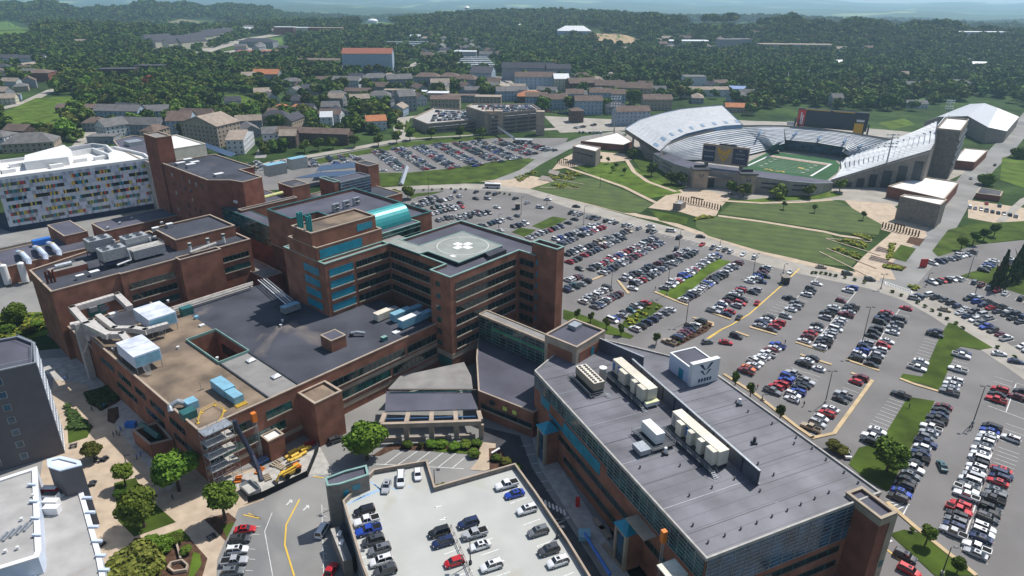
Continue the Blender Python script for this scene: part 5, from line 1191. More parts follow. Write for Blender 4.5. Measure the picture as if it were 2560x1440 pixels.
for k,(x,y) in enumerate([(752,568),(774,577)]):
    u,v=hp_(x,y,42.5);t=thing('exhaust_stack',['turquoise finned exhaust stack, left of the pair','turquoise finned exhaust stack, right of the pair'][k],'stack',(*HOS.w(u,v),42.3),'turquoise exhaust stacks')
    for i in range(3):
        for j in range(2): b=MB(HOS);b.cyl(u+(i-1)*.62,v+(j-.5)*.7,42.3,47.6-.3*(i % 2),.3,'tealroof',8);b.build('flue',t)
for k,(x,y) in enumerate([(842,520),(868,512),(893,504)]):
    u,v=hp_(x,y,36.4);t=thing('roof_fan',['left','middle','right'][k]+' one of three upright round fans on the slate roof behind the stacks','fan',(*HOS.w(u,v),35),'upright fans')
    b=MB(HOS);b.box(u-1.5,u+1.5,v,v+1.2,35,38,'metal');b.build('housing',t)
    b=MB(HOS);n=14;c=[b.vert(u+1.15*math.cos(2*PI*i/n),v-.03,36.5+1.15*math.sin(2*PI*i/n)) for i in range(n)];b.face(c,'dmetal')
    for i in range(4): a=PI*i/4;b.bar((u+1.1*math.cos(a),v-.08,36.5+1.1*math.sin(a)),(u-1.1*math.cos(a),v-.08,36.5-1.1*math.sin(a)),.12,'metal')
    b.build('fan',t)
for k,(x,y,lb) in enumerate([(235,598,'left rear'),(268,622,'left front'),(325,592,'right rear')]):
    u,v=hp_(x,y,31);t=thing('cooling_tower',lb+' galvanised cooling tower with two big round fans','cooling tower',(*HOS.w(u,v),25),'cooling towers')
    b=MB(HOS);b.box(u-2.6,u+5.4,v-2.2,v+3.4,27.2,31,'metal',mat('cooling_top',(.34,.36,.38),.5));b.build('casing',t)
    for i in range(2):
        for j in range(1):
            for q in range(2):
                b=MB(HOS);b.cyl(u-.6+i*3.6,v-.7+q*2.6,31,31.35,1.15,'metal',14,top='dmetal');b.build('fan',t)
    b=MB(HOS)
    for du in (-2.4,1.4,5.2):
        for dv in (-2,3.2): b.bar((u+du,v+dv,24.3),(u+du,v+dv,27.2),.3,'dmetal')
    b.box(u-2.2,u+5,v-1.8,v+3,25.6,26.6,'navy');b.tube([(u+5.6,v-2.5,30),(u+5.8,v-2.6,26),(u+1,v-2.8,25.4)],.35,'white',8)
    b.build('frame',t)
u,v=hp_(345,615,29);t=thing('cooling_plant','low galvanised plant tank with railing in front of the rear cooling tower','plant',(*HOS.w(u,v),25))
b=MB(HOS);b.box(u-3,u+8,v-3,v+2.5,25.2,28.4,'metal','concrete');b.build('casing',t);b=MB(HOS)
for z in (28.8,29.4): b.tube([(u-3,v+2.5,z),(u-3,v-3,z),(u+8,v-3,z),(u+8,v+2.5,z)],.06,'metal')
b.build('railing',t)
u,v=hp_(540,612,27);t=thing('pipe_manifold','cream pipe manifold with three green capped flues','pipe',(*HOS.w(u,v),25));b=MB(HOS);b.tube([(u-9,v+2,26),(u+2,v+4.5,26)],.55,'concrete',8);b.build('pipe',t)
for k,(x,y) in enumerate([(474,612),(519,600),(558,589)]): u,v=hp_(x,y,27.5);b=MB(HOS);b.cyl(u,v,24.6,27.4,.5,'white',8);b.cyl(u,v,27.4,28.2,.7,'darkteal',8,top='concrete');b.build('flue',t)
for k,(x,y,w_,h_) in enumerate([(390,577,2.4,1.6),(425,567,2.4,1.8),(236,680,3,2),(200,690,2.5,1.4),(500,692,2,1.4)]):
    u,v=hp_(x,y,28 if k < 2 else 25.3);zz=27.9 if k < 2 else (24.2 if k < 4 else 13);plant(['twin silver unit on the upper annex roof, left','twin silver unit on the upper annex roof, right','dark boxed unit at the annex front edge','white unit beside the dark boxed unit','silver pumps on the small link roof'][k],'roof_unit',[(u-w_/2,u+w_/2,v-h_/2,v+h_/2,zz,zz+1.5,'metal','white')])
u,v=hp_(140,670,27);t=plant('brick plant hut with blue-green tank on the annex corner','roof_hut',[(u-2,u+9,v-1.5,v+3,24.2,26.4,'brick2','roofgrey')],'rooftop hut');b=MB(HOS);b.tube([(u,v+1,27.1),(u+5,v+1,27.1)],.8,'metal',10);b.build('tank',t)
for k in range(3): a=hp_(118+k*9,700-k*2,25.5);b=MB(HOS);b.cyl(a[0],a[1],24.2,28.6,.35,mat('rust',(.12,.035,.02),.8),8);tag(b.build('flue'),['rusty','dark red','tall rusty'][k]+' flue pipe at the annex corner, '+ORD[k]+' from the left','flue','rusty flues')
u,v=hp_(541,565,20);b=MB(HOS);b.cyl(u,v,16,23,.7,'blue',10);b.cyl(u,v,23,23.5,1.1,'white',10);tag(b.build('blue_flue'),'blue flue with white cap behind the brick annex','flue')
for k,(x,y,h) in enumerate([(22,714,9),(66,708,9),(97,680,6.5)]):
    u,v=U(x,y,0);t=thing('storage_tank',['tall white storage tank, leftmost of three','tall white storage tank, middle of three','shorter white storage tank nearest the annex'][k],'tank',(u,v,0),'white upright tanks')
    b=MB();b.cyl(u,v,.8,h,1.35,'white',16);b.cyl(u,v,h,h+.5,1.35,'white',16,r1=.5);b.build('vessel',t,smooth=False)
    b=MB()
    for i in range(4): b.bar((u+math.cos(i*PI/2)*1.2,v+math.sin(i*PI/2)*1.2,0),(u+math.cos(i*PI/2)*1.2,v+math.sin(i*PI/2)*1.2,1),.2,'yellow')
    b.build('legs',t)
for k,(x,y) in enumerate([(58,640),(100,628),(134,618)]):
    a=U(x-14,y-14,9.5);c=U(x+12,y+14,9.5);mdl=((a[0]+c[0])/2,(a[1]+c[1])/2);b=MB();b.tube([(*a,8.6),(*mdl,10.6),(c[0],c[1]+.6,9.8),(*c,8.4)],1.1,'bluewhite',10)
    b.tube([(mdl[0]-.1,mdl[1]+.1,10.62),(mdl[0]+.3,mdl[1]-.4,10.6)],1.14,'yellow',10);tag(b.build('curved_duct'),['left','middle','right'][k]+' curved silver exhaust duct by the white tanks','duct','curved exhaust ducts')
a=hp_(100,600,10);plant('bright blue container behind the curved ducts','blue_container',[(a[0]-3,a[0]+4,a[1]-1.3,a[1]+1.6,8,10.4,'blue')],'container')
a=[hp_(x,y,Z) for x,y in [(495,1058),(505,1032),(538,1014),(562,1028),(556,1048),(548,1062)]]
b=MB(HOS)
for z in (Z+.5,Z+1.05): b.tube([(*p,z) for p in a],.07,'yellow',5)
for p in a: b.bar((*p,Z),(*p,Z+1.1),.14,'yellow');b.box(p[0]-.35,p[0]+.35,p[1]-.35,p[1]+.35,Z,Z+.15,'yellow')
tag(b.build('safety_rail'),'yellow safety rail ring at the podium corner above the scaffold','railing')
b=MB(HOS);a=hp_(601,1012,Z)
for k in range(5): b.box(a[0]-1.4,a[0]+1.6,a[1]-1+k*.42,a[1]-.78+k*.42,Z,Z+.35,'yellow')
tag(b.build('rail_stack'),'stack of yellow rails lying on the brown roof','rails')
b=MB(HOS);a=hp_(503,975,Z);b.bar((*a,Z),(*a,Z+2.4),.15,'metal');b.box(a[0]-.8,a[0]+.8,a[1]-.1,a[1]+.1,Z,Z+.1,'dmetal');tag(b.build('roof_pipe'),'thin vent pipe standing on the brown roof','pipe')
# stadium
ST_=thing('stadium','open football stadium with silver seating bowl around a green field','stadium',(*U(1900,400),0))
def R3(x,y,z): return (*U(x,y,z),z)
fld=[(1850,415),(1925,378),(2085,398),(2100,412),(2095,430),(2060,455),(2000,462),(1880,452),(1840,430)]
b=MB();b.flat([U(x,y,.3) for x,y in fld],.3,'turf');b.build('field',ST_)
b=MB()
def fl(P,Q,w_,m='white',z=.34):
    a,q=np.array(U(*P,z)),np.array(U(*Q,z));d=(q-a)/np.linalg.norm(q-a);n=np.array([-d[1],d[0]])*w_/2;b.quad([(*(a-n),z),(*(q-n),z),(*(q+n),z),(*(a+n),z)],m)
F0,F1,F2,F3=[np.array(U(x,y,.34)) for x,y in [(1926.6,387.9),(2077.8,409.7),(2027.4,439.9),(1869.5,414)]]
def fq(s,t): return tuple(F0+(F1-F0)*s+((F3-F0)*(1-s)+(F2-F1)*s)*t)
def fline(s0,t0,s1,t1,w_,m,z=.34):
    a,q=np.array(fq(s0,t0)),np.array(fq(s1,t1));d=(q-a)/np.linalg.norm(q-a);n=np.array([-d[1],d[0]])*w_/2;b.quad([(*(a-n),z),(*(q-n),z),(*(q+n),z),(*(a+n),z)],m)
fline(0,-.02,0,1,1.4,'white');fline(1,-.02,1,1,1.4,'white');fline(-.01,0,1.01,0,1.0,'white')
for k in range(9): fline(0,.16+k*.1,1,.16+k*.1,.18,'line')
fline(.02,.075,.98,.075,4.2,mat('endzone',(.48,.33,.26),.8,var=.1,scale=.5),.345)
for k in range(4):
    for s in (.17,.83): fline(s-.03,.26+k*.2,s+.03,.26+k*.2,.9,'line',.35)
b.build('field_lines',ST_)
b=MB();c=np.array(U(1937,426,.36));e1=(F1-F0)/np.linalg.norm(F1-F0);e2=(F3-F0)/np.linalg.norm(F3-F0)
for s in (-1,1):
    for pts in [[(0,2.2),(2,2.2),(7,-1.5),(5,-1.5)],[(5,-1.5),(7,-1.5),(9,1),(8,2)]]:
        q=[c+e1*x*s*.8+e2*y*.8 for x,y in pts];q=q if s > 0 else q[::-1];b.quad([(*p,.36) for p in q],'gold')
c2=np.array(U(2003,420,.36));b.quad([(*(c2+e1*x+e2*y),.36) for x,y in ((-2,-1),(2,-1),(2,1),(-2,1))],'gold');b.build('emblem',ST_)
def loft(name,A,B,m,n=10,under='greystone',skirt=True,steps=False):
    """tiered stand between a low inner line A and a high outer line B (pixel x, y, height)"""
    a=[np.array(R3(*p)) for p in A];c=[np.array(R3(*p)) for p in B];w=MB()
    ids=[]
    for p,q in zip(a,c):
        col=[]
        for i in range(n+1):
            t=i/n;z=p[2]+(q[2]-p[2])*t
            if i and steps: col.append(w.vert(p[0]+(q[0]-p[0])*t,p[1]+(q[1]-p[1])*t,z-(q[2]-p[2])/n))
            col.append(w.vert(p[0]+(q[0]-p[0])*t,p[1]+(q[1]-p[1])*t,z))
        ids.append(col)
    for r0,r1 in zip(ids,ids[1:]):
        for i in range(len(r0)-1): w.face((r0[i],r0[i+1],r1[i+1],r1[i]),m)
    w.build(name,ST_)
    if skirt:
        s=MB()
        for q0,q1 in zip(c,c[1:]): s.quad([(q0[0],q0[1],0 if skirt is True else q0[2]-skirt),(q1[0],q1[1],0 if skirt is True else q1[2]-skirt),(q1[0],q1[1],q1[2]+.9),(q0[0],q0[1],q0[2]+.9)],under)
        s.build('outer_wall',ST_)
    return a,c
seatm=striped('seat_tiers',(.56,.58,.60),(.40,.43,.47),.75,0,.6,.62,vert=True,var=.07)
loft('west_lower_stand',[(1652,388,6),(1700,400,2),(1760,398,1.5),(1870,386,1.5),(1928,372,1.5)],[(1652,378,12),(1668,362,13),(1718,342,13.5),(1790,325,14),(1858,316,14)],seatm,14,steps=True)
loft('north_west_stand',[(1928,373,1.5),(1935,366,6),(1962,358,8)],[(1858,316,14),(1900,315,14),(1960,316,14)],seatm,14,steps=True)
loft('north_stand',[(1965,349,9),(2040,356,9),(2112,368,9)],[(1960,316,14),(2050,323,14),(2130,334,14)],seatm,10,steps=True)
loft('north_east_stand',[(2112,369,9),(2105,378,7),(2120,390,3)],[(2130,334,14),(2180,342,15),(2240,352,16)],seatm,14,steps=True)
ei,eo=loft('east_stand',[(2120,390,3),(2102,404,1.5),(2104,420,1.5),(2090,440,1.5),(2072,452,1.5)],[(2342,322,30),(2340,352,29),(2325,378,25),(2205,414,14),(2076,453,4.2)],seatm,18,steps=True,skirt=True)
loft('east_rear_stand',[(2120,390,3),(2150,375,8),(2240,352,16)],[(2342,322,30),(2345,310,31),(2345,300,31)],seatm,14,steps=True)
b=MB();P=[R3(x,y,1) for x,y in [(1928,379),(1962,372),(2105,392),(2122,388)]];T=[R3(x,y,9) for x,y in [(1925,366),(1966,348),(2112,369),(2120,378)]]
for i in range(3): b.quad([P[i],P[i+1],T[i+1],T[i]],'glassb' if i ==1 else 'darkteal')
b.build('end_building',ST_)
b=MB()
for k in range(14): t=k/13;p=[P[1][j]+(P[2][j]-P[1][j])*t for j in range(3)];q=[T[1][j]+(T[2][j]-T[1][j])*t for j in range(3)];b.bar((p[0],p[1]-.3,p[2]),(q[0],q[1]-.3,q[2]),.3,'dmetal')
b.build('mullions',ST_)
ua,uc=loft('upper_west_deck',[(1650,378,8),(1680,352,13),(1715,336,14.8),(1760,325,15.5),(1810,316,16),(1857,313,15.5)],[(1563,322,18),(1600,300,21),(1650,285,23),(1705,273,24.5),(1755,268,25),(1806,264,24.5)],'seatup',10,skirt=2.2)
b=MB()
for i in range(5): b.bar(tuple(uc[i]),tuple(uc[i+1]),.7,'bluerim')
b.bar(tuple(uc[-1]),tuple(ua[-1]),.9,'bluerim');b.build('rim',ST_)
for i in range(5):
    p,q=ua[i],ua[i+1];w=MB();w.quad([(p[0],p[1],p[2]-3),(q[0],q[1],q[2]-3),(q[0],q[1],q[2]+.6),(p[0],p[1],p[2]+.6)],'bluerim');w.build('deck_front',ST_)
b=MB();b.quad([tuple(ua[0]),tuple(uc[0]),(uc[0][0],uc[0][1],uc[0][2]-3),(ua[0][0],ua[0][1],ua[0][2]-3)],'greystone')
b.quad([(ua[0][0],ua[0][1],0),tuple(ua[0]),tuple(ua[0]*.35+uc[0]*.65),(*(ua[0]*.6+uc[0]*.4)[:2],0)],'greystone')
b.build('deck_end_wall',ST_)
for i in range(6): p=uc[i]*.75+ua[i]*.25;b=MB();b.bar((p[0],p[1],0),tuple(p),1.6,'greystone');b.build('support',ST_)
for k in range(9):   # stair openings in the upper deck
    t=k/8*.94+.04;j=min(4,int(t*5));f_=t*5-j;p=ua[j]*(1-f_)+ua[j+1]*f_;q=uc[j]*(1-f_)+uc[j+1]*f_
    o=p+(q-p)*.12;e=p+(q-p)*.24;dx=(ua[j+1]-ua[j]);dx=dx/np.linalg.norm(dx)*1.6;w=MB();w.quad([tuple(o-dx+[0,0,.25]),tuple(o+dx+[0,0,.25]),tuple(e+dx+[0,0,.25]),tuple(e-dx+[0,0,.25])],'bluerim');w.build('stair_opening',ST_)
for (x0,y0,x1,y1,z) in [(1982,338,1993,330,12),(2044,348,2052,340,12),(2108,356,2116,347,12),(2145,368,2165,357,10),(2175,375,2200,366,9),(1898,335,1902,326,12),(2260,390,2280,386,17),(2245,398,2262,394,16),(2230,408,2248,402,15),(2268,378,2285,374,19)]:
    p,q=R3(x0,y0,z+.3),R3(x1,y1,z+.6);w=MB();w.bar(p,q,1.5,'bluerim');w.build('stair_opening',ST_)
for i in range(2,4):
    A_,B_=eo[i],eo[i+1];n_b=int(np.linalg.norm((B_-A_)[:2])/7)
    for k in range(n_b):
        t0,t1=(k+.18)/n_b,(k+.82)/n_b;p,q=A_+(B_-A_)*t0,A_+(B_-A_)*t1;nn_=np.array([(B_-A_)[1],-(B_-A_)[0],0]);nn_=nn_/np.linalg.norm(nn_)*.15;nn_=nn_ if nn_[1] < 0 else -nn_
        zt_=max(2.2,min(p[2],q[2])-3.5);w=MB();w.quad([(*(p+nn_)[:2],.4),(*(q+nn_)[:2],.4),(*(q+nn_)[:2],zt_),(*(p+nn_)[:2],zt_)],'dmetal');w.build('bay',ST_)
outer=[(1634,383),(1651,393),(1688,410),(1722,420),(1790,427),(1836,431),(1890,441),(1970,452),(2037,458),(2083,457)]
inner=[(1655,378),(1672,386),(1702,398),(1740,406),(1800,414),(1845,419),(1895,427),(1965,436),(2030,445),(2078,452)]
zo=[7,8.5,9.5,10.5,10.5,10.5,10,9,8,5]
b=MB();o=[R3(x,y,z) for (x,y),z in zip(outer,zo)];n_=[R3(x,y,z-.5) for (x,y),z in zip(inner,zo)]
for i in range(9):
    b.quad([(o[i][0],o[i][1],0),(o[i+1][0],o[i+1][1],0),o[i+1],o[i]],mat('curved_wall',(.38,.35,.31),.85,var=.08));b.quad([o[i],o[i+1],n_[i+1],n_[i]],'roof2');b.quad([n_[i],n_[i+1],(n_[i+1][0],n_[i+1][1],.3),(n_[i][0],n_[i][1],.3)],'dmetal')
b.build('south_concourse',ST_)
b=MB()
for i in range(9): b.bar(o[i],o[i+1],.45,'metal')
for k in (0,1,6,7):
    for z in (3.6,6.4):
        p=np.array(o[k])*.8+np.array(o[k+1])*.2;q=np.array(o[k])*.2+np.array(o[k+1])*.8;b.bar((p[0],p[1]-.2,z),(q[0],q[1]-.2,z),.9,'dmetal')
b.build('window_bands',ST_)
def gate_tower(x,y):
    p=U(x,y,0);w=MB();w.box(p[0]-4.5,p[0]+4.5,p[1]-2,p[1]+5,0,11.8,'stone');w.box(p[0]-5.3,p[0]+5.3,p[1]-2.8,p[1]+5.6,11.8,12.6,'dmetal');w.box(p[0]-3.5,p[0]+3.6,p[1]+3,p[1]+4,12.6,14,'dmetal')
    for s in (-1,1):
        for dz in (0,-.9): w.quad([(p[0]+s*.1,p[1]-2.05,8.3+dz),(p[0]+s*.6,p[1]-2.05,8.3+dz),(p[0]+s*1.6,p[1]-2.05,9.6+dz),(p[0]+s*1.0,p[1]-2.05,9.6+dz)],'navy')
    w.build('gate_tower',ST_)
gate_tower(1747,471);gate_tower(1864,483)
b=MB();p,q=U(1755,470,0),U(1835,478,0);b.box(p[0],q[0]+2,p[1]-1.5,p[1]+6,6.6,7.4,'greystone');b.box(p[0],q[0]+2,p[1]+2,p[1]+3,0,6.6,'dmetal');b.build('entrance_gate',ST_)
PT=thing('press_tower','tall grey press tower standing at the end of the stadium bowl','tower',(*U(2385,440,0),0))
k0,k1=U(2342,322,31.4),U(2402,328,31.4);a=np.array(k0);c=np.array(k1);d=(c-a)/np.linalg.norm(c-a);n=np.array([-d[1],d[0]])
far=np.array(U(2427,300,31.4));dep=float((far-c) @ n);sh=float((far-c) @ d)
q=[tuple(a),tuple(c),tuple(c+n*dep+d*sh*.6),tuple(a+n*dep+d*sh*.6)]
b=MB();b.prism(q,0,31,'greystone','roofwhite');b.build('wall',PT);b=MB();b.rim(q,31,32,.6,'stone');b.build('parapet',PT)
b=MB()
for z in (10,15,20,25): b.bar((q[1][0]+.1,q[1][1],z),(q[2][0]+.1,q[2][1],z),1.6,'dmetal')
b.build('window_bands',PT)
b=MB()
for i in range(8): t=i/7;p=np.array(q[3])*(t)+np.array(q[0])*(1-t);b.bar((*p,31),(p[0]+1,p[1]-1,34-.1*i),.25,'metal')
b.bar((*q[0],33.5),(*q[3],34.5),.5,'white');b.build('roof_truss',PT)
SBD=thing('scoreboard','stone scoreboard with gold emblem and two dark panels above the south gate','scoreboard',(*U(1812,440,0),0))
c0,c1=np.array(U(1752,408,16)),np.array(U(1870,422,16));
z0s,z1s=13.0,25.5
c0,c1=np.array(U(1753,405,z0s)),np.array(U(1868,419,z0s));d=(c1-c0)/np.linalg.norm(c1-c0);n=np.array([d[1],-d[0]]);Lb=np.linalg.norm(c1-c0)
hgt_px=PR(*c0,z1s)[1]
def sb(mb,a0,a1,za,zb,o0,o1,m):
    P=[c0+d*a0+n*o0,c0+d*a0+n*o1,c0+d*a1+n*o1,c0+d*a1+n*o0];mb.prism([tuple(x) for x in P],za,zb,m,bottom=True)
zt=z0s
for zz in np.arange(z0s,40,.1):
    if PR(*c0,zz)[1] <=358: zt=float(zz);break
b=MB();sb(b,0,Lb,z0s,zt,-1.2,0,'stone');b.build('board',SBD)
b=MB();sb(b,Lb*.02,Lb*.28,z0s+1.2,zt-1.2,.02,.15,'navy');b.build('panel',SBD);b=MB();sb(b,Lb*.66,Lb*.98,z0s+1.2,zt-1.2,.02,.15,'navy');b.build('panel',SBD)
b=MB()
for t in (.12,.88): p=c0+d*Lb*t;b.box(p[0]-1,p[0]+1,p[1]-.5,p[1]+1.5,0,z0s,'greystone')
b.build('column',SBD)
b=MB();mid=Lb*.47;H_=zt-z0s
def poly3(mb,pts,m,o=.06):
    mb.face([mb.vert(*(c0+d*(mid+x)+n*o),z0s+y) for x,y in pts],m)
for s in (-1,1):
    f=lambda pts: pts if s > 0 else pts[::-1]
    poly3(b,f([(s*.0,H_*.42),(s*.0,H_*.62),(s*Lb*.05,H_*.82),(s*Lb*.05,H_*.60)][::1]),'gold');poly3(b,f([(s*Lb*.05,H_*.60),(s*Lb*.085,H_*.5),(s*Lb*.155,H_*.84),(s*Lb*.095,H_*.84)]),'gold')
    poly3(b,f([(0,H_*.12),(0,H_*.30),(s*Lb*.07,H_*.5),(s*Lb*.11,H_*.5)]),'gold')
b.build('emblem',SBD)
def text(par,s,loc,size,rot,m,nm='lettering'):
    cu=bpy.data.curves.new(nm,'FONT');cu.body=s;cu.size=size;cu.extrude=.02;cu.align_x='CENTER';cu.align_y='CENTER'
    o=bpy.data.objects.new(nm,cu);COL.objects.link(o);o.rotation_euler=rot;cu.materials.append(M[m] if isinstance(m,str) else m)
    if par is not None: o.parent=par;w=par['_w'];o.location=(loc[0]-w[0],loc[1]-w[1],loc[2]-w[2])
    else: o.location=loc
    return o
ang=math.atan2(d[1],d[0])
def onb(a,z,o=.2): p=c0+d*a+n*o;return (p[0],p[1],z)
text(SBD,'Panasonic',onb(Lb*.15,z0s+H_*.66),H_*.14,(PI/2,0,ang),'line');text(SBD,'EPICENTER',onb(Lb*.15,z0s+H_*.34),H_*.10,(PI/2,0,ang),'line')
text(SBD,'GO',onb(Lb*.82,z0s+H_*.8),H_*.10,(PI/2,0,ang),'line');text(SBD,'FIRST DOWN',onb(Lb*.82,z0s+H_*.62),H_*.08,(PI/2,0,ang),'line');text(SBD,'HOME GUEST',onb(Lb*.82,z0s+H_*.4),H_*.08,(PI/2,0,ang),'line')
b=MB();sb(b,Lb*.35,Lb*.72,zt,zt+.9,-.8,-.1,'dmetal');b.build('speaker_bar',SBD)
VB=thing('video_board','huge dark video board with red and gold advert panels at the far end','video board',(*U(2080,330,0),0))
v0,v1=np.array(U(1990,315,14)),np.array(U(2165,330,14));d=(v1-v0)/np.linalg.norm(v1-v0);n=np.array([d[1],-d[0]]);Lv=np.linalg.norm(v1-v0)
zt=14
for zz in np.arange(14,50,.1):
    if PR(*v0,zz)[1] <=270: zt=float(zz);break
def vb(mb,a0,a1,za,zb,o0,o1,m): P=[v0+d*a0+n*o0,v0+d*a0+n*o1,v0+d*a1+n*o1,v0+d*a1+n*o0];mb.prism([tuple(x) for x in P],za,zb,m,bottom=True)
b=MB();vb(b,0,Lv,14,zt,-2,0,mat('screen_dark',(.012,.018,.035),.5,var=.05));b.build('screen',VB)
b=MB();vb(b,Lv*.005,Lv*.11,14.5,zt-1,.02,.3,'red');b.build('advert_panel',VB);b=MB();vb(b,Lv*.82,Lv*.95,11.5,14+(zt-14)*.42,.02,.3,'gold');b.build('advert_panel',VB)
b=MB();vb(b,Lv*.045,Lv*.06,16,zt-3,.3,.36,'white');vb(b,Lv*.07,Lv*.085,15.5,zt-5,.3,.36,'white');b.build('advert_text',VB)
b=MB();vb(b,Lv*.10,Lv*.45,zt-.9,zt-.3,.02,.1,'gold');vb(b,Lv*.5,Lv*.8,zt-.9,zt-.3,.02,.1,'gold');vb(b,Lv*.84,Lv*.95,14+(zt-14)*.5,14+(zt-14)*.62,.02,.12,'line');b.build('header',VB)
b=MB()
for t in (-.02,.04,.96,1.02): p=v0+d*Lv*t;b.bar((*p,0),(*p,20),1.4,'dmetal')
b.build('supports',VB)
b=MB();vb(b,-Lv*.14,-Lv*.03,14,17,-.8,-.3,'white');tag(b.build('banner'),'white banner panel left of the dark video board','banner')
for k,(x,y,yb,z) in enumerate([(2224,335,462,38),(2365,250,300,52),(1534,240,345,38)]):
    base=U(x-(0 if k else 20),yb,0);zt=20
    for zz in np.arange(10,90,.25):
        if PR(*base,zz)[1] <=y: zt=float(zz);break
    t=thing('floodlight_mast',['floodlight mast in front of the east stand, lamps in two blocks','floodlight mast rising behind the press tower','floodlight mast at the west corner by the upper deck'][k],'floodlight',(*base,0),'stadium floodlights')
    b=MB();b.tube([(*base,0),(*base,zt)],[.6,.3],'metal',6);b.build('pole',t)
    for r_ in range(4):
        for c_ in range(4): w=MB();w.box(base[0]-4+c_*2.2,base[0]-2.8+c_*2.2,base[1]-.6,base[1],zt-r_*2-(1.5 if r_ > 1 else 0)-.9,zt-r_*2-(1.5 if r_ > 1 else 0),'white',bottom=True);w.build('lamp',t)
IH=thing('indoor_practice_hall','big pale-roofed hall right of the press tower','hall',(*U(2420,340,0),0))
zr,ze=15,9
e0,e1,e2=R3(2315,305,ze),R3(2480,352,ze),R3(2522,322,ze);r0,r1=R3(2345,288,11),R3(2440,262,zr)
pts=dict(A=R3(2312,305,ze),B=R3(2345,292,14),C=R3(2420,290,zr),D=R3(2470,318,13),E=R3(2517,328,ze),F=R3(2548,292,ze),G=R3(2495,270,13),H=R3(2462,258,zr),I=R3(2425,260,13),J=R3(2385,275,ze))
b=MB()
for f in ('AJIB','BIHC','CHGD','DGFE'): b.quad([pts[k] for k in f],mat('hall_roof',(.42,.44,.48),.5,var=.04) if f !='DGFE' else 'roofwhite')
b.build('roof',IH)
b=MB();fr=[pts[k] for k in 'ABCDE']
for p,q in zip(fr,fr[1:]): b.quad([(p[0],p[1],0),(q[0],q[1],0),(q[0],q[1],q[2]-.05),(p[0],p[1],p[2]-.05)],'greystone')
p,q=pts['E'],pts['F'];b.quad([(p[0],p[1],0),(q[0],q[1],0),(q[0],q[1],q[2]-.05),(p[0],p[1],p[2]-.05)],'greystone');p,q=pts['J'],pts['A'];b.quad([(p[0],p[1],0),(q[0],q[1],0),(q[0],q[1],q[2]-.05),(p[0],p[1],p[2]-.05)],'greystone')
b.build('wall',IH)
def lowb(name,label,roofpx,z,wall,roof,cat='building',ph=.5):
    t=thing(name,label,cat,(*U(*roofpx[0],0),0));mass(t,WORLD,[U(x,y,z) for x,y in roofpx],0,z,wall,roof,ph,.6,'stone');return t
lowb('service_hall','low hall with dotted white roof below the press tower',[(2220,465),(2362,497),(2398,455),(2300,440)],7,'brick2','roofwhite')
lowb('service_hall','small white-roofed hall behind the press tower',[(2385,400),(2438,405),(2470,375),(2412,370)],6,'brick2','roofwhite')
g=lowb('gate_house','grey gate house with white roof and dark upper windows beside the east road',[(2250,490),(2352,512),(2368,498),(2262,485)],13,'greystone','roofwhite')
b=MB();p,q=U(2272,512,7),U(2345,528,7);b.bar((p[0],p[1]-1,7),(q[0],q[1]-1,7),2.4,'dmetal');b.bar((p[0],p[1]-1.3,4.5),(q[0],q[1]-1.3,4.5),.7,'white');b.build('window_band',g)
g=lowb('gate_house','square grey gate house on the west side of the stadium lawn',[(1432,365),(1490,378),(1502,368),(1446,358)],11,'greystone','roofwhite')
b=MB();p,q=U(1437,375,8),U(1484,386,8);b.bar((p[0],p[1]-1,7),(q[0],q[1]-1,7),2.5,'dmetal');b.build('window_band',g)
lowb('concession_hall','long white-roofed concession hall under the upper deck',[(1452,352),(1560,362),(1582,352),(1545,330)],5,'brick2','roofwhite')
lowb('ticket_booth','small grey glass-roofed kiosk on the stadium plaza',[(1683,508),(1703,510),(1716,502),(1696,500)],4,'greystone','metal','kiosk',.3)
lowb('equipment_shed','long dark shed beside the east terrace lot',[(2440,482),(2502,490),(2508,478),(2450,468)],3.5,'brick2','roof','shed',.2)
def fence_gate(label,P,Q,n,h=3.2):
    a,c=np.array(U(*P)),np.array(U(*Q));t=thing('entrance_gate',label,'gate',(*a,0));b=MB()
    for i in range(n+1): p=a+(c-a)*i/n;b.box(p[0]-.25,p[0]+.25,p[1]-.25,p[1]+.25,0,h*(1.25 if n*.3 < i < n*.6 else 1),'mulch')
    b.build('posts',t);b=MB();b.bar((*a,1.2),(*c,1.2),.15,'dmetal');s0,s1=a+(c-a)*.3,a+(c-a)*.6;b.bar((*s0,h*1.25),(*s1,h*1.25),.7,'mulch');b.build('rail',t)
fence_gate('dark brown gate with pergola beam on the stadium plaza',(1695,502),(1800,526),16);fence_gate('dark brown gate across the top of the wide stairs',(2205,570),(2295,592),12);fence_gate('brown pergola gate at the head of the west steps',(1395,408),(1435,418),9)
for k,(P,w_,lb) in enumerate([([(2195,618),(2232,628),(2228,636),(2186,628)],5,'upper flight'),([(2178,640),(2222,652),(2218,661),(2170,650)],5,'lower flight')]):
    q=[np.array(U(*p)) for p in P];b=MB()
    for i in range(6):
        t0,t1=i/6,(i+1)/6;A_,B_=q[3]*(1-t0)+q[0]*t0,q[2]*(1-t0)+q[1]*t0;C_,D_=q[2]*(1-t1)+q[1]*t1,q[3]*(1-t1)+q[0]*t1
        b.prism([tuple(A_),tuple(B_),tuple(C_),tuple(D_)],.12,.2+.05*i,'mulch' if i % 2 else 'greystone')
    tag(b.build('steps'),lb+' of the wide paved steps leading to the stadium','steps')
for P,lb in [([(1355,440),(1385,445),(1378,455),(1345,450)],'west garden steps below the pergola gate, lower flight'),([(1375,425),(1400,430),(1394,440),(1370,434)],'west garden steps below the pergola gate, upper flight')]:
    b=MB();b.prism([U(*p) for p in P],.12,.4,'greystone');tag(b.build('steps'),lb,'steps')
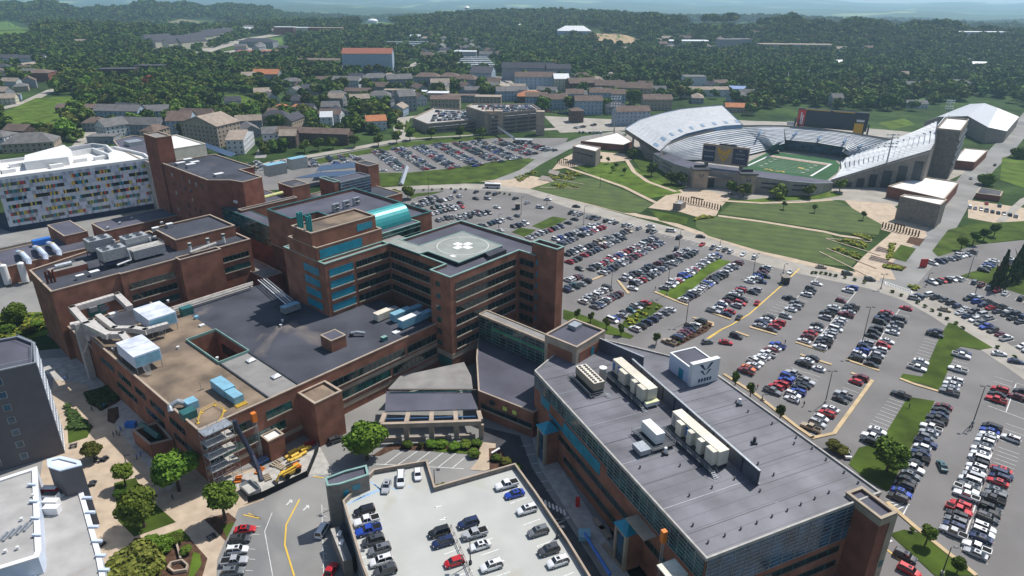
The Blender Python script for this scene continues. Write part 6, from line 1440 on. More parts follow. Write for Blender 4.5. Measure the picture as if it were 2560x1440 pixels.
strip('lawn_path',[(1418,420),(1480,440),(1560,468),(1620,498),(1650,512)],3,.2,'paving')
strip('lawn_path',[(1560,390),(1585,430),(1620,455),(1690,480)],3,.2,'paving')
strip('lawn_path',[(1795,540),(1900,554),(2060,580),(2100,590),(2180,600)],3,.2,'paving')
strip('lawn_path',[(1800,502),(1900,508),(2000,506),(2080,500)],3,.2,'paving')
for P in [[(2065,622),(2190,672)],[(2048,630),(2170,692)],[(2065,597),(2178,606)],[(2065,598),(2200,640)],[(1350,470),(1450,472)],[(1370,445),(1460,462)],[(1400,435),(1440,446)]]: strip('garden_wall',P,.6,.12,'paving',.4)
strip('garden_path',[(2500,555),(2560,500),(2640,470)],4,.2,'road')
# houses
HC=dict(wh=mat('white_siding',(.62,.64,.66),.7,var=.04),bl=mat('pale_blue_siding',(.36,.44,.54),.7,var=.05),gr=mat('grey_siding',(.30,.31,.33),.7,var=.05),ta=mat('tan_siding',(.42,.35,.28),.7,var=.05),
          br=mat('brown_siding',(.14,.10,.085),.8,var=.06),rb=mat('red_brick_wall',(.24,.10,.075),.85,var=.08),db=mat('dark_brick_wall',(.09,.04,.04),.85,var=.08),cr=mat('cream_siding',(.62,.58,.46),.7,var=.04))
RC=dict(gr=mat('grey_shingle',(.17,.165,.165),.9,var=.1,scale=.3),dk=mat('dark_shingle',(.075,.075,.09),.9,var=.1,scale=.3),br=mat('brown_shingle',(.17,.125,.105),.9,var=.1,scale=.3),ta=mat('tan_shingle',(.34,.28,.23),.9,var=.1,scale=.3),
          orr=mat('orange_shingle',(.48,.20,.10),.9,var=.08),wh=mat('white_metal_roof',(.72,.74,.76),.5,var=.03),rd=mat('red_tile',(.33,.13,.09),.9,var=.08),bl=mat('blue_metal_roof',(.08,.2,.5),.5,var=.05))
HOUSES=[]
def house(label,px,w_,d_,h_,yaw,wall,roof,kind='gable',rh=2.6,floors=None,cat='house',name='house',group='houses beyond the campus'):
    if name !='trailer_home' and 'pale speck' not in label: w_ *=1.12;d_ *=1.2;h_ *=1.35;rh *=1.2
    x,y,z=UG(*px);f=Frame(x,y,math.radians(yaw));HOUSES.append((x,y,max(w_,d_)/2+3,min(w_,d_)/2+3,f))
    t=thing(name,label,cat,(x,y,z),group);a,c=w_/2,d_/2
    b=MB(f)
    if kind =='gable':
        v=[b.vert(*p) for p in ((-a,-c,z-1),(a,-c,z-1),(a,c,z-1),(-a,c,z-1),(-a,-c,z+h_),(a,-c,z+h_),(a,c,z+h_),(-a,c,z+h_),(-a,0,z+h_+rh),(a,0,z+h_+rh))]
        for q in ((0,1,5,4),(2,3,7,6),(1,2,6,9,5),(3,0,4,8,7)): b.face([v[i] for i in q],HC[wall])
    else: b.prism([(-a,-c),(a,-c),(a,c),(-a,c)],z-1,z+h_,HC[wall])
    b.build('wall',t)
    b=MB(f);e=.5;zz=z+h_-.15
    if kind =='gable':
        s=rh/c;lo=zz-.5*s*0
        for sg in (-1,1): 
            P=[(-a-e,sg*(c+e),zz-.3),(a+e,sg*(c+e),zz-.3),(a+e,0,zz+rh+.2),(-a-e,0,zz+rh+.2)]
            if sg > 0: P=P[::-1]
            b.quad(P,RC[roof])
            b.quad([(p[0],p[1],p[2]+.25) for p in P],RC[roof])
    elif kind =='hip':
        k=min(a,c)*.9;r=(a-k,0) if a >=c else (0,c-k)
        v=[b.vert(*p) for p in ((-a-e,-c-e,zz),(a+e,-c-e,zz),(a+e,c+e,zz),(-a-e,c+e,zz))]
        t0,t1=b.vert(-r[0],-r[1],zz+rh),b.vert(r[0],r[1],zz+rh)
        if a >=c: fs=[(v[0],v[1],t1,t0),(v[1],v[2],t1),(v[2],v[3],t0,t1),(v[3],v[0],t0)]
        else: fs=[(v[0],v[1],t0),(v[1],v[2],t1,t0),(v[2],v[3],t1),(v[3],v[0],t0,t1)]
        for q in fs: b.face(q,RC[roof])
        b.face(v[::-1],RC[roof])
    else:
        b.box(-a-.3,a+.3,-c-.3,c+.3,z+h_+.01,z+h_+.5,RC[roof])
    b.build('roof',t)
    dist=math.hypot(x,y)
    nf=floors or max(1,int(h_/3))
    if dist < 900:
        for s,L_,sx in ((0,w_,1),(1,d_,0)):
            n=min(9,max(1,int(L_/3.6)))
            for fl in range(nf):
                for i in range(n):
                    o=-L_/2+L_*(i+.5)/n;zb=z+1+fl*(h_-.4)/nf;q=MB(f)
                    if s ==0: q.box(o-.55,o+.55,-c-.06,-c+.02,zb,zb+1.3,'glass')
                    else:
                        side=-a if x > -20 and yaw < 45 or yaw > 90 else a
                        side=-a if (f.l(0,0)[0] < 0) else a
                        q.box(side-.06 if side < 0 else side-.02,side+.02 if side < 0 else side+.06,o-.55,o+.55,zb,zb+1.3,'glass')
                    if s ==1 and L_ < 5: continue
                    q.build('window',t)
    return t
c1,c2,c3=crop(0,0,2.977),crop(850,0,2.977),crop(1700,0,2.977)
H_=[  # label,crop,px,width,depth,height,yaw,wall,roof,kind,roof height
 ('two-storey red brick office with hipped roof by the far left street',c1,(315,600),27,20,8,5,'rb','br','hip',3),('little flat grey building right of the hipped brick office',c1,(573,650),19,10,5,2,'gr','gr','flat',0),
 ('long dark brick apartment block half hidden in the wood, left wing',c1,(900,600),38,14,11,8,'db','dk','flat',0),('dark brick apartment block half hidden in the wood, right wing',c1,(1130,555),36,12,9,3,'db','dk','flat',0),
 ('grey house with bright orange roof above the wood',c1,(1995,610),29,14,8,0,'gr','orr','gable',4),('beige house left of the orange roof',c1,(1860,615),15,14,7,10,'cr','ta','gable',3),
 ('long low brown building at the foot of the meadow',c1,(680,835),54,12,4,-2,'rb','br','gable',2),('long pale blue row of townhouses behind the dark pines',c1,(910,905),36,12,8,-3,'bl','gr','gable',3.5),
 ('pale blue townhouses with bumpy roof right of the long row',c1,(1130,895),30,13,7,12,'bl','gr','gable',3.5),('grey townhouse row directly above the tall brick lift tower',c1,(1060,995),35,11,6.5,-4,'gr','gr','gable',4),
 ('pale gabled house left of the grey townhouse row',c1,(850,1010),17,14,7,55,'wh','gr','gable',4),('low grey annex below the pale gabled house',c1,(780,1060),18,10,4,5,'gr','gr','flat',0),
 ('pale blue gable wing of the tan church-like complex',c1,(1370,990),17,18,9,8,'bl','br','gable',5),('long tan-roofed middle wing of the church-like complex',c1,(1490,955),26,12,8,-6,'ta','br','gable',5),
 ('large tan block with steep shingle roof beside the white row house',c1,(1590,1060),22,30,12,68,'ta','ta','gable',5),('narrow white row house stretching back from the avenue',c1,(1800,1110),11,30,8,8,'wh','ta','gable',3),
 ('small grey gabled house right of the white row house',c1,(2020,1055),11,12,6,20,'wh','gr','gable',3),('small brown house with pale roof left of the motel',c1,(2160,1090),11,9,7,5,'br','ta','gable',3),
 ('long dark brown motel with straight roof facing the avenue',c1,(2340,1060),54,11,6.5,-7,'br','br','gable',2.4),('long brown-roofed bungalow in the clearing',c1,(1540,750),19,9,3.5,4,'br','br','gable',2),
 ('dark bungalow with white gable in the clearing',c1,(1735,780),14,9,3.5,25,'wh','dk','gable',3),('small house with orange hip roof among the trees',c1,(2100,830),12,9,3.5,0,'wh','orr','hip',2.4),('tiny orange-roofed shed right of the orange hip roof',c1,(2215,818),8,6,3,0,'cr','orr','hip',1.8),
 ('dark grey roofed house right of the tiny orange roof',c1,(2290,840),14,9,4,-8,'gr','dk','gable',3),('white gabled house half hidden above the motel',c1,(2440,955),9,9,8,10,'wh','wh','gable',3),
 ('pale house corner at the left edge above the panelled hospital',c1,(20,1095),16,14,7,0,'wh','gr','hip',3),('big grey hip-roofed hall left of the lane',c1,(250,1110),30,17,5,18,'ta','gr','hip',5),('brown timber house on the left slope',c1,(170,1020),18,12,5,-10,'br','br','gable',3),
 ('blue-grey shop at the far left street',c1,(70,745),20,12,4,30,'bl','gr','flat',0),('row of dark-roofed townhouses at the left edge',c1,(40,480),40,12,8,10,'bl','dk','gable',3),('white end of the dark-roofed terrace, far left',c1,(210,485),50,14,8,5,'wh','dk','gable',3),
 ('red brick hotel with white bands by the curved highway',c1,(2125,255),42,18,12,0,'rb','wh','flat',0),('pale hotel between two brick ones by the highway',c1,(2235,250),40,20,10,0,'cr','wh','flat',0),('long red brick hotel right of the pale one',c1,(2430,262),70,18,12,-3,'rb','ta','flat',0),
 ('shops with red awnings below the curved highway',c1,(1920,415),60,20,6,5,'wh','rd','flat',0),('dark roofed store below the far meadow',c1,(1930,350),60,25,8,-3,'gr','dk','hip',5),('wide brown-roofed school at the wood edge',c1,(2380,490),70,25,7,-3,'gr','br','flat',0),
 ('big pink and blue apartment block with stepped red roofs',c2,(220,540),62,22,20,3,'bl','rd','gable',5),('grey townhouse below the pink apartment block',c2,(60,650),30,14,7,-8,'wh','gr','gable',3),
 ('grey hip-roofed house, first of the hillside row',c2,(270,640),30,14,8,18,'gr','gr','hip',4),('grey gabled house, second of the hillside row',c2,(440,640),28,14,7,20,'gr','gr','gable',4),('brown-roofed house, third of the hillside row',c2,(655,640),28,14,9,-5,'gr','br','hip',3.5),
 ('brown-roofed house, fourth of the hillside row',c2,(820,640),22,14,9,-5,'gr','br','hip',3.5),('reddish roofed house, last of the hillside row',c2,(950,660),24,14,9,-22,'gr','br','hip',4),('blue gabled apartment house with dark roof',c2,(1065,630),24,26,12,-8,'bl','dk','gable',5),
 ('long slate apartment row behind the brown-roofed one',c2,(1400,595),62,15,12,-2,'gr','dk','gable',5),('long brown-roofed apartment row in front of the slate one',c2,(1450,660),44,14,11,3,'bl','br','gable',4),('slate apartment row end, right of the long slate row',c2,(1620,600),28,14,12,3,'gr','dk','gable',4),
 ('cream house with white gable right of the apartment rows',c2,(1640,665),16,13,10,5,'cr','wh','gable',4),('brown bungalow row in the town, left',c2,(140,705),26,9,3.5,-2,'ta','br','gable',2.4),('flat tan-roofed shop, left of three long roofs',c2,(420,705),24,10,4,-2,'gr','ta','flat',0),
 ('white flat-roofed shop among the long roofs',c2,(580,715),18,10,4,-2,'gr','wh','flat',0),('white flat-roofed store in front of the shop row',c2,(735,745),20,12,6,-2,'ta','wh','flat',0),('long dark flat roof behind the far garage',c2,(900,755),34,10,5,-3,'gr','br','flat',0),
 ('tan gabled hall just left of the far garage',c2,(790,810),26,14,8,-1,'ta','br','gable',2),('tall grey gabled house beside the street to the garage',c2,(490,815),15,20,11,22,'gr','gr','gable',4),('tan flat-roofed block right behind the far garage',c2,(1105,785),24,12,7,-2,'ta','ta','flat',0),
 ('orange-brown hip-roofed restaurant behind the far garage',c2,(1420,755),26,15,5,0,'br','orr','hip',4),('blue-grey house in front of the orange-brown restaurant',c2,(1460,800),20,12,9,0,'bl','br','gable',2.6),('brown house with pale blue end gable',c2,(1590,810),24,12,8,8,'bl','br','gable',3.4),
 ('stepped blue townhouse, left of the cluster by the stadium',c2,(1740,800),16,12,11,2,'bl','br','gable',3),('stepped blue townhouse, front of the cluster by the stadium',c2,(1840,845),24,12,10,4,'bl','br','gable',3),('stepped blue townhouse, middle of the cluster by the stadium',c2,(1930,790),20,12,11,-4,'bl','br','gable',3),
 ('stepped blue townhouse, rear right of the cluster by the stadium',c2,(2040,790),18,12,10,0,'bl','br','gable',3),('pale blue townhouse row with brown roofs beside the upper deck',c2,(2160,925),28,12,9.5,10,'bl','br','gable',3),('dark brown cube-like house by the townhouse cluster',c2,(1755,905),10,10,8,10,'br','br','hip',2),
 ('brown-roofed townhouses under the wood edge, left pair',c2,(1790,680),30,14,8,15,'br','br','gable',4),('brown-roofed townhouses under the wood edge, middle',c2,(2000,700),30,14,8,-5,'gr','br','gable',4),('brown-roofed townhouses under the wood edge, right',c2,(2180,740),36,14,10,-12,'ta','br','gable',4),
 ('tan apartment block above the upper deck',c2,(2350,810),26,14,8,-1,'ta','br','gable',3),('white-blue bungalow left of the cream house',c2,(1540,710),20,10,5,-12,'wh','gr','gable',2.4),('pale blue house behind the far garage',c2,(1235,745),20,14,8,10,'bl','gr','gable',3),
 ('blue-roofed warehouse above the trailer rows',c2,(935,430),34,18,8,0,'gr','wh','flat',0),('pale hip-roofed hall on the far ridge',c2,(1740,285),64,30,12,0,'bl','wh','hip',8),('small tan-roofed villa in the wood on the right',c2,(2020,420),24,14,4,0,'ta','ta','hip',3),
 ('orange-roofed shed above the slate apartment row',c2,(1480,530),26,12,6,0,'cr','orr','hip',3),('house with tan and orange roof beside the avenue trees',c2,(270,965),15,11,6.5,18,'wh','orr','gable',3),
 ('white three-storey apartment house left of the stadium wood',c3,(95,650),24,16,10,0,'wh','gr','flat',0),('long white motel with dotted windows above the upper deck',c3,(160,715),52,10,6,4,'wh','ta','gable',2),('pale flat-roofed complex on the far right ridge',c3,(70,350),80,30,9,0,'cr','wh','flat',0),
 ('grey twin block in the far wood',c3,(350,370),36,22,14,0,'gr','gr','flat',0),('grey block right of the twin block in the far wood',c3,(450,355),30,22,12,0,'gr','gr','flat',0),('long grey school building in the far wood',c3,(850,380),120,22,9,-2,'gr','ta','flat',0),
 ('small white villa in the right wood',c3,(2060,660),22,12,6,0,'wh','gr','hip',3),('grey roofed villa in the right wood',c3,(1720,670),16,12,5,0,'gr','gr','gable',3),('low grey-roofed house at the clearing behind the video board',c3,(1740,800),20,10,3.5,-5,'wh','gr','gable',2.4),
 ('pair of tiny white houses in the middle of the right wood',c3,(1010,575),20,10,5,-15,'wh','wh','gable',2),('white house above the left end of the video board',c3,(1150,790),10,10,7,0,'wh','gr','gable',3),('orange-brown roof at the corner of the upper deck',c3,(440,830),26,12,4,-8,'ta','orr','gable',2.4),
 ('blue-roofed shed in the wood left of the stadium',c3,(400,690),24,10,4,-15,'wh','bl','gable',2),('pale gabled house right of the blue-roofed shed',c3,(490,735),14,10,5,-15,'wh','gr','gable',3),('long white building on the far right ridge',c3,(2230,275),90,20,7,2,'wh','wh','flat',0),
]
for q in H_:
    lb,c,P_,w_,d_,h_,yaw,wl,rf,kd,rh=q;nm='apartment_block' if 'apartment' in lb else 'townhouse' if 'townhouse' in lb else 'hotel' if 'hotel' in lb else 'shop' if ('shop' in lb or 'store' in lb) else 'house'
    house(lb,c(*P_),w_,d_,h_,yaw,wl,rf,kd,rh,cat=nm.replace('_',' '),name=nm)
k=0
for (x,y,lb) in [(416,118,'first'),(437,116,'second'),(465,113,'third'),(480,120,'fourth'),(497,108,'fifth'),(520,104,'sixth'),(555,94,'seventh'),(532,97,'eighth'),(395,112,'ninth'),(450,122,'tenth')]:
    house(f'{lb} of the far dark-roofed townhouse rows with cream gable ends by the highway',(x,y),54,15,9,66,'cr','dk','gable',6,cat='townhouse',name='townhouse',group='townhouse rows by the highway')
for i in range(14):
    r_=i % 7;cc=i//7
    house(f'white-roofed trailer home, {ORD[r_]} from the top in the {["left","right"][cc]} file of the trailer park',c2(905+cc*130+r_*12,440+r_*14),34 if cc ==0 else 28,4.5,3,-2,'wh','wh','flat',0,cat='trailer home',name='trailer_home',group='white trailer homes')
for i in range(8): house(f'distant white-roofed trailer home, {ORD[i%4]} of the {"left" if i<4 else "right"} stack near the far hill',c2(390+(i//4)*195,322+(i % 4)*16),40,5,3,-2,'wh','wh','flat',0,cat='trailer home',name='trailer_home',group='distant trailer homes')
rr=random.Random(5)
FARH=[(280,62),(330,63),(390,62),(180,45),(260,108),(200,112),(620,78),(640,80),(575,80),(500,80),(700,75),(1040,98),(1075,92),(1090,120),(1120,118),(1150,122),(1185,128),(1210,118),(1480,136),(1530,143),(1560,130),(1650,140),(1690,155),(2050,70),(1900,90),(2000,128),(2100,130),(2170,128),(2430,160),(2445,170),(2250,195),(2100,165),(1890,165),(1960,200),(2150,225),(2310,150),(1300,70),(1380,78),(760,120),(820,108)]
for i,(x,y) in enumerate(FARH):
    d=math.hypot(*U(x,y));s=d/1000
    house('pale speck of a house peeping out of the distant woods',(x,y),11*s+6,10,5+s,rr.uniform(-30,30),rr.choice(['wh','wh','cr','ta']),rr.choice(['gr','wh','ta','br']),'gable',3,group='distant houses in the woods')
TOWNP=[([(655,320),(660,215),(870,205),(880,235),(860,330)],16,'among the trees left of the far garage'),([(880,262),(880,205),(1190,205),(1350,240),(1110,258),(1010,290)],34,'packed into the town behind the far garage'),([(1380,285),(1380,225),(1440,205),(1640,225),(1640,262),(1560,285)],24,'packed in behind the upper deck'),([(240,350),(240,290),(330,285),(640,320),(640,365)],8,'above the tall brick lift tower'),([(1060,150),(1060,95),(1240,120),(1260,150)],26,'on the slope beside the trailer park'),([(0,270),(0,150),(90,165),(110,200)],12,'at the far left street'),([(1700,262),(1760,215),(1860,225),(1850,258)],5,'in the wood behind the upper deck'),([(600,150),(600,118),(720,125),(760,150)],10,'beside the curved highway'),([(1650,130),(1650,100),(1800,105),(1800,130)],10,'on the far ridge right of the dirt hill'),([(560,84),(560,72),(700,76),(700,84)],12,'beyond the curved highway')]
for P_,n_,lb in TOWNP:
    c=t_=0
    while c < n_ and t_ < 900:
        t_ +=1;px=(rr.uniform(min(p[0] for p in P_),max(p[0] for p in P_)),rr.uniform(min(p[1] for p in P_),max(p[1] for p in P_)))
        ins=False;j=len(P_)-1
        for i in range(len(P_)):
            if (P_[i][1] > px[1]) !=(P_[j][1] > px[1]) and px[0] < (P_[j][0]-P_[i][0])*(px[1]-P_[i][1])/(P_[j][1]-P_[i][1])+P_[i][0]: ins=not ins
            j=i
        if not ins: continue
        x,y,z=UG(*px)
        if any(math.hypot(h[0]-x,h[1]-y) < h[2]+12 for h in HOUSES): continue
        wl,rf=rr.choice(['wh','bl','gr','ta','cr','gr']),rr.choice(['gr','br','dk','br','gr','ta']);c +=1
        house(f'{dict(wh="white", bl="pale blue", gr="grey", ta="tan", cr="cream")[wl]} house with {dict(gr="grey", br="brown", dk="dark", ta="tan")[rf]} roof {lb}',px,rr.uniform(13,22),rr.uniform(9,12),rr.uniform(4,7),rr.choice([-8,5,18,80,-60]),wl,rf,rr.choice(['gable','gable','hip']),rr.uniform(2.4,3.6),group=f'houses {lb}')
x,y,z=UG(932,58);t=thing('storage_dome','big white domed reservoir on a green hilltop','reservoir',(x,y,z));b=MB();b.cyl(x,y,z-2,z+9,22,'white',24);b.build('tank',t)
b=MB();rings=[]
for i in range(7):
    a=PI/2*i/6;rings.append([b.vert(x+22*math.cos(a)*math.cos(2*PI*k/24),y+22*math.cos(a)*math.sin(2*PI*k/24),z+9+9*math.sin(a)) for k in range(24)])
for p,q in zip(rings,rings[1:]):
    for k in range(24): b.face((p[k],p[(k+1) % 24],q[(k+1) % 24],q[k]),'white')
b.build('dome',t)
x,y=U(1167,34,20);z=hgt(x,y);t=thing('water_tower','white ball water tower on the hazy horizon','water tower',(x,y,z));b=MB();b.cyl(x,y,z,34,2,'white',8);b.build('stem',t);b=MB();b.cyl(x,y,34,40,4,'white',12,r1=11);b.cyl(x,y,40,46,11,'white',12,r1=4);b.build('tank',t)
for x,y,w_,lb in [(1085,38,90,'pale long warehouse roof on the horizon, left of the water tower'),(1232,44,120,'pale long warehouse roof on the horizon, right of the water tower'),(1345,45,60,'small pale roof on the horizon right of the long warehouse'),(985,52,80,'pale roof beside the domed reservoir')]:
    house(lb,(x,y),w_,50,9,0,'wh','wh','flat',0,cat='warehouse',name='warehouse',group='warehouses on the horizon')
FG=thing('multi_storey_garage','two-part concrete multi-storey car park with full roof deck in the middle distance','parking garage',(*U(1200,335),0))
def gar(roofpx,z,z0=0):
    P=[U(x,y,z) for x,y in roofpx];b=MB();b.prism(P,z0,z,'greystone','concrete');b.build('wall',FG);b=MB();b.rim(P,z,z+1.1,.5,'stone');b.build('parapet',FG)
    k=int((z-1)/3.1);b=MB();A,C=np.array(P[0]),np.array(P[1]);d=(C-A)/np.linalg.norm(C-A);n=np.array([d[1],-d[0]])
    L_=np.linalg.norm(C-A);m_=max(2,int(L_/12))
    for i in range(k):
        zz=z-2.2-i*3.1
        for j in range(m_):
            p,q=A+d*(L_*j/m_+.8)+n*.1,A+d*(L_*(j+1)/m_-.8)+n*.1;b.bar((*p,zz),(*q,zz),1.3,'dmetal')
    b.build('openings',FG);return P
g1=gar([(1068,312),(1226,298),(1200,279),(1085,272),(1031,297)],7.5);g2=gar([(1226,287),(1352,276),(1330,262),(1180,262),(1165,268)],16.5)
for x,zt in ((1222,19),(1246,19),(1350,19.5)): p=U(x,334 if x < 1300 else 337,0);b=MB();b.box(p[0]-3.5,p[0]+3.5,p[1]-2,p[1]+5,0,zt,'stone');b.build('stair_tower',FG)
b=MB();p,q=U(1245,318,6),U(1285,345,6);b.bar((*p,6),(*q,6),2.2,'metal');p2=U(1330,347,2);b.bar((*q,5),(*p2,1),2.0,'metal');b.build('footbridge',FG)
rg=random.Random(9)
def deckcars(A,B,C,D,rows_,n,z):
    for i in range(rows_):
        for j in range(n):
            if rg.random() < .12: continue
            s,t=(j+.5)/n,(i+.5)/rows_;x=A[0]*(1-s)*(1-t)+B[0]*s*(1-t)+C[0]*s*t+D[0]*(1-s)*t;y=A[1]*(1-s)*(1-t)+B[1]*s*(1-t)+C[1]*s*t+D[1]*(1-s)*t
            x,y=U(x,y,z);ch=rg.choice(CW);FAR.append([700,rnd_type(rg),ch,x,y,PI/2+rg.uniform(-.05,.05),z])
deckcars((1075,306),(1210,296),(1190,283),(1090,276),5,24,7.6);deckcars((1230,286),(1340,276),(1322,265),(1190,265),4,28,16.6)
far_fleet(FAR)
for P,lb in [([(496,362),(515,357),(592,385),(575,392)],'long blue solar canopy beside the ward block'),([(790,428),(800,414),(915,402),(910,416)],'blue solar canopy over the avenue lot'),([(735,445),(800,430),(905,425),(870,440)],'second blue solar canopy behind the laboratory building')]:
    t=thing('solar_canopy',lb,'canopy',(*U(*P[0],0),0));b=MB();q=[U(x,y,6) for x,y in P];b.prism(q,5.8,6,mat('solar_panel',(.035,.07,.14),.5,var=.1),bottom=True);b.build('roof',t);b=MB()
    for p in q: b.bar((*p,0),(*p,5.8),.3,'dmetal')
    b.build('posts',t)
x,y=U(1232,470,0);t=thing('bus','white shuttle bus on the paved junction above the upper west lot','bus',(x,y,0));f=Frame(x,y,math.radians(-8));b=MB(f);b.box(-5,5,-1.3,1.3,.5,3.1,'white');b.build('body',t);b=MB(f);b.box(-4.7,4.7,-1.34,1.34,1.6,2.5,'carglass');b.build('window',t)
for u in (-3.2,3.2): b=MB(f);b.box(u-.5,u+.5,-1.35,1.35,0,1,'rubber');b.build('wheel',t)
def road3(name,line,w_,m,dz=.5):
    L=[np.array(UG(*p)) for p in line];mb=MB();prev=None
    pts=[]
    for a,c in zip(L,L[1:]):
        for k in range(8): pts.append(a+(c-a)*k/8)
    pts.append(L[-1])
    for i,p in enumerate(pts):
        d=(pts[min(i+1,len(pts)-1)]-pts[max(i-1,0)])[:2];d=d/np.linalg.norm(d);n=np.array([-d[1],d[0]])*w_/2;z=hgt(p[0],p[1])+dz
        cur=((p[0]-n[0],p[1]-n[1],z),(p[0]+n[0],p[1]+n[1],z))
        if prev: mb.quad([prev[0],cur[0],cur[1],prev[1]],m)
        prev=cur
    return struct(mb,name)
road3('highway',[(495,134),(530,122),(570,112),(620,98),(690,87),(740,84)],34,'road');road3('highway_verge',[(540,134),(600,118),(660,100),(700,95)],60,'lawn',.3)
road3('far_street',[(1000,180),(1090,135),(1120,145)],12,'road');road3('far_street',[(0,98),(60,100)],14,'road');road3('far_street',[(1480,200),(1540,180)],10,'road')
def field(name,px,m,dz=.6):
    P=[UG(*p) for p in px];c=np.mean(np.array(P),axis=0);mb=MB();n=len(P)
    for i in range(n):
        a,q=np.array(P[i]),np.array(P[(i+1) % n])
        for k in range(4):
            for j in range(3):
                def pt(s,t): v=(a*(1-s)+q*s)*t+c*(1-t);return (v[0],v[1],hgt(v[0],v[1])+dz)
                mb.quad([pt(k/4,j/3),pt((k+1)/4,j/3),pt((k+1)/4,(j+1)/3),pt(k/4,(j+1)/3)][::-1],m)
    return struct(mb,name)
FM=mat('far_meadow',(.09,.16,.03),.95,var=.15,scale=.01)
FIELDS=[('far_meadow',[(-40,60),(20,54),(90,72),(60,92),(-40,98)],FM),('far_meadow',[(405,56),(450,48),(560,55),(600,66),(500,68),(430,64)],mat('dry_meadow',(.20,.19,.10),.95,var=.1,scale=.01)),('far_meadow',[(620,108),(660,95),(705,94),(710,115),(670,122)],FM),
 ('far_meadow',[(895,64),(940,58),(995,62),(990,74),(900,72)],FM),('cleared_hill',[(1480,88),(1540,84),(1600,98),(1612,112),(1560,118),(1500,108)],'dirt'),('cleared_hill_grass',[(1500,90),(1545,88),(1570,100),(1520,104)],FM),
 ('dry_field',[(1725,62),(1800,58),(1890,64),(1880,70),(1740,68)],MATS['dry_meadow']),('far_meadow',[(885,200),(930,192),(975,196),(970,204),(900,208)],FM),('far_meadow',[(1185,213),(1215,210),(1225,222),(1190,224)],'lawnb'),('far_meadow',[(2285,250),(2310,248),(2312,256),(2286,258)],FM),('far_meadow',[(560,240),(610,238),(650,258),(600,262)],'lawnb'),
 ('far_meadow',[(555,268),(600,262),(600,282),(560,285)],'lawnb'),('far_lot',[(1215,190),(1270,195),(1290,215),(1230,220)],'road'),('far_lot',[(1275,220),(1360,222),(1365,236),(1280,234)],'road'),('far_lot',[(530,135),(620,120),(720,128),(700,150),(560,148)],'road'),('far_lot',[(300,118),(430,115),(440,135),(320,138)],'asphalt2'),('far_meadow',[(165,328),(215,322),(210,345),(180,350)],'lawnb')]
for nm,px,m_ in FIELDS: field(nm,px,m_)
# people,lamps,site clutter
def person(label,px,shirt,yaw=0,z=.1,s=1.0,group='people walking outside'):
    x,y=U(*px,z);f=Frame(x,y,math.radians(yaw));t=thing('person',label,'person',(x,y,z),group)
    b=MB(f);h=1.75*s
    def tor(pts,rad,m): b.tube([(p[0],p[1],z+p[2]*s) for p in pts],[r*s for r in rad],m,8)
    tor([(0,0,.86),(0,0,1.0),(0,0,1.25),(0,0,1.42),(0,0,1.5),(.01,0,1.56),(.02,0,1.64),(.02,0,1.72),(0,0,1.77)],[.15,.16,.18,.16,.06,.075,.10,.085,.03],shirt)
    tor([(.16,.1,0.02),(.02,.1,.08),(.04,.1,.46),(0,.07,.9)],[.04,.055,.065,.10],'navy');tor([(-.12,-.1,0.02),(-.25,-.1,.1),(-.04,-.1,.5),(0,-.07,.9)],[.04,.055,.065,.10],'navy')
    tor([(0,.18,1.4),(-.06,.24,1.12),(.08,.25,.9),(.12,.25,.82)],[.055,.045,.035,.03],shirt);tor([(0,-.18,1.4),(.08,-.24,1.12),(.2,-.24,.92),(.23,-.24,.85)],[.055,.045,.035,.03],shirt)
    b.build('body',t);q=MB(f);q.cyl(.02,0,z+1.66*s,z+1.79*s,.105*s,'mulch',8,r1=.05*s);q.build('hair',t);return t
for lb,px,sh in [('person in blue scrubs, left of the pair by the white duct foot',(163,952),'blue'),('person in blue scrubs, right of the pair by the white duct foot',(170,948),'blue'),('person in dark clothes on the shaded path corner',(231,1027),'navy'),('person in blue near the shaded flower bed',(262,1020),'blue'),('person in dark clothes, front of the group by the plaza edge',(285,1092),'navy'),('person in black in the middle of the group by the plaza edge',(293,1088),'dmetal'),
   ('person in grey in the group by the plaza edge',(300,1090),'metal'),('person in blue scrubs behind the group by the plaza edge',(303,1078),'blue'),('person in blue beside the brick plant enclosure, left',(343,1148),'blue'),('person in blue beside the brick plant enclosure, right',(353,1142),'blue'),('person in dark clothes in the tree shade',(433,1250),'navy'),('person in dark clothes between parked cars and the building walk, left',(1887,975),'metal'),('person with red top beside the walk of the east lot',(1893,972),'red'),
   ('person in grey behind the white van in the east lot',(1997,1010),'metal'),('person in black walking in the east lot aisle',(2009,1015),'dmetal'),('person in dark clothes, left of two beside the blue car',(2422,1076),'dmetal'),('person in dark clothes, right of two beside the blue car',(2428,1074),'navy'),('person in black on the lawn strip',(2272,1020),'dmetal'),('person alone in the aisle beside the mid-lot lawn',(1638,725),'dmetal'),('person beside the kerb above the stair hut',(1962,860),'dmetal')]:
    person(lb,px,sh,random.uniform(0,360))
def lamp(label,base,top_y,group='lot lamp posts',z=0,arm=1,two=False,headm='dmetal'):
    x,y=U(*base,z);zt=z+8
    for zz in np.arange(z+2,z+30,.1):
        if PR(x,y,zz)[1] <=top_y: zt=float(zz);break
    t=thing('lamp_post',label,'lamp post',(x,y,z),group);b=MB();b.cyl(x,y,z,z+.8,.35,'concrete' if z ==0 else 'dmetal',8);b.tube([(x,y,z),(x,y,zt)],[.15,.09],'dmetal',6);b.build('pole',t)
    for s in ((1,-1) if two else (1,)): b=MB();b.bar((x,y,zt-.05),(x+s*.9,y,zt),.09,'dmetal');b.box(x+s*.6,x+s*1.4,y-.3,y+.3,zt-.05,zt+.16,headm);b.build('head',t)
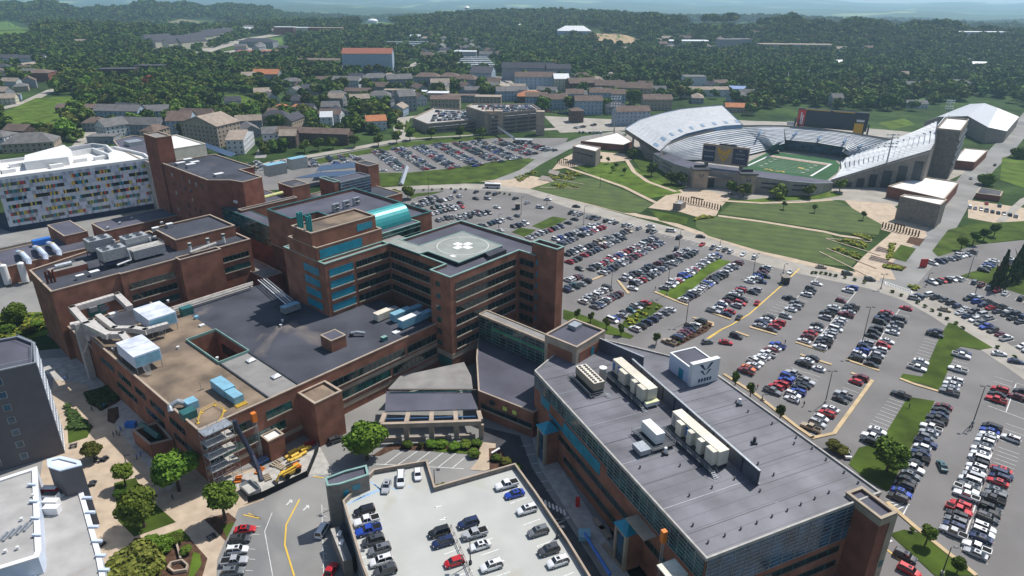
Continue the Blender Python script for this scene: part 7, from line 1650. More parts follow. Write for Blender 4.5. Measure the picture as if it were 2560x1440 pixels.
for k,(bx,by,ty) in enumerate([(2063,1007,928),(1715,808,730),(1527,735,680),(1667,738,670),(1882,690,635),(2432,1058,965),(2202,722,686),(2150,878,768),(1247,575,535),(1303,535,492),(1367,512,488),(2316,713,683),(2420,692,640),(2436,740,710),(1072,490,435),(1697,622,575),(1459,562,515),(2438,785,760),(2355,1435,1368),(1905,1000,990),(1800,615,600),(1958,683,660),(1500,470,440),(1300,400,372)]):
    lamp(f'slim dark lamp post in the parking lots, {ordn(k)} counted from the nearest',(bx,by),ty,two=k < 8)
lamp('lamp post rising inside the notch of the garage wall',(1088,1240),1175,'garage lamps',0);lamp('lamp post on the left garage wall',(918,1365),1335,'garage lamps',GD);lamp('lamp post on the right garage wall',(1393,1345),1318,'garage lamps',GD);lamp('lamp post at the centre rail of the garage',(1176,1410),1345,'garage lamps',GD,two=True);lamp('brown-headed lamp post by the garage stair house',(838,1268),1208,'garage lamps',0,headm='yellow');lamp('lamp post on the plaza lawn edge',(316,1160),1138,'garage lamps',0)
f=HOS;t=thing('scaffold','grey steel scaffold tower with work platforms at the podium corner','scaffold',(*hw(-78,3),0));a0,a1,b0,b1=-78.6,-71.5,1.2,4.6
b=MB(f)
for u in np.arange(a0,a1+.1,2.35):
    for v in (b0,b1): b.bar((u,v,0),(u,v,17.2),.12,'metal')
for z in np.arange(1.5,17,1.9):
    for v in (b0,b1): b.bar((a0,v,z),(a1,v,z),.08,'metal')
    for u in (a0,a1): b.bar((u,b0,z),(u,b1,z),.08,'metal')
    b.bar((a0,b0,z),(a0+2.35,b0,z+1.9),.07,'metal')
b.build('frame',t)
for z in (5.3,9.1,12.9,16.0): b=MB(f);b.box(a0,a1,b0,b1,z,z+.12,'concrete' if z < 16 else 'metal');b.build('platform',t)
t=thing('debris_chute','long dark blue debris chute bending down from the scaffold','chute',(*hw(-70,0),0));P=[(-70.6,2.2,16.2),(-70.2,1.8,13),(-69.4,1.0,9.5),(-68.9,-.6,6),(-69.2,-3.5,3),(-70.2,-6.0,1.9)]
b=MB(f);b.tube(P,.62,mat('chute_blue',(.025,.03,.06),.5,var=.1),10);b.build('tube',t)
t=thing('skip','open metal skip at the foot of the debris chute','skip',(*U(635,1236),0));q=[U(x,y,0) for x,y in [(600,1225),(625,1250),(655,1235),(628,1212)]];b=MB();b.rim(q,.1,1.8,.15,'metal');b.prism(q,.1,.9,'navy','concrete');b.build('body',t)
t=thing('mast_climber','lattice hoist mast with orange top against the podium wall','hoist',(*hw(-63,2),0));u,v=-65.5,2.4;b=MB(f)
for du in (-.4,.4):
    for dv in (-.4,.4): b.bar((u+du,v+dv,0),(u+du,v+dv,15.4),.1,'metal')
for z in np.arange(0,15,.8): b.bar((u-.4,v-.4,z),(u+.4,v-.4,z+.8),.07,'metal');b.bar((u+.4,v-.4,z),(u+.4,v+.4,z+.8),.07,'metal');b.bar((u-.4,v+.4,z),(u-.4,v-.4,z+.8),.07,'metal')
b.build('mast',t);b=MB(f);b.box(u-.6,u+.6,v-.6,v+.6,13.2,15.8,'orange');b.build('mast_head',t);b=MB(f);b.box(u-1.5,u+1.5,v-1.3,v+.6,1.2,1.5,'blue');b.box(u-1.3,u+1.2,v-1.3,v-1.2,1.5,2.6,'navy');b.build('platform',t)
b=MB(f);b.box(-66.8,-64.2,4.86,4.98,9.6,12.6,'dmetal');b.build('cover',H)
b=MB(f);b.box(-76,-73,4.86,4.98,13.2,14.6,'tan');b.box(-71.4,-69.6,4.86,4.98,13.2,14.6,'tan');b.build('repair_patch',H)
x,y=U(728,1185);t=thing('telehandler','yellow telescopic handler with big black wheels in the construction compound','telehandler',(x,y,.1));f2=Frame(x,y,math.radians(48))
b=MB(f2);b.box(-2.4,2.2,-.9,.9,.7,1.6,'yellow');b.box(1.2,2.6,-1.0,1.0,.9,1.9,'orange');b.build('chassis',t);b=MB(f2);b.box(-.6,.9,.1,1.0,1.6,2.6,'yellow','dmetal');b.box(-.5,.8,.08,1.03,1.75,2.4,'carglass');b.build('cab',t);b=MB(f2);b.tube([(2.2,-.4,2.2),(-3.4,-.4,1.9),(-4.4,-.4,.6)],.28,'yellow',6);b.build('boom',t);b=MB(f2);b.box(-5.0,-4.3,-1.2,.5,.1,.5,'dmetal');b.build('fork',t)
for u in (-1.6,1.5):
    for v in (-1.15,1.15):
        b=MB(f2);n=12;A=[b.vert(u+.72*math.cos(2*PI*i/n),v-.25,.82+.72*math.sin(2*PI*i/n)) for i in range(n)];B_=[b.vert(u+.72*math.cos(2*PI*i/n),v+.25,.82+.72*math.sin(2*PI*i/n)) for i in range(n)]
        for i in range(n): b.face((A[i],A[(i+1) % n],B_[(i+1) % n],B_[i]),'rubber')
        b.face(A[::-1],'rubber');b.face(B_,'rubber');b.build('wheel',t)
fp=[(620,1258),(655,1247),(770,1192),(795,1130),(800,1105)]
t=thing('site_fence','black mesh construction fence curving round the compound','fence',(*U(700,1225),0))
q=[np.array(U(*p)) for p in fp]
for a,c in zip(q,q[1:]):
    b=MB();d=(c-a)/np.linalg.norm(c-a);n=np.array([-d[1],d[0]])*.04;b.prism([tuple(a-n),tuple(c-n),tuple(c+n),tuple(a+n)],.15,2.0,mat('fence_mesh',(.02,.022,.025),.8));b.build('panel',t)
    for k in range(int(np.linalg.norm(c-a)/3)+1): p=a+d*3*k;b=MB();b.bar((*p,0),(*p,2.1),.09,'metal');b.build('post',t)
bx=[(722,1138),(732,1132),(742,1128),(752,1124),(728,1146),(738,1142),(748,1137),(745,1148),(757,1133),(762,1126),(768,1120),(735,1152)]
for k,px in enumerate(bx):
    x,y=U(*px,.8);b=MB();d=(math.cos(.85),math.sin(.85));b.tube([(x-d[0]*1.1,y-d[1]*1.1,.7+(k % 2)*.7),(x+d[0]*1.1,y+d[1]*1.1,.7+(k % 2)*.7)],.42,'yellow',10);tag(b.build('yellow_tube'),'bright yellow plastic tube in the heap by the brick wall','tube','yellow tubes heaped by the wall')
for k,(px,m_,lb) in enumerate([((775,1112),'red','red plastic barrier right of the yellow tubes'),((690,1160),'tan','timber pallet stack beside the yellow tubes'),((650,1178),'orange','orange steel ramp lying in the compound'),((596,1200),'orange','orange barrier at the scaffold foot'),((668,1195),'tan','plywood sheets on the compound floor'),((700,1168),'tan','second timber pallet by the brick bay')]):
    x,y=U(*px);f3=Frame(x,y,.6+k*.4);b=MB(f3);b.box(-1.4,1.4,-.8,.8,.12,.3,m_)
    for i in range(4): b.box(-1.4+i*.75,-1.1+i*.75,-.8,.8,.3,.55+(.5 if k in (0,) else 0),m_)
    tag(b.build(lb.split(' ')[1]+'_piece' if k in (0,3) else 'pallet'),lb,'site material')
t=thing('plant_enclosure','open brick enclosure holding a long green tank beside the podium','enclosure',(*hw(-82,18),0));q=[HOS.l(*U(x,y,4.5)) for x,y in [(330,1075),(374,1112),(432,1098),(395,1055)]]
b=MB(HOS);b.rim(q,0,4.4,.5,'brick');b.build('wall',t);b=MB(HOS);b.rim(offset(q if sum(q[i][0]*q[(i+1) % 4][1]-q[(i+1) % 4][0]*q[i][1] for i in range(4)) > 0 else q[::-1],.05),4.4,4.65,.6,'stone');b.build('coping',t);b=MB(HOS);b.flat(q,.6,'dmetal');b.build('floor',t)
p0,p1=U(352,1058,4.5),U(398,1092,4.0);b=MB();b.bar((*p0,4.2),(*p1,4.0),1.9,mat('tank_green',(.01,.12,.11),.5));b.build('tank',t)
x,y=U(327,1060,1);b=MB();b.box(x-1.4,x+1.4,y-.8,y+.8,.1,1.6,'blue');tag(b.build('blue_skip'),'blue bin beside the brick plant enclosure','bin')
t=thing('boom_lift','blue boom lift parked in the shade beside the garage wall','boom lift',(*U(1462,1345),0));p0,p1=U(1462,1340,1),U(1525,1440,2);b=MB();b.bar((*p0,1.6),(*p1,2.4),.9,'blue');b.build('boom',t);b=MB();b.box(p0[0]-1.4,p0[0]+1.3,p0[1]-1,p0[1]+1.6,.3,1.7,'lightblue');b.build('chassis',t)
for k,px in enumerate([(1497,1310),(1512,1330),(1522,1375),(1545,1400)]): x,y=U(*px,.5);f3=Frame(x,y,SEF.a-PI/2);b=MB(f3);b.box(-2,2,-.6,.6,.3,.7,'tan');tag(b.build('stone_bench'),f'pale stone bench beside the porch, {ORD[k]} from the garage ramp','bench','stone benches')
b=MB();x,y=U(1444,1262,.5);b.box(x-.5,x+.5,y-.4,y+.5,.1,2.6,'red');tag(b.build('red_box'),'upright red box on the dark paving by the porch','box')
t=thing('entrance_sign','maroon and white slanted sign at the canopy drive','sign',(*U(1238,1140),0));p0,p1=U(1229,1140,1.4),U(1249,1128,1.4);b=MB();slab(b,p0,p1,.4,.3,2.2,mat('maroon',(.12,.02,.04),.5));b.build('board',t);b=MB();slab(b,p0,p1,.5,2.2,2.5,'white');b.build('cap',t)
b=MB();slab(b,np.array(p0)*.8+np.array(p1)*.2+np.array([.05,-.28]),np.array(p0)*.3+np.array(p1)*.7+np.array([.05,-.28]),.02,1.3,1.5,'line');b.build('text_line',t)
for k,px in enumerate([(247,1153),(530,1345),(232,1212),(252,1363),(185,1117),(262,1150)]):
    x,y=U(*px);f3=Frame(x,y,k*.9);t=thing('picnic_table',f'dark picnic table on the plaza, {ORD[k]} from the thin tree','table',(x,y,.07),'picnic tables');b=MB(f3);b.box(-.9,.9,-.4,.4,.75,.82,'dmetal');b.build('table_top',t)
    for s in (-1,1): b=MB(f3);b.box(-.9,.9,s*.62,s*.9,.45,.5,'dmetal');b.build('bench',t);
    b=MB(f3);b.box(-.7,-.6,-.8,.8,.07,.75,'dmetal');b.box(.6,.7,-.8,.8,.07,.75,'dmetal');b.build('frame',t)
hx=[U(*cA(x,y),.5) for x,y in [(1245,1370),(1270,1330),(1360,1310),(1405,1350),(1390,1390),(1290,1405)]];b=MB();b.rim(hx,.1,.9,.35,'stone');tag(b.build('hexagonal_bed_wall'),'hexagonal pale stone wall in the mulch bed','garden wall')
strip('garden_wall',[cA(1310,1170),cA(1350,1320)],.4,.1,'stone',1.0);strip('garden_wall',[cA(1170,1160),cA(1310,1180)],.4,.1,'stone',.8)
t=thing('work_platform','white-roofed work platform and orange-topped mast at the imaging building wall','work platform',(*SEF.w(-2.5,5),0));b=MB(SEF);b.box(-5.2,-1.0,3.0,7.2,13.2,13.5,'white',mat('sunlit_sheet',(.8,.78,.66),.5));b.build('canopy',t);b=MB(SEF);b.box(-3.4,-.3,14,21,12.6,12.8,'tan');b.build('deck',t)
b=MB(SEF);
for du in (-.3,.3): b.bar((-2+du,10,0),(-2+du,10,18),.12,'metal')
for z in np.arange(0,17,1.0): b.bar((-2.3,10,z),(-1.7,10,z+1),.08,'metal')
b.build('mast',t);b=MB(SEF);b.box(-2.5,-1.5,9.5,10.5,15.6,18.4,'orange');b.build('mast_head',t)
t=thing('guard_booth','small dark booth standing on the yellow-lined drive','booth',(*U(1962,705),0));x,y=U(1962,708);b=MB();b.box(x-1.3,x+1.3,y-1.5,y+1.5,.1,3.0,'dmetal');b.build('wall',t);b=MB();b.box(x-1.7,x+1.7,y-1.9,y+1.9,3.0,3.3,'greystone');b.build('roof',t)
t=thing('guard_booth','dark booth at the entry of the upper west lot','booth',(*U(1294,520),0));x,y=U(1294,522);b=MB();b.box(x-1.3,x+1.3,y-1.5,y+1.5,.1,3.0,'dmetal');b.build('wall',t);b=MB();b.box(x-1.7,x+1.7,y-1.9,y+1.9,3.0,3.3,'greystone');b.build('roof',t)
b=MB();x,y=U(2307,668);b.box(x-1.6,x+1.6,y-.2,y+.2,.1,4.0,'red');tag(b.build('red_banner'),'upright red banner at the mouth of the stadium road','banner')
b=MB();p0,p1=U(1003,465,0),U(1018,440,0);b.bar((*p0,1),(*p1,6),3.0,'metal');tag(b.build('covered_stair'),'covered stair climbing the west slope lawn','stair')
# trees
def leaf_mat(name,dark,light,hue=.03):
    m,nt,b=newmat(name);N,Lk=nt.nodes,nt.links
    g=N.new('ShaderNodeNewGeometry');r=N.new('ShaderNodeValToRGB');r.color_ramp.elements[0].color=(*dark,1);r.color_ramp.elements[1].color=(*light,1)
    Lk.new(g.outputs['Random Per Island'],r.inputs['Fac'])
    oi=N.new('ShaderNodeObjectInfo');h=N.new('ShaderNodeHueSaturation')
    mr=N.new('ShaderNodeMapRange');mr.inputs['To Min'].default_value=.5-hue;mr.inputs['To Max'].default_value=.5+hue*.6;Lk.new(oi.outputs['Random'],mr.inputs['Value']);Lk.new(mr.outputs['Result'],h.inputs['Hue'])
    m2=N.new('ShaderNodeMath');m2.operation='MULTIPLY_ADD';m2.inputs[1].default_value=7.13;m2.inputs[2].default_value=.3;Lk.new(oi.outputs['Random'],m2.inputs[0])
    fr=N.new('ShaderNodeMath');fr.operation='FRACT';Lk.new(m2.outputs[0],fr.inputs[0])
    mv=N.new('ShaderNodeMapRange');mv.inputs['To Min'].default_value=.5;mv.inputs['To Max'].default_value=1.2;Lk.new(fr.outputs[0],mv.inputs['Value']);Lk.new(mv.outputs['Result'],h.inputs['Value'])
    Lk.new(r.outputs['Color'],h.inputs['Color']);Lk.new(h.outputs['Color'],b.inputs['Base Color']);b.inputs['Roughness'].default_value=.75;b.inputs['Specular IOR Level'].default_value=.1
    MATS[name]=m;return m
LEAF=leaf_mat('broad_leaves',(.034,.068,.010),(.120,.185,.024));LEAFB=leaf_mat('bright_leaves',(.045,.10,.010),(.13,.22,.025),.01);LEAFY=leaf_mat('olive_leaves',(.06,.075,.012),(.15,.15,.03),.01);PINE=leaf_mat('pine_needles',(.03,.055,.022),(.09,.12,.05),.01)
def crown_arrays(seed,n,R=1.0,H=1.0,leaf=.12,lobes=9,core=True,cone=False):
    """leaf clumps through several lobes; unit crown: radius 1, centre 0, height +-H"""
    r=np.random.RandomState(seed);V,F=[],[]
    L=[]
    for i in range(lobes):
        if cone: t=i/(lobes-1);rad=.95*(1-t)+.08;a=r.rand()*2*PI;L.append((math.cos(a)*.1*rad,math.sin(a)*.1*rad,-H+2*H*t,rad,.22))
        else:
            a,z=r.rand()*2*PI,r.uniform(-.55,.75);q=math.sqrt(max(0,1-z*z))*r.uniform(.35,.68);rad=r.uniform(.32,.52);L.append((q*math.cos(a),q*math.sin(a),z*H*.72,rad,rad*.85))
    if not cone: L.append((0,0,0,.6,.6*H))
    for i in range(n):
        l=L[r.randint(len(L))];d=r.normal(size=3);d /=np.linalg.norm(d)
        if d[2] < -.35: d[2] *=-.5
        s=r.uniform(.82,1.06);c=np.array([l[0]+d[0]*l[3]*s,l[1]+d[1]*l[3]*s,l[2]+d[2]*l[4]*s])
        nn=d+r.normal(size=3)*.45;nn /=np.linalg.norm(nn);u=np.cross(nn,r.normal(size=3));u /=np.linalg.norm(u);v=np.cross(nn,u);sz=leaf*r.uniform(.6,1.4)
        k=len(V);V +=[c-u*sz-v*sz*.7,c+u*sz-v*sz*.7,c+u*sz*.8+v*sz,c-u*sz*.6+v*sz];F.append((k,k+1,k+2,k+3))
    if core:
        for l in L:
            k=len(V);ns,nr=7,4
            for j in range(1,nr):
                for i in range(ns):
                    ph,a=PI*j/nr,2*PI*i/ns;V.append(np.array([l[0]+l[3]*.82*math.sin(ph)*math.cos(a),l[1]+l[3]*.82*math.sin(ph)*math.sin(a),l[2]+l[4]*.82*math.cos(ph)]))
            V +=[np.array([l[0],l[1],l[2]+l[4]*.82]),np.array([l[0],l[1],l[2]-l[4]*.82])];t,bt=len(V)-2,len(V)-1
            for i in range(ns):
                j=(i+1) % ns;F.append((k+i,k+j,t));F.append((k+ns+i,k+ns+j,k+j,k+i));F.append((k+2*ns+i,k+2*ns+j,k+ns+j,k+ns+i));F.append((bt,k+2*ns+j,k+2*ns+i))
    return np.array(V),F
def crown_mesh(name,V,F,m):
    me=bpy.data.meshes.new(name);me.from_pydata(V.tolist(),[],F);me.materials.append(m);me.update();return me
def trunk_mesh(seed,br=5):
    r=random.Random(seed);b=MB();b.tube([(0,0,-.1),(.02,.01,.5),(.0,.03,1.0),(.05,0,1.5)],[.10,.075,.06,.03],'bark',7)
    for i in range(br): a=2*PI*i/br+r.random();z=.7+.12*i;b.tube([(0,.02,z),(math.cos(a)*.3,math.sin(a)*.3,z+.35),(math.cos(a)*.55,math.sin(a)*.55,z+.6)],[.045,.03,.012],'bark',5)
    return mesh_of(b,'trunk')
NEARC={m.name: [crown_mesh('crown',*crown_arrays(s,3600,leaf=.055,lobes=14),m) for s in (1,2)] for m in (LEAF,LEAFB,LEAFY)}
MIDC={m.name: [crown_mesh('crown',*crown_arrays(s,520,leaf=.13,lobes=9),m) for s in (11,12,13)] for m in (LEAF,LEAFB,LEAFY)}
PINEC=crown_mesh('crown',*crown_arrays(31,700,H=1.0,leaf=.10,lobes=11,cone=True,core=False),PINE)
TRK=[trunk_mesh(1),trunk_mesh(2)]
TREES=[]
rt_=random.Random(21)
def tree(label,x,y,r,h,m=LEAF,near=False,group=None,z=None,pine=False,name='tree',hr=.8,sparse=False):
    z=hgt(x,y) if z is None else z;t=thing(name,label,'tree' if name !='shrub' else 'shrub',(x,y,z),group);t.rotation_euler=(0,0,rt_.uniform(0,6.28))
    ch=h-r*hr if not pine else h/2+.5
    o=bpy.data.objects.new('crown',PINEC if pine else rt_.choice((NEARC if near else MIDC)[m.name]));COL.objects.link(o);o.parent=t
    sc=(r,r,h/2) if pine else (r,r,r*hr*1.15);o.scale=sc;o.location=(0,0,h/2+.8 if pine else h-r*hr*1.1)
    if name !='shrub': o=bpy.data.objects.new('trunk',rt_.choice(TRK));COL.objects.link(o);o.parent=t;k=h/1.9;o.scale=(k*.75,k*.75,k)
    return t
def tp(label,px,r,h,m=LEAF,near=True,**k): x,y=U(*px);TREES.append((x,y));return tree(label,x,y,r,h,m,near,**k)
tp('large bright green tree beside the brick plant enclosure',(448,1228),6,12.5,LEAFB);tp('round dark tree in the plaza lawn',(362,1318),5.2,10.5);tp('dark tree in the mulch bed beside the scaffold site',(563,1300),4.7,11)
tp('small round tree on the upper plaza lawn',(315,1215),3,7);tp('thin small tree with open crown on the paving',(236,1148),3,5.5,LEAFY);tp('big leafy tree left of the entrance canopy',(918,1150),6.6,11.5,LEAFB)
tp('wide olive-green spreading tree at the bottom left',(345,1440),6.5,7.5,LEAFY,hr=.6);tp('lone dark round tree on the lawn among the east lot',(2216,1178),5.4,10);tp('bushy tree at the annex foot, left edge',(48,808),5,8);tp('tree at the corner of the west slope lawn, left of two',(985,505),5.5,8);tp('tree at the corner of the west slope lawn, right of two',(1020,497),4.5,8)
for k,px in enumerate([(2492,722),(2530,705),(2556,690)]): tp(f'tall ragged pine on the east island, {ORD[k]} from the left',px,3.4,15,PINE,pine=True,name='pine_tree',group='pines on the east island')
for k,px in enumerate([(2402,625),(2431,612),(2458,602),(2484,592)]): tp(f'round dark tree of the lawn row, {ORD[k]} from the left',px,3,7,group='row of four round trees')
tp('round bright tree on the stadium street corner',(2462,462),6,9,LEAFB);tp('dark tree at the right edge above the terrace lot',(2545,395),7,10)
for k,px in enumerate([(762,382),(796,377),(833,373),(886,369),(946,366),(992,358),(1025,351),(1078,347),(1150,345),(1207,345),(685,380),(705,378),(665,382)]): tp(f'street tree along the avenue, {ORD[k]} in the line',px,5 if k < 10 else 7,10,near=False,group='avenue trees')
for k,px in enumerate([(1580,395),(1628,440),(1678,460),(1704,462),(1829,488),(1858,492),(1940,494),(2019,495),(2098,480)]): tp(f'tree at the stadium foot, {ORD[k]} from the left',px,4.5 if k not in (6,) else 6,9 if k else 7,near=False,group='trees at the stadium foot')
for k,px in enumerate([(1560,438),(1540,425),(1530,432),(1958,524),(2036,532),(2157,550),(1500,405),(1520,410)]): tp(f'young tree on the stadium lawns, {ORD[k]} planted',px,1.8,5,near=False,group='young lawn trees')
for k,px in enumerate([(1442,800),(1476,808),(1515,822),(1552,838),(1640,862),(1838,962),(1875,992),(1950,1045)]): tp(f'small upright tree on the lot sidewalk, {ORD[k]} from the left',px,1.5,5,near=False,group='small sidewalk trees',hr=1.3)
tp('young tree on the lower right lawn strip, upper one',(2313,1362),2.2,5.5);tp('young tree on the lower right lawn strip, lower one',(2392,1432),1.8,4);tp('little bush by the upper lawn strip walk',(2277,1330),.7,1.4,name='shrub')
def shrub(label,px,r,h,m=None,group=None,near=True):
    x,y=U(*px);return tree(label,x,y,r,h,m or LEAF,near,group,z=.1,name='shrub',hr=h/r*.5)
for k,(px,r,m) in enumerate([((1018,1118),1.8,LEAF),((1052,1120),1,LEAFY),((1078,1116),2,LEAFB),((1103,1115),2.2,LEAFB),((1137,1122),1.9,LEAFB),((1165,1117),2,LEAF),((1190,1116),1.9,LEAF),((1186,1140),2,LEAF)]): shrub(f'clipped shrub before the entrance canopy, {ORD[k]} from the left',px,r,2,m,'shrubs before the entrance canopy')
for k,(px,r,m) in enumerate([((405,1375),3,LEAFB),((440,1355),2,LEAF),((467,1385),1.7,LEAF),((380,1362),2.2,LEAFB),((1240,1150),1.6,LEAF),((1265,1160),1.8,LEAFY),((1290,1180),2,LEAFB),((1275,1195),1.6,LEAFY),((2085,1125),2.6,LEAFY),((2105,1135),2.2,LEAFY),((20,830),3,LEAFB),((70,835),3,LEAFY),((95,820),2.6,LEAFB),((302,1240),1.8,LEAF),((1095,1220),.9,LEAFY),((1108,1216),.9,LEAFY)]): shrub(f'{["leafy","dark","round","bright","low","dry","soft","straggly","russet","russet","broad","olive","mounded","shaded","spiky","spiky"][k]} shrub, {ORD[k]} of the scattered garden shrubs',px,r,r*1.1,m,'scattered garden shrubs')
b=MB()
def bed(px,n,m1,seed):
    rb=random.Random(seed);P=[U(*p) for p in px];xs,ys=[p[0] for p in P],[p[1] for p in P];c=0
    while c < n:
        x,y=rb.uniform(min(xs),max(xs)),rb.uniform(min(ys),max(ys));ins=False;j=len(P)-1
        for i in range(len(P)):
            if (P[i][1] > y) !=(P[j][1] > y) and x < (P[j][0]-P[i][0])*(y-P[i][1])/(P[j][1]-P[i][1])+P[i][0]: ins=not ins
            j=i
        if not ins: continue
        c +=1
        for k in range(9):
            a=rb.uniform(0,6.28);r=rb.uniform(.2,.75);cx,cy,cz=x+rb.uniform(-.4,.4),y+rb.uniform(-.4,.4),rb.uniform(.25,.9)
            b.quad([(cx-r*math.cos(a),cy-r*math.sin(a),cz),(cx+r*math.sin(a),cy-r*math.cos(a),cz+rb.uniform(-.2,.2)),(cx+r*math.cos(a),cy+r*math.sin(a),cz),(cx-r*math.sin(a),cy+r*math.cos(a),cz+rb.uniform(-.3,.3))],m1 if rb.random() < .65 else 'shrub')
cS=crop(1500,230,2.977)
for k,P in enumerate([[(1700,1168),(1800,1165),(1940,1215),(1925,1245)],[(1740,1105),(1850,1100),(2000,1130),(1980,1170)],[(1840,1055),(2040,1080),(2000,1110)],[(2160,1120),(2200,1130),(2170,1240),(2120,1260)],[(700,960),(760,920),(860,935),(740,950)],[(2110,1290),(2250,1310),(2240,1330),(2100,1310)]]): bed([cS(*p) for p in P],60,'shruby',k)
for k,P in enumerate([[(1380,462),(1420,458),(1450,470),(1390,472)],[(1370,440),(1420,440),(1440,450),(1385,452)],[(1410,430),(1440,430),(1455,440),(1420,442)],[(1285,445),(1330,428),(1345,432),(1300,455)]]): bed(P,60,'shruby',20+k)
bed([cA(*p) for p in [(500,160),(600,240),(680,340),(510,340)]],90,'shrub',40);bed([cA(*p) for p in [(640,70),(890,0),(930,90),(760,190),(660,140)]],120,'shrub',41)
bed([r3(*p) for p in [(1180,500),(1300,540),(1000,790),(850,780),(860,700)]],26,'shruby',42);bed([r3(*p) for p in [(1700,760),(1930,790),(1500,1050),(1420,1020)]],60,'mulch',43)
bed([(0,790),(110,785),(125,825),(60,845),(0,855)],120,'shruby',44);bed([r6(*p) for p in [(700,990),(880,1010),(870,1060),(780,1060)]],25,'shruby',45)
tag(b.build('flower_beds'),'yellow-green ground cover planted in the garden beds',kind='stuff')
for k,(x,y) in enumerate([(1035+12*i,478-0.3*i) for i in range(0)]): pass
hd=[]
for i in range(40):
    t=i/39;L0=[(1035,477),(1230,474),(1330,488),(1420,512)];
for k,px in enumerate([(1036,478),(1059,477),(1080,476),(1105,475),(1128,474),(1152,474),(1165,475),(1250,484),(1262,486),(1275,488),(2112,696),(2136,702),(2160,708),(2230,731),(2252,740),(2293,759),(2312,768),(2330,778),(2350,789),(2368,799),(2388,810),(2406,822),(2492,870),(2536,895),(2030,684),(2040,684),(2052,685),(2064,687),(2076,689),(2088,691)]): shrub(f'dark clipped bush beside the main road, {ordn(k)} along it',px,.9,1.2,LEAF,'clipped bushes along the main road',near=False)
# woods
EXC=[[(0,285),(90,242),(205,236),(215,255),(160,300),(175,335),(100,335),(0,320)],[(-50,250),(60,215),(130,190),(160,222),(60,262),(-50,298)],[(195,375),(205,320),(245,318),(240,345),(235,375)],[(480,140),(520,125),(570,110),(620,96),(700,82),(860,78),(870,90),(720,96),(720,125),(640,150),(500,150)],[(370,135),(400,100),(520,92),(560,80),(580,92),(520,115),(480,135)],
 [(895,68),(900,58),(960,54),(1000,60),(995,74),(900,76)],[(1470,92),(1530,80),(1600,92),(1620,112),(1560,125),(1500,112)],[(1715,70),(1720,58),(1895,60),(1890,72)],[(1210,190),(1270,188),(1290,212),(1370,220),(1370,238),(1280,240),(1225,224)],[(1150,148),(1225,140),(1250,180),(1190,182)],[(960,108),(1060,104),(1070,128),(990,124)],[(1000,185),(1080,130),(1130,140),(1060,155),(1015,190)],
 [(880,190),(980,188),(980,206),(890,210)],[(2165,300),(2260,286),(2340,300),(2310,345),(2180,335)],[(2270,245),(2320,245),(2320,262),(2280,264)],[(550,236),(620,234),(655,262),(600,286),(550,288)],[(610,320),(640,318),(690,340),(665,392),(630,390)],[(1000,290),(1060,272),(1110,255),(1350,250),(1370,345),(1040,350)],[(1340,280),(1560,290),(1640,250),(1640,330),(1400,345)],[(1430,100),(1440,60),(1510,70),(1500,100)],
 [(-50,50),(20,50),(100,70),(70,96),(-50,104)],[(650,395),(1010,350),(1010,330),(650,375)],[(400,66),(450,46),(560,52),(605,66),(500,70)],[(1360,196),(1400,200),(1400,240),(1370,238)],[(1700,66),(1900,60),(1900,75),(1700,75)],[(0,225),(60,210),(80,240),(0,262)]]
CL=[(-200,400),(0,385),(120,370),(215,355),(235,375),(330,330),(500,355),(600,390),(700,378),(860,358),(1000,335),(1060,300),(1110,262),(1345,255),(1365,325),(1420,330),(1560,300),(1650,250),(1800,250),(1870,295),(1990,265),(2170,280),(2300,282),(2345,258),(2440,250),(2490,250),(2560,270),(2700,300)]
def campus_line(px):
    for (a,b_),(c,d) in zip(CL,CL[1:]):
        if a <=px <=c: return b_+(d-b_)*(px-a)/(c-a)
    return 300
def inpoly(x,y,P):
    ins=False;j=len(P)-1
    for i in range(len(P)):
        if (P[i][1] > y) !=(P[j][1] > y) and x < (P[j][0]-P[i][0])*(y-P[i][1])/(P[j][1]-P[i][1])+P[i][0]: ins=not ins
        j=i
    return ins
TOWN=[[(640,330),(640,200),(870,195),(880,180),(1440,170),(1640,215),(1640,262),(1560,300),(1400,330),(1350,260),(1100,262),(1000,330),(860,358)],[(230,345),(240,290),(450,280),(620,320),(640,370),(500,350)],[(880,205),(860,140),(1060,90),(1260,130),(1240,190)],[(380,130),(520,70),(880,70),(840,100),(620,150),(500,150)],[(-20,270),(-20,140),(80,150),(120,210)],[(1640,215),(1900,215),(1900,260),(1640,260)]]
hg={}
for h in HOUSES:
    for i in range(-2,3):
        for j in range(-2,3): hg.setdefault((int(h[0]//40)+i,int(h[1]//40)+j),[]).append(h)
woods=[];rw=random.Random(77)
def wood_pass(y0,y1,sp,rmin,rmax):
    y=y0
    while y < y1:
        x=-y*.80-60
        while x < y*.80+60:
            px_,py_=x+rw.uniform(-.45,.45)*sp,y+rw.uniform(-.45,.45)*sp;x +=sp
            z=hgt(px_,py_);a,b_,c=PR(px_,py_,z)
            if not (-60 < a < 2620) or b_ > campus_line(a) or b_ < -20: continue
            if any(inpoly(a,b_,P) for P in EXC): continue
            dens=.93;
            if any(inpoly(a,b_,P) for P in TOWN): dens=.42 if math.sin(px_/37+1)*math.cos(py_/51) < .25 else .85
            elif math.sin(px_/63+py_/90)*math.sin(py_/71) > .86: dens=.35
            if rw.random() > dens: continue
            bad=False
            for h in hg.get((int(px_//40),int(py_//40)),[]):
                u,v=h[4].l(px_,py_)
                W_=h[2] if abs(u) else 0
                if (u/(h[2]+2))**2+((v if v > 0 else v)/(max(h[3],6)+ (9 if v < 0 else 2)))**2 < 1: bad=True;break
            if bad: continue
            r=rw.uniform(rmin,rmax);woods.append((px_,py_,z,r,rw.uniform(1.5,2.0),c))
        y +=sp
wood_pass(470,1500,12.5,5,9.5);wood_pass(1500,2500,16.5,7.5,11.5);wood_pass(2500,4600,26,10,15)
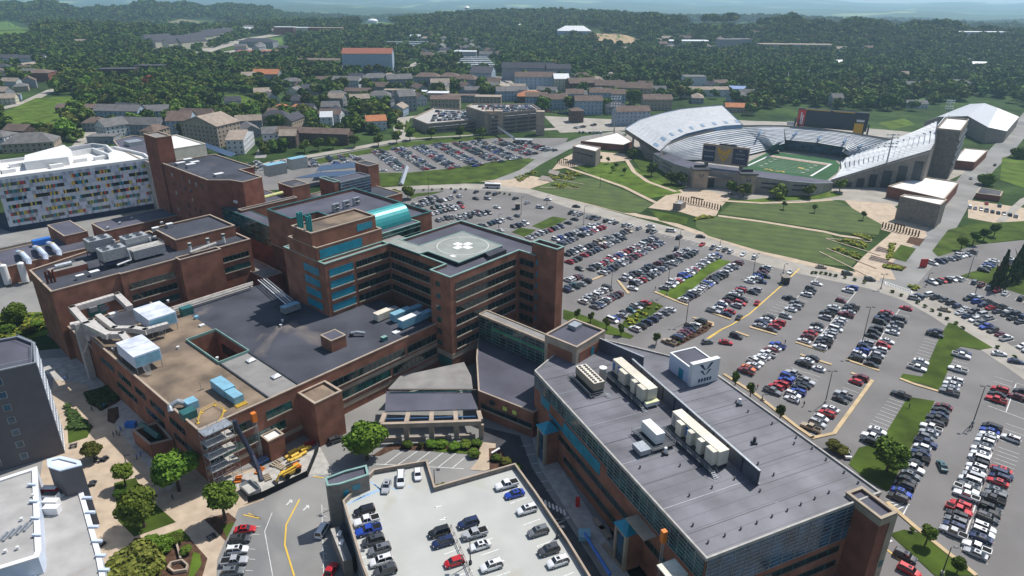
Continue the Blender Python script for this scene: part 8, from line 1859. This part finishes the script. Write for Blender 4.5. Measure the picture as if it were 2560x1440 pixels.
woods.sort(key=lambda t: t[5]/t[3])
NT=max(0,300-len([o for o in bpy.data.objects if o.name.startswith(('tree','pine_tree'))]))
def zone(px,py):
    if px < 230: return 'left street','at the far left street'
    if px < 660 and py > 275: return 'tower houses','among the houses above the tall brick lift tower'
    if px < 880: return 'middle wood','in the wood left of the far garage'
    if px < 1420: return 'garage town','among the houses behind the far garage'
    if px < 1900: return 'deck wood','in the wood behind the upper deck'
    return 'board wood','in the wood behind the video board'
for (x,y,z,r,hf,c) in woods[:NT]:
    a,b_,_=PR(x,y,z);zn,zl=zone(a,b_);v=rw.random()
    m_=LEAFY if v < .06 else LEAFB if v < .12 else LEAF
    tree(f'{"olive" if m_ is LEAFY else "bright green" if m_ is LEAFB else "dark green"} broadleaf tree {zl}',x,y,r,r*hf,m_,False,f'{"olive" if m_ is LEAFY else "bright" if m_ is LEAFB else "dark"} trees {zl}',z=z,name='broadleaf_tree')
rest=woods[NT:]
AUT=leaf_mat('autumn_leaves',(.25,.07,.02),(.42,.15,.05),.01);MIDC[AUT.name]=[crown_mesh('crown',*crown_arrays(50,520,leaf=.13,lobes=9),AUT)]
x,y,z=UG(374,226);tree('rust-orange autumn tree in the middle of the wood',x,y,6.5,17,AUT,False,z=z)
print('woods',len(woods),NT)
FARC=[]
for s,m_,n in ((61,LEAF,150),(62,LEAF,150),(63,LEAF,150),(64,LEAFB,130),(65,LEAFY,130)):
    o=bpy.data.objects.new('crown_source',crown_mesh('crown_source',*crown_arrays(s,n,leaf=.24,lobes=7),m_));FARC.append(o)
def scatter(name,pts,label):
    me=bpy.data.meshes.new(name);me.from_pydata([(p[0],p[1],p[2]+p[3]*p[4]-p[3]*.8) for p in pts],[],[])
    for nm,tpe,vals in (('scl','FLOAT_VECTOR',[(p[3],p[3],p[3]*.85) for p in pts]),('rot','FLOAT_VECTOR',[(0,0,rw.uniform(0,6.28)) for p in pts])):
        at=me.attributes.new(nm,tpe,'POINT');at.data.foreach_set('vector',np.array(vals,dtype=np.float32).ravel())
    at=me.attributes.new('idx','INT','POINT');at.data.foreach_set('value',[rw.choice((0,0,1,1,2,2,2,0,1,3,4)) if rw.random() < .8 else rw.randint(0,2) for p in pts])
    o=bpy.data.objects.new(name,me);COL.objects.link(o);tag(o,label,kind='stuff')
    g=bpy.data.node_groups.new(name,'GeometryNodeTree');g.interface.new_socket('Geometry',in_out='INPUT',socket_type='NodeSocketGeometry');g.interface.new_socket('Geometry',in_out='OUTPUT',socket_type='NodeSocketGeometry')
    N,Lk=g.nodes,g.links;gi,go=N.new('NodeGroupInput'),N.new('NodeGroupOutput');iop=N.new('GeometryNodeInstanceOnPoints');jn=N.new('GeometryNodeJoinGeometry')
    for fo in reversed(FARC): oi=N.new('GeometryNodeObjectInfo');oi.inputs['Object'].default_value=fo;oi.inputs['As Instance'].default_value=True;Lk.new(oi.outputs['Geometry'],jn.inputs[0])
    def attr(nm,t): a=N.new('GeometryNodeInputNamedAttribute');a.data_type=t;a.inputs['Name'].default_value=nm;return [s for s in a.outputs if s.enabled][0]
    Lk.new(gi.outputs[0],iop.inputs['Points']);Lk.new(jn.outputs[0],iop.inputs['Instance']);iop.inputs['Pick Instance'].default_value=True
    Lk.new(attr('idx','INT'),iop.inputs['Instance Index']);Lk.new(attr('rot','FLOAT_VECTOR'),iop.inputs['Rotation']);Lk.new(attr('scl','FLOAT_VECTOR'),iop.inputs['Scale']);Lk.new(iop.outputs[0],go.inputs[0])
    md=o.modifiers.new('scatter','NODES');md.node_group=g
scatter('woodland',rest,'continuous green woodland rolling to the hills')
# light and air
SUN_AZ,SUN_EL=math.radians(40),math.radians(57)       # azimuth measured from +X toward +Y
sd=bpy.data.lights.new('sun','SUN');sd.energy=5.0;sd.angle=math.radians(.5);sd.color=(1,.965,.90)
so=bpy.data.objects.new('sun',sd);COL.objects.link(so)
dv=Vector((math.cos(SUN_AZ)*math.cos(SUN_EL),math.sin(SUN_AZ)*math.cos(SUN_EL),math.sin(SUN_EL)))
so.rotation_euler=dv.to_track_quat('Z','Y').to_euler();so.location=(0,0,300)
w=bpy.data.worlds.new('World');scene.world=w;w.use_nodes=True;nt=w.node_tree;bg=nt.nodes['Background']
sky=nt.nodes.new('ShaderNodeTexSky');sky.sky_type='NISHITA';sky.sun_disc=False;sky.sun_elevation=SUN_EL;sky.sun_rotation=PI/2-SUN_AZ;sky.air_density=1.2;sky.dust_density=1.5;sky.altitude=300
nt.links.new(sky.outputs[0],bg.inputs[0]);bg.inputs[1].default_value=.11
HAZE=True
if HAZE:
    hz=MB();hz.box(-15500,15500,-400,16500,-190,118,'white');o=hz.build('haze');o['kind']='stuff';o['label']='thin blue summer haze over the hills'
    m=bpy.data.materials.new('haze');m.use_nodes=True;N=m.node_tree.nodes;N.remove(N['Principled BSDF'])
    v=N.new('ShaderNodeVolumePrincipled');v.inputs['Color'].default_value=(.52,.78,1.0,1);v.inputs['Density'].default_value=.0001;v.inputs['Anisotropy'].default_value=.35
    m.node_tree.links.new(v.outputs[0],N['Material Output'].inputs['Volume']);o.data.materials.clear();o.data.materials.append(m)
scene.view_settings.view_transform='Standard';scene.view_settings.look='None';scene.view_settings.exposure=.17;scene.view_settings.gamma=1
scene.cycles.max_bounces=5;scene.cycles.diffuse_bounces=2;scene.cycles.glossy_bounces=2;scene.cycles.transmission_bounces=2;scene.cycles.volume_bounces=2
scene.cycles.use_denoising=True
bpy.context.view_layer.update()
dg=bpy.context.evaluated_depsgraph_get()
for o in [o for o in bpy.data.objects if o.type =='FONT']:
    me=bpy.data.meshes.new_from_object(o.evaluated_get(dg));q=bpy.data.objects.new('lettering',me);COL.objects.link(q);q.parent=o.parent;q.location=o.location;q.rotation_euler=o.rotation_euler;bpy.data.objects.remove(o)
for o in list(bpy.data.objects):
    if '_w' in o: del o['_w']
